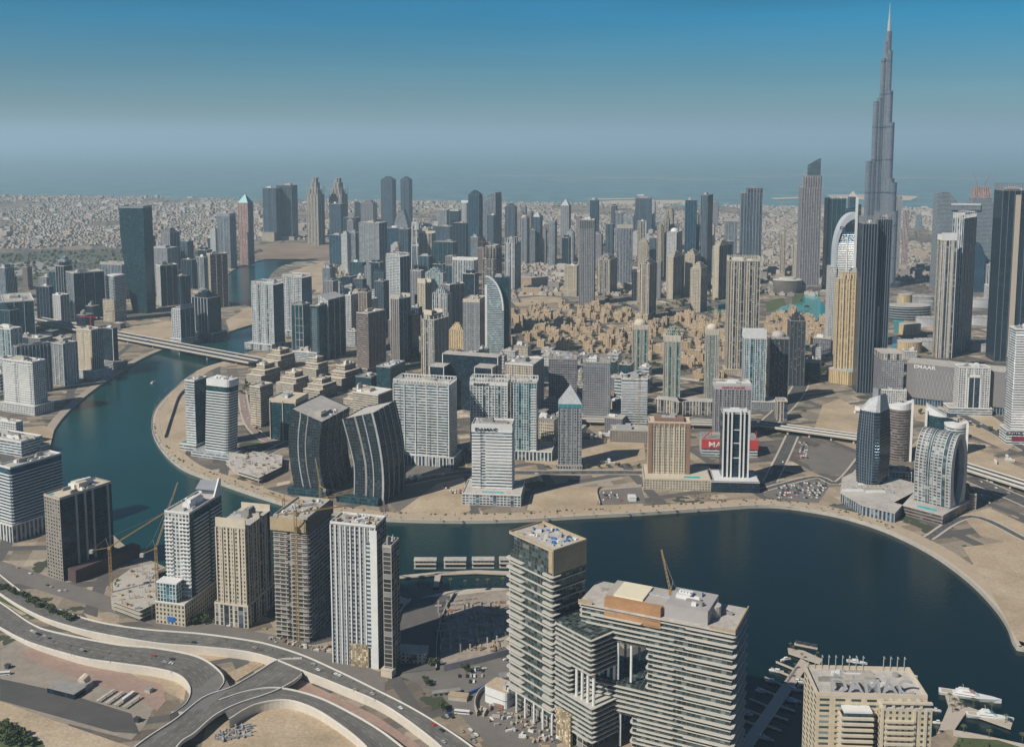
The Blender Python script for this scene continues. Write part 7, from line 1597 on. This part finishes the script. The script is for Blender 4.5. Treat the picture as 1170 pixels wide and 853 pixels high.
# ================================================================ cranes
def crane(label, px, yb, ytop, jib, ang_z, elev, mat=M_gold, base_z=0, back=16, group=None, thick=1.0):
    c = at_top(px, yb, base_z) if base_z else G(px, yb); z = zof(yb, ytop) if base_z == 0 else ytop
    root = thing('tower_crane', label, 'crane', (c.x, c.y, base_z), 0, group); h_ = z - base_z
    mb = MB(); s = 1.0 * thick
    for a, b in ((-s, -s), (s, -s), (s, s), (-s, s)): mb.tube((a, b, 0), (a, b, h_), .22 * thick, 4)
    k = 0
    while k * 4 < h_ - 4:
        z0_ = k * 4; pts = [(-s, -s), (s, -s), (s, s), (-s, s)]
        for i in range(4): mb.tube((*pts[i], z0_), (*pts[(i + 1) % 4], z0_ + 4), .14 * thick, 3)
        k += 1
    part('mast', mb, mat, root)
    hd_ = link('slewing_cab', None, root); bpy.data.objects.remove(hd_)
    mb = MB(); mb.box(-1.3, -1.3, h_, 1.3, 1.3, h_ + 2.4); part('cab', mb, mat, root)
    ca_, sa_ = math.cos(R(ang_z)), math.sin(R(ang_z)); ce, se = math.cos(R(elev)), math.sin(R(elev))
    P0 = Vector((0, 0, h_ + 1.6)); D_ = Vector((ca_ * ce, sa_ * ce, se)); U = Vector((-ca_ * se, -sa_ * se, ce)); S_ = Vector((-sa_, ca_, 0))
    mb = MB(); w_ = .8 * thick
    for off in (U * w_ * 1.3, S_ * w_, -S_ * w_): mb.tube(P0 + off, P0 + D_ * jib + off * .5, .2 * thick, 4)
    for k in range(int(jib / 3)):
        t0, t1 = k * 3, k * 3 + 3; o_ = [U * w_ * 1.3, S_ * w_, -S_ * w_]
        for i in range(3): mb.tube(P0 + D_ * t0 + o_[i], P0 + D_ * t1 + o_[(i + 1) % 3], .12 * thick, 3)
    part('jib', mb, mat, root)
    mb = MB(); B_ = Vector((-ca_, -sa_, 0)); mb.tube(P0, P0 + B_ * back, .5 * thick, 4); part('counter_jib', mb, mat, root)
    mb = MB(); q = P0 + B_ * back; mb.box(q.x - 1.6, q.y - 1.6, q.z - 2.4, q.x + 1.6, q.y + 1.6, q.z + .6); part('counterweight', mb, M_conc, root)
    mb = MB(); ap = P0 + Vector((0, 0, 9)) + B_ * 3; mb.tube(P0, ap, .3 * thick, 4); mb.tube(ap, P0 + D_ * jib * .9, .1, 3); mb.tube(ap, q, .1, 3); part('tie_bars', mb, M_steel, root)
    mb = MB(); e = P0 + D_ * jib; mb.tube(e, e - Vector((0, 0, min(25, e.z * .4))), .07, 3); part('hoist_rope', mb, M_dark, root)
crane('orange crane with steep raised jib beside the white fin tower', 181, 700, 628, 62, 60, 62)
crane('orange crane on the low unfinished floors with its jib over the water', 128, 690, 627, 64, 28, 26)
crane('orange crane standing at the front face of the wrapped unfinished tower', 341, 738, 588, 42, 15, 3)
crane('tan crane behind the left corner of the wrapped unfinished tower', 327, 690, 572, 26, 150, 4)
crane('tan crane behind the right corner of the wrapped unfinished tower', 376, 690, 570, 24, 20, 4)
crane('thin brown crane rising over the water beside the dark gridded tower', 441, 700, 583, 18, 100, 2, M_cop)
crane('pale orange crane mast fixed to the unfinished office tower with white bands', 730, 499, 432, 26, 40, 12)
crane('red jib crane beyond the bridge left end', 104, 378, 363, 34, 170, 0, M_red)
crane('yellow crane near the foot of the twisted teal tower', 130, 378, 356, 26, 20, 2)
crane('rust red hoist crane on the unfinished dark tower in the centre', 551, 386, 277, 30, 175, 4, M_cop, thick=1.6)
crane('orange crane leaning its jib against the left dark curved tower', 366, 572, 556, 34, 120, 64)
i = TW['rs']; ax = Vector((math.cos(-R(25)), math.sin(-R(25)), 0)); q = i['c'] + ax * (i['W'] * .06); 
root_z = i['H'] + .3
def crane_at(label, x, y, z, h_, jib, az, el, mat=M_gold):
    Yp = px_of(x, y)[1]; crane(label, 0, Yp, z + h_, jib, az, el, mat, base_z=z); o = [o for o in col.objects if o.get('label') == label][0]; o.location.x = x; o.location.y = y
crane_at('orange crane with raised jib on the roof of the long slab building', q.x, q.y + 6, i['H'] + .3, 7, 30, 112, 62)
# ================================================================ marina
def gp(pts): return [G(x, y, 0) for x, y in pts]
def wpoly(root_label, name, cat, pts, z0, z1, mat, group=None):
    P = gp(pts); c = sum(P, Vector()) / len(P); o = link(name, None); bpy.data.objects.remove(o)
    Q = [(p.x - c.x, p.y - c.y) for p in P]; A = sum(Q[i][0] * Q[(i + 1) % len(Q)][1] - Q[(i + 1) % len(Q)][0] * Q[i][1] for i in range(len(Q)))
    if A < 0: Q = Q[::-1]
    mb = MB(); mb.prism(Q, z0, z1, bottom=True); o = part(name, mb, mat, None); o.location = (c.x, c.y, 0); return tag(o, root_label, cat, group)
M_pier = plain('pier_deck', (.46, .40, .33), .85, .12, .4)
root = thing('marina_pier', 'long pale T shaped marina pier with finger berths', 'pier', tuple(G(880, 790)), 0); o0 = G(880, 790)
def pp_(pts, nm, z=(-2.2, -1.2)):
    P = gp(pts); Q = [(p.x - o0.x, p.y - o0.y) for p in P]; A = sum(Q[i][0] * Q[(i + 1) % len(Q)][1] - Q[(i + 1) % len(Q)][0] * Q[i][1] for i in range(len(Q)))
    if A < 0: Q = Q[::-1]
    mb = MB(); mb.prism(Q, z[0], z[1], bottom=True); part(nm, mb, M_pier, root)
pp_([(838, 858), (852, 862), (925, 756), (915, 750)], 'walkway'); pp_([(900, 738), (901, 744), (937, 756), (940, 751), (918, 741)], 'end_platform', (-2.21, -1.19))
def P2(t, off=0): return (918 + (843 - 918) * t, 753 + (858 - 753) * t)
for t in (.10, .17, .27, .38, .50, .60, .70, .82):
    x, y = P2(t); pp_([(x - 2, y - 2), (x - 2, y - .4), (x - 24, y - 9.4), (x - 24, y - 11)], 'finger_pier', (-2.19, -1.3))
for t in (.16, .26, .36, .46, .56, .67, .78):
    x, y = P2(t); pp_([(x + 4, y), (x + 4, y + 1.6), (x + 25, y + 9), (x + 25, y + 7.4)], 'finger_pier', (-2.19, -1.3))
def boat_mesh(L, B, z0=-3.1, fb=1.6):
    mb = MB(); st = [(-L / 2, .85), (-L * .2, 1), (L * .15, .95), (L * .35, .6), (L / 2, .03)]
    for i in range(4):
        (xa, wa_), (xb, wb_) = st[i], st[i + 1]; a, b = B / 2 * wa_, B / 2 * wb_; sh = lambda x: fb * (1 + .35 * max(0, x / L))
        mb.face([(xa, -a * .7, 0), (xb, -b * .5, 0), (xb, -b, sh(xb)), (xa, -a, sh(xa))]); mb.face([(xb, b * .5, 0), (xa, a * .7, 0), (xa, a, sh(xa)), (xb, b, sh(xb))]); mb.face([(xa, -a, sh(xa)), (xb, -b, sh(xb)), (xb, b, sh(xb)), (xa, a, sh(xa))])
    mb.face([(-L / 2, B * .42, 0), (-L / 2, -B * .42, 0), (-L / 2, -B * .42, fb), (-L / 2, B * .42, fb)]); return mb
M_hull = plain('boat_white', (.72, .72, .70), .3, .05); M_win = plain('boat_glass', (.03, .05, .07), .1, .1)
def boat(label, px, py, L, ang, kind=0, cover=None, group=None):
    c = G(px, py, -3); root = thing('motor_boat' if kind < 2 else 'yacht', label, 'boat' if kind < 2 else 'yacht', (c.x, c.y, -3.05), R(ang), group); B = L * (.3 if kind < 2 else .2); fb = 1.4 if kind < 2 else 3.0
    part('hull', boat_mesh(L, B, fb=fb), M_hull, root)
    mb = MB(); mb.loft([rect(-L * .25, -B * .36, L * .16, B * .36, fb + .02), rect(-L * .22, -B * .3, L * .05, B * .3, fb + (1.5 if kind < 2 else 2.6))]); part('cabin', mb, M_hull, root)
    mb = MB(); mb.loft([rect(-L * .245, -B * .365, L * .13, B * .365, fb + .5), rect(-L * .235, -B * .335, L * .09, B * .335, fb + .95)]); part('window_band', mb, M_win, root)
    mb = MB(); mb.box(-L * .46, -B * .3, fb + .03, -L * .28, B * .3, fb + .25); part('aft_deck', mb, M_pier, root)
    if kind == 2:
        mb = MB(); mb.loft([rect(-L * .2, -B * .26, L * .02, B * .26, fb + 2.62), rect(-L * .17, -B * .22, -L * .02, B * .22, fb + 4.4)]); part('upper_deck', mb, M_hull, root)
        mb = MB(); mb.tube((-L * .1, 0, fb + 4.4), (-L * .12, 0, fb + 8), .15, 4); part('radar_mast', mb, M_hull, root)
    if cover: mb = MB(); mb.box(-L * .12, -B * .28, fb + (1.52 if kind < 2 else 2.65), L * .06, B * .28, fb + (1.8 if kind < 2 else 3.1)); part('cover', mb, cover, root)
boat('white motor boat moored highest on the left of the pier', 897, 754, 10, -160)
boat('white boat with blue screens, second on the left of the pier', 887, 767, 12, 160)
boat('white boat with grey canopy, third on the left of the pier', 881, 779, 10, 160, cover=M_plant)
boat('single white boat moored on the right of the pier', 907, 788, 11, -25)
boat('teal covered boat in shade near the foot of the pier', 872, 843, 12, -30, cover=M_teal)
boat('small brown decked boat beside the palm lined jetty', 1070, 812, 7, -20, cover=M_cop)
boat('white rounded boat low beside the palm lined jetty', 1071, 826, 7, 170)
boat('grey and white catamaran moored behind the cream tower', 979, 757, 17, -18, cover=M_white)
boat('white tender near the back right corner of the cream tower roof', 1042, 773, 9, -10)
boat('small white launch at the second right finger of the pier', 912, 779, 9, -25)
boat('white open boat at the third left finger from the top', 869, 790, 9, 160)
boat('slim grey boat at the lowest left finger of the pier', 853, 816, 10, 160, cover=M_plant)
boat('white cabin boat near the tip of the right fingers', 905, 801, 9, -25)
boat('long white yacht with pink and red sun deck at the jetty', 1108, 797, 46, -20, 2, cover=plain('pink_deck', (.42, .20, .18), .8))
boat('sleek white yacht with a turquoise tender on deck', 1131, 821, 34, -14, 2, cover=M_teal)
boat('small dark boat under way leaving a faint wake in the left canal', 175, 437, 14, 80, cover=M_dark)
wpoly('pale jetty lined with palms between the yachts', 'jetty', 'jetty', [(1070, 838), (1090, 833), (1104, 812), (1155, 830), (1157, 824), (1100, 803), (1092, 790), (1080, 792), (1084, 805)], -2.2, -.8, M_pier)
for q in ((1091, 806), (1098, 808), (1112, 806), (1133, 812), (1149, 824), (1088, 812), (1101, 836), (1130, 842), (1070, 838), (1168, 845), (1085, 800)): p = G(*q); tree(p.x, p.y, .8, 'tall palm on the jetty and promenade near the yachts', 'palms by the yachts', True, -.8)
for q in ((903, 740), (906, 743), (934, 751), (916, 752), (908, 764), (902, 774), (897, 786)): p = G(*q, -1.2); tree(p.x, p.y, .55, 'short palm standing on the marina pier', 'palms on the marina pier', True, -1.2)
# floating pavilions and their walkway
root = thing('floating_walkway', 'pale floating walkway in front of the four pavilions', 'walkway', tuple(G(520, 655)), 0); o0 = G(520, 655)
pp_([(453, 656), (454, 659), (500, 655), (545, 653), (590, 655), (590, 651), (545, 649.5), (500, 651.5)], 'walkway'); pp_([(497, 655), (504, 655), (501, 668), (495, 668)], 'link_bridge', (-2.3, -1.25))
for k, (px, lb) in enumerate(((486, 'leftmost'), (520, 'second from left'), (552, 'third from left'), (583, 'rightmost'))):
    c = G(px, 646.5 - k * .3, -2); root = thing('floating_pavilion', 'two storey floating pavilion with flat pale roof, %s of four' % lb, 'pavilion', (c.x, c.y, -3), 0, 'floating pavilions'); wv = 11.5
    mb = MB(); mb.box(-wv, -5, 0, wv, 5, 1); part('pontoon', mb, M_conc, root); mb = MB(); mb.box(-wv + 1.5, -3.5, 1.01, wv - 1.5, 4, 4.4, 2.6, 3.4); part('ground_floor', mb, facade('glass_dark'), root)
    mb = MB(); mb.box(-wv, -5, 4.41, wv, 5, 5.1, bottom=True); part('terrace', mb, M_roof, root); mb = MB(); mb.box(-wv + 1, -3, 5.11, wv - 1, 4, 8.2, 2.6, 3.2); part('upper_floor', mb, facade('stone_grid'), root)
    mb = MB(); mb.box(-wv - .3, -4.6, 8.21, wv + .3, 5, 8.9, bottom=True); part('roof', mb, M_roof, root)
root = thing('dark_pontoon', 'row of dark canopied pontoons at the head of the marina pier', 'pontoon', tuple(G(921, 738, -3)), R(-25)); root.location.z = -3
mb = MB(); mb.box(-10, -2, 0, 10, 2, 1); part('deck', mb, M_pier, root)
for k in range(3): mb = MB(); mb.box(-9.6 + k * 6.6, -1.8, 2.6, -3.8 + k * 6.6, 1.8, 3.1, bottom=True); part('canopy', mb, M_dark, root)
# ================================================================ near construction yard and bus station
def simple(label, name, cat, px, py, w_, d_, h_, rz, wallm, roofm_, group=None, z=0):
    c = G(px, py); root = thing(name, label, cat, (c.x, c.y, z), R(rz), group)
    mb = MB(); mb.box(-w_ / 2, -d_ / 2, 0, w_ / 2, d_ / 2, h_, 3.4, 3.4); part('wall', mb, wallm, root); mb = MB(); mb.box(-w_ / 2 - .3, -d_ / 2 - .3, h_ + .01, w_ / 2 + .3, d_ / 2 + .3, h_ + .5); part('roof', mb, roofm_, root); return root
M_rnd = plain('white_cladding', (.68, .68, .66), .5, .06)
c = G(573, 800); root = thing('round_cornered_building', 'white round cornered site building with a sand coloured roof', 'building', (c.x, c.y, 0), R(-35)); me = blob(-11, -9, 11, 9, 3, 0, 13); part('wall', me, M_rnd, root)
part('roof', blob(-10.6, -8.6, 10.6, 8.6, 3, 13.01, 13.3), M_sand, root); part('cornice', blob(-11.2, -9.2, 11.2, 9.2, 3, 6.2, 6.7), M_roofd, root); roof_units(root, 0, -8, 10, 8, 13.3, 4, random.Random(1))
simple('site office with a timber roof and blue fence', 'site_office', 'office', 524, 798, 15, 7, 3.4, -12, M_conc, M_timber); simple('long dark roofed site shed behind the timber roofed office', 'site_shed', 'shed', 510, 793, 22, 4, 3, 14, facade('stone_grid'), M_roofd)
simple('cream courtyard building standing in the shade of the dark scaffolded tower', 'courtyard_building', 'building', 472, 753, 24, 15, 9, -8, facade('cream_grid'), M_cream)
simple('long low grey service hall behind the road near the slab complex', 'service_hall', 'building', 590, 775, 28, 8, 4, 10, facade('grey_band'), M_roofd)
simple('small cream kiosk building at the foot of the dark scaffolded tower', 'kiosk', 'building', 444, 771, 10, 8, 6, -20, M_cream, M_cream)
rt = simple('low grey roofed bus station building with red paving', 'bus_station', 'station', 76, 791, 28, 12, 4.5, -22, facade('glass_dark'), M_roofd); mb = MB(); mb.box(2, 7, 0, 13, 15, 5); part('side_hall', mb, M_roofd, rt); mb = MB(); mb.tube((6, 10, 5), (6, 16, 6.5), 4, 10); part('vault', mb, M_cream, rt)
for k in range(4):
    c = G(121 + k * 10, 797 + k * 2.4); root = thing('bus_shelter', 'narrow bus shelter in the row beside the low station', 'shelter', (c.x, c.y, 0), R(68), 'bus shelters at the station'); mb = MB(); mb.box(-9, -1.1, 2.6, 9, 1.1, 2.9, bottom=True); part('roof', mb, M_roof, root)
    for x in (-8, 0, 8): mb = MB(); mb.box(x, -.2, 0, x + .3, .2, 2.6); part('post', mb, M_steel, root)
    mb = MB(); mb.box(-10, -1.6, .04, 10, 1.6, .2); part('platform', mb, M_brick, root)
def bus(label, px, py, rz, z=0, group=None):
    c = G(px, py, z); root = thing('bus', label, 'bus', (c.x, c.y, z), R(rz), group); mb = MB(); mb.box(-6, -1.3, .5, 6, 1.3, 3.1, bottom=True); part('body', mb, M_hull, root); mb = MB(); mb.box(-5.9, -1.33, 1.6, 6.03, 1.33, 2.6); part('window_band', mb, M_win, root)
    for x in (-4, 4):
        for y in (-1.1, 1.1): mb = MB(); mb.tube((x, y - .2, .5), (x, y + .2, .5), .5, 10); part('wheel', mb, M_dark, root)
bus('white city bus parked beside the last bus shelter', 147, 797, 68)
bus('white bus on the lane at the left edge of the yard', 3, 771, 10); bus('white coach on the site road near the timber roofed office', 528, 815, -10)
simple('small dark kiosk at the right end of the bus station yard', 'kiosk', 'kiosk', 157, 824, 4, 3, 3, -20, M_dark, M_dark); simple('small dark kiosk at the left end of the bus station yard', 'kiosk', 'kiosk', 9, 763, 4, 3, 3, -20, M_dark, M_dark)
simple('small grey plant kiosk right of the parked bus', 'kiosk', 'kiosk', 170, 790, 5, 4, 3, -20, M_conc, M_roofd)
c = G(268, 838); root = thing('material_yard', 'heap of grey scaffold parts stored on the sand below the curved ramp', 'scaffold store', (c.x, c.y, 0), R(20)); r = random.Random(3)
for k in range(60): mb = MB(); a = r.uniform(.6, 4); mb.box(-a, -.5, 0, a, .5, r.uniform(.4, 2.4)); o = part('stack', mb, [M_plant, M_steel, M_conc, M_roofd][k % 4], root, loc=(r.uniform(-13, 13), r.uniform(-7, 7), .01 * k)); o.rotation_euler.z = r.choice([0, 1.57]) + r.uniform(-.2, .2)
c = G(590, 830); root = thing('material_yard', 'cluttered building material yard in front of the slab complex', 'site store', (c.x, c.y, 0), R(-40)); 
for k in range(70): mb = MB(); a = r.uniform(.6, 3.5); mb.box(-a, -.7, 0, a, .7, r.uniform(.4, 2.6)); o = part('stack', mb, [M_plant, M_white, M_timber, M_cop, M_conc][k % 5], root, loc=(r.uniform(-38, 38), r.uniform(-9, 12), .01 * k)); o.rotation_euler.z = r.uniform(0, 3.1)
c = G(378, 742); root = thing('material_yard', 'rubble and stores along the foot of the unfinished towers', 'site store', (c.x, c.y, 0), R(-22))
for k in range(80): mb = MB(); a = r.uniform(.6, 3.0); mb.box(-a, -.7, 0, a, .7, r.uniform(.4, 2.2)); o = part('stack', mb, [M_plant, M_white, M_timber, M_cop, M_conc][k % 5], root, loc=(r.uniform(-60, 70), r.uniform(-7, 2), .01 * k)); o.rotation_euler.z = r.uniform(0, 3.1)
# open foundation pit in the shade of the near towers
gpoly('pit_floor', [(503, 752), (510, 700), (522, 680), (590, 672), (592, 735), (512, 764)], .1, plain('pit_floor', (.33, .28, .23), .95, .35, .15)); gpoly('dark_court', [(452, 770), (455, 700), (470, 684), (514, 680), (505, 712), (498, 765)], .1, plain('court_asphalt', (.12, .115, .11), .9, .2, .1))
c = G(545, 715); root = thing('foundation_works', 'column stubs and formwork of the open foundation by the near promenade', 'construction site', (c.x, c.y, .3), R(6))
for i in range(9):
    for j in range(8): mb = MB(); hh = r.uniform(3, 9); mb.box(-.6, -.6, 0, .6, .6, hh); part('column', mb, M_conc, root, loc=(-34 + i * 8.2 + r.uniform(-.6, .6), -46 + j * 13 + r.uniform(-2, 2), 0))
for k in range(90): mb = MB(); a = r.uniform(1, 6); mb.box(-a, -1, 0, a, 1, r.uniform(.3, 1.6)); o = part('formwork', mb, [M_timber, M_cop, M_conc][k % 3], root, loc=(r.uniform(-34, 34), r.uniform(-46, 46), .01 * k)); o.rotation_euler.z = r.choice([0, 1.57])
def wall_line(label, pts, h_, mat, t=.8, name='wall', cat='wall'):
    P = [G(*q) for q in smooth(pts, 5)]; c = P[0]; mb = MB()
    for i in range(len(P) - 1):
        a, b = P[i] - c, P[i + 1] - c; n_ = Vector((-(b - a).y, (b - a).x, 0)).normalized() * t
        mb.face([(a.x, a.y, 0), (b.x, b.y, 0), (b.x, b.y, h_), (a.x, a.y, h_)]); mb.face([(b.x + n_.x, b.y + n_.y, 0), (a.x + n_.x, a.y + n_.y, 0), (a.x + n_.x, a.y + n_.y, h_), (b.x + n_.x, b.y + n_.y, h_)]); mb.face([(a.x, a.y, h_), (b.x, b.y, h_), (b.x + n_.x, b.y + n_.y, h_), (a.x + n_.x, a.y + n_.y, h_)])
    o = part(name, mb, mat, None); o.location = c; return tag(o, label, cat)
wall_line('grey hoarding along the front of the foundation pit', [(508, 767), (550, 757), (592, 745)], 6, M_steel, name='hoarding', cat='hoarding'); wall_line('curved concrete wall left of the foundation pit', [(499, 766), (500, 730), (508, 700), (520, 678)], 3, M_conc)
wall_line('curved pale wall left of the dark court', [(450, 770), (452, 730), (458, 700), (470, 686)], 3, M_conc); wall_line('bright blue site fence beside the timber roofed office', [(534, 795), (546, 790), (560, 783)], 3, plain('blue_fence', (.03, .13, .45), .6), name='site_fence', cat='fence')
wall_line('grey curving site wall behind the round cornered building', [(546, 818), (543, 805), (549, 792), (562, 785)], 4, M_conc)
wall_line('low wall round the small asphalt car park on the quay', [(686, 577), (683, 560), (700, 557), (733, 556)], 3, M_conc); simple('white tent roofed store on the quay car park', 'tent', 'tent', 722, 571, 9, 11, 5, 2, M_white, M_white)
wall_line('curved dark retaining wall on the peninsula inside the promenade', [(222, 440), (205, 452), (196, 475), (188, 500)], 4, M_roofd)
# ================================================================ vehicles
CARC = [('white', (.70, .70, .68)), ('silver', (.38, .39, .40)), ('black', (.03, .03, .035)), ('red', (.42, .04, .03)), ('dark blue', (.03, .06, .14)), ('tan', (.40, .33, .24))]
def car_body():
    mb = MB(); mb.loft([rect(-2.3, -.9, 2.3, .9, .35), rect(-2.35, -.95, 2.35, .95, .6), rect(-2.25, -.9, 2.2, .9, .95)]); mb.loft([rect(-1.9, -.85, 1.0, .85, .96), rect(-1.5, -.7, .4, .7, 1.48)]); return mb
def car_glass():
    mb = MB(); mb.loft([rect(-1.87, -.87, 1.0, .87, .98), rect(-1.6, -.76, .55, .76, 1.32)], cap=False); return mb
wh = MB()
for x in (-1.45, 1.45):
    for y in (-.85, .85): wh.tube((x, y - .12, .33), (x, y + .12, .33), .33, 8)
CB = [car_body().mesh('body', plain('car_' + n_.replace(' ', '_'), c_, .3, .03)) for n_, c_ in CARC]; CG = car_glass().mesh('windows', M_win)
w1 = MB(); w1.tube((0, -.12, 0), (0, .12, 0), .33, 8); WM = w1.mesh('wheel', M_dark); ncar = [0]
def car(p, rz, z, where, near=False):
    k = rnd.choice([0] * 8 + [1] * 4 + [2] * 5 + [3] + [4, 5]); root = thing('car', '%s car %s' % (CARC[k][0], where), 'car', (p[0], p[1], z), rz, '%s cars %s' % (CARC[k][0], where)); link('body', CB[k], root); link('windows', CG, root); ncar[0] += 1
    if near:
        for x in (-1.45, 1.45):
            for y in (-.85, .85): link('wheel', WM, root, (x, y, .33))
def cars_on(pts, n, where, z=.3, off=(0,), near=False):
    P = [G(q[0], q[1], z) for q in smooth(pts, 8)]
    for k in range(n):
        i = rnd.randrange(len(P) - 1); a, b = P[i], P[i + 1]; p = a.lerp(b, rnd.random()); t = (b - a).normalized(); o_ = rnd.choice(off); car((p.x - t.y * o_, p.y + t.x * o_), math.atan2(t.y, t.x) + (math.pi if o_ > 0 else 0), z, where, near)
mid1 = [((a[0] + b[0]) / 2, (a[1] + b[1]) / 2) for a, b in zip(up1, lo1)]; mid2 = [((a[0] + b[0]) / 2, (a[1] + b[1]) / 2) for a, b in zip(up2, lo2)]
cars_on(mid1[5:13], 12, 'driving on the curved highway deck', 7.02, (-4, 4, 0), True); cars_on(mid2[2:9], 8, 'driving on the middle highway ramp', 7.03, (-3, 3), True); cars_on([(0, 655), (100, 700), (200, 715), (330, 735)], 12, 'on the site road beside the left towers', .1, (14, 18), True)
cars_on([(440, 556), (530, 540), (600, 540), (735, 540), (800, 545)], 16, 'on the avenue behind the quay towers', .5, (-4, 4)); cars_on([(497, 803), (520, 828), (545, 850)], 9, 'parked on the site road by the near yard', .2, (0, 3, 6), True)
cars_on([(60, 368), (170, 388), (280, 409)], 12, 'crossing the canal bridge', 10.05, (-14, -9, 9, 14)); cars_on([(883, 545), (897, 515)], 8, 'on the avenue north of the open car park', .5, (-4, 4)); cars_on([(1120, 548), (1165, 566)], 6, 'on the wide road near the right edge', .6, (-6, 6))
cars_on([(540, 761), (580, 750), (590, 748)], 9, 'parked beside the hoarding of the pit', .2, (-4, -9), True); cars_on([(275, 450), (281, 480), (296, 500)], 9, 'on the curving red street', .5, (-4, 4)); cars_on([(1030, 470), (1100, 478), (1150, 500)], 8, 'on the sandy road by the white terraces', .4, (-3, 3))
def lot(pts, where, n):
    P = W2(pts); k = 0; t = 0
    while k < n and t < 3000:
        t += 1; x, y = rnd.uniform(min(p[0] for p in P), max(p[0] for p in P)), rnd.uniform(min(p[1] for p in P), max(p[1] for p in P)); x = round(x / 3.1) * 3.1; y = round(y / 9) * 9
        if inside(x, y, P) and (x, y) not in SEEN: SEEN.add((x, y)); car((x + rnd.uniform(-.2, .2), y), math.pi / 2 + rnd.choice([0, math.pi]), .35, where); k += 1
SEEN = set()
for k, (px, py, n_, rz) in enumerate(((605, 503, 5, 5), (690, 500, 6, 4), (560, 470, 4, 8), (735, 500, 3, 5), (1060, 520, 4, 40), (1150, 527, 4, -20), (700, 531, 3, 3), (466, 548, 3, 14), (985, 470, 4, 30), (645, 505, 5, 4), (1100, 470, 4, 10))):
    for j in range(n_): q = G(px + rnd.uniform(-14, 14), py + rnd.uniform(-2, 2)); simple('pale site cabin standing on the building lots between the towers', 'site_cabin', 'cabin', 0, 500, rnd.uniform(7, 14), 3, rnd.uniform(2.8, 6), rz + rnd.choice([0, 90]), rnd.choice([M_white, M_conc, M_cream]), M_white, 'site cabins on the building lots').location = (q.x, q.y, .3)

lot([(884, 568), (890, 556), (930, 550), (948, 553), (936, 572), (900, 571)], 'parked in the open car park by the lagoon', 80); lot([(912, 525), (914, 505), (925, 505), (923, 526)], 'parked in the narrow lot under the viaduct', 28); lot([(688, 573), (690, 562), (710, 560), (712, 574)], 'parked on the small quay car park', 12)
lot([(505, 552), (530, 556), (528, 566), (500, 560)], 'parked on the shaded lot beside the white slab tower', 14); lot([(960, 545), (985, 535), (1000, 545), (985, 552)], 'parked beside the dark bulging tower', 12); lot([(1110, 560), (1140, 572), (1135, 582), (1105, 570)], 'parked by the roundabout at the right', 10)
lot([(518, 778), (522, 768), (552, 764), (552, 780)], 'parked near the white round cornered building', 10)
# street lamps along the far promenade and the highway
lm = MB(); lm.tube((0, 0, 0), (0, 0, 7), .16, 5, .1); LP = lm.mesh('pole', M_steel); lh = MB(); lh.box(-.9, -.25, 6.9, .9, .25, 7.15); LH = lh.mesh('lamp_head', M_dark)
def lamps(pts, n, where, z=0, off=0, s=1.0):
    P = [G(q[0], q[1], z) for q in smooth(pts, 6)]; d = [0]
    for i in range(1, len(P)): d.append(d[-1] + (P[i] - P[i - 1]).length)
    for k in range(n):
        t = d[-1] * (k + .5) / n; i = next(i for i in range(1, len(P)) if d[i] >= t); p = P[i - 1].lerp(P[i], (t - d[i - 1]) / max(1e-6, d[i] - d[i - 1])); tt = (P[i] - P[i - 1]).normalized()
        root = thing('street_lamp', 'slim street lamp ' + where, 'street lamp', (p.x - tt.y * off, p.y + tt.x * off, z), math.atan2(tt.y, tt.x) + 1.57, 'street lamps ' + where); root.scale = (s, s, s); link('pole', LP, root); link('lamp_head', LH, root)
lamps(far_bank[9:28], 46, 'along the far promenade', 0, 12, .9); lamps(lo1[3:12], 14, 'on the lower parapet of the curved highway', 7.1, .3, 1.2); lamps(lo2[2:8], 9, 'on the lower parapet of the middle ramp', 7.1, .3, 1.2)
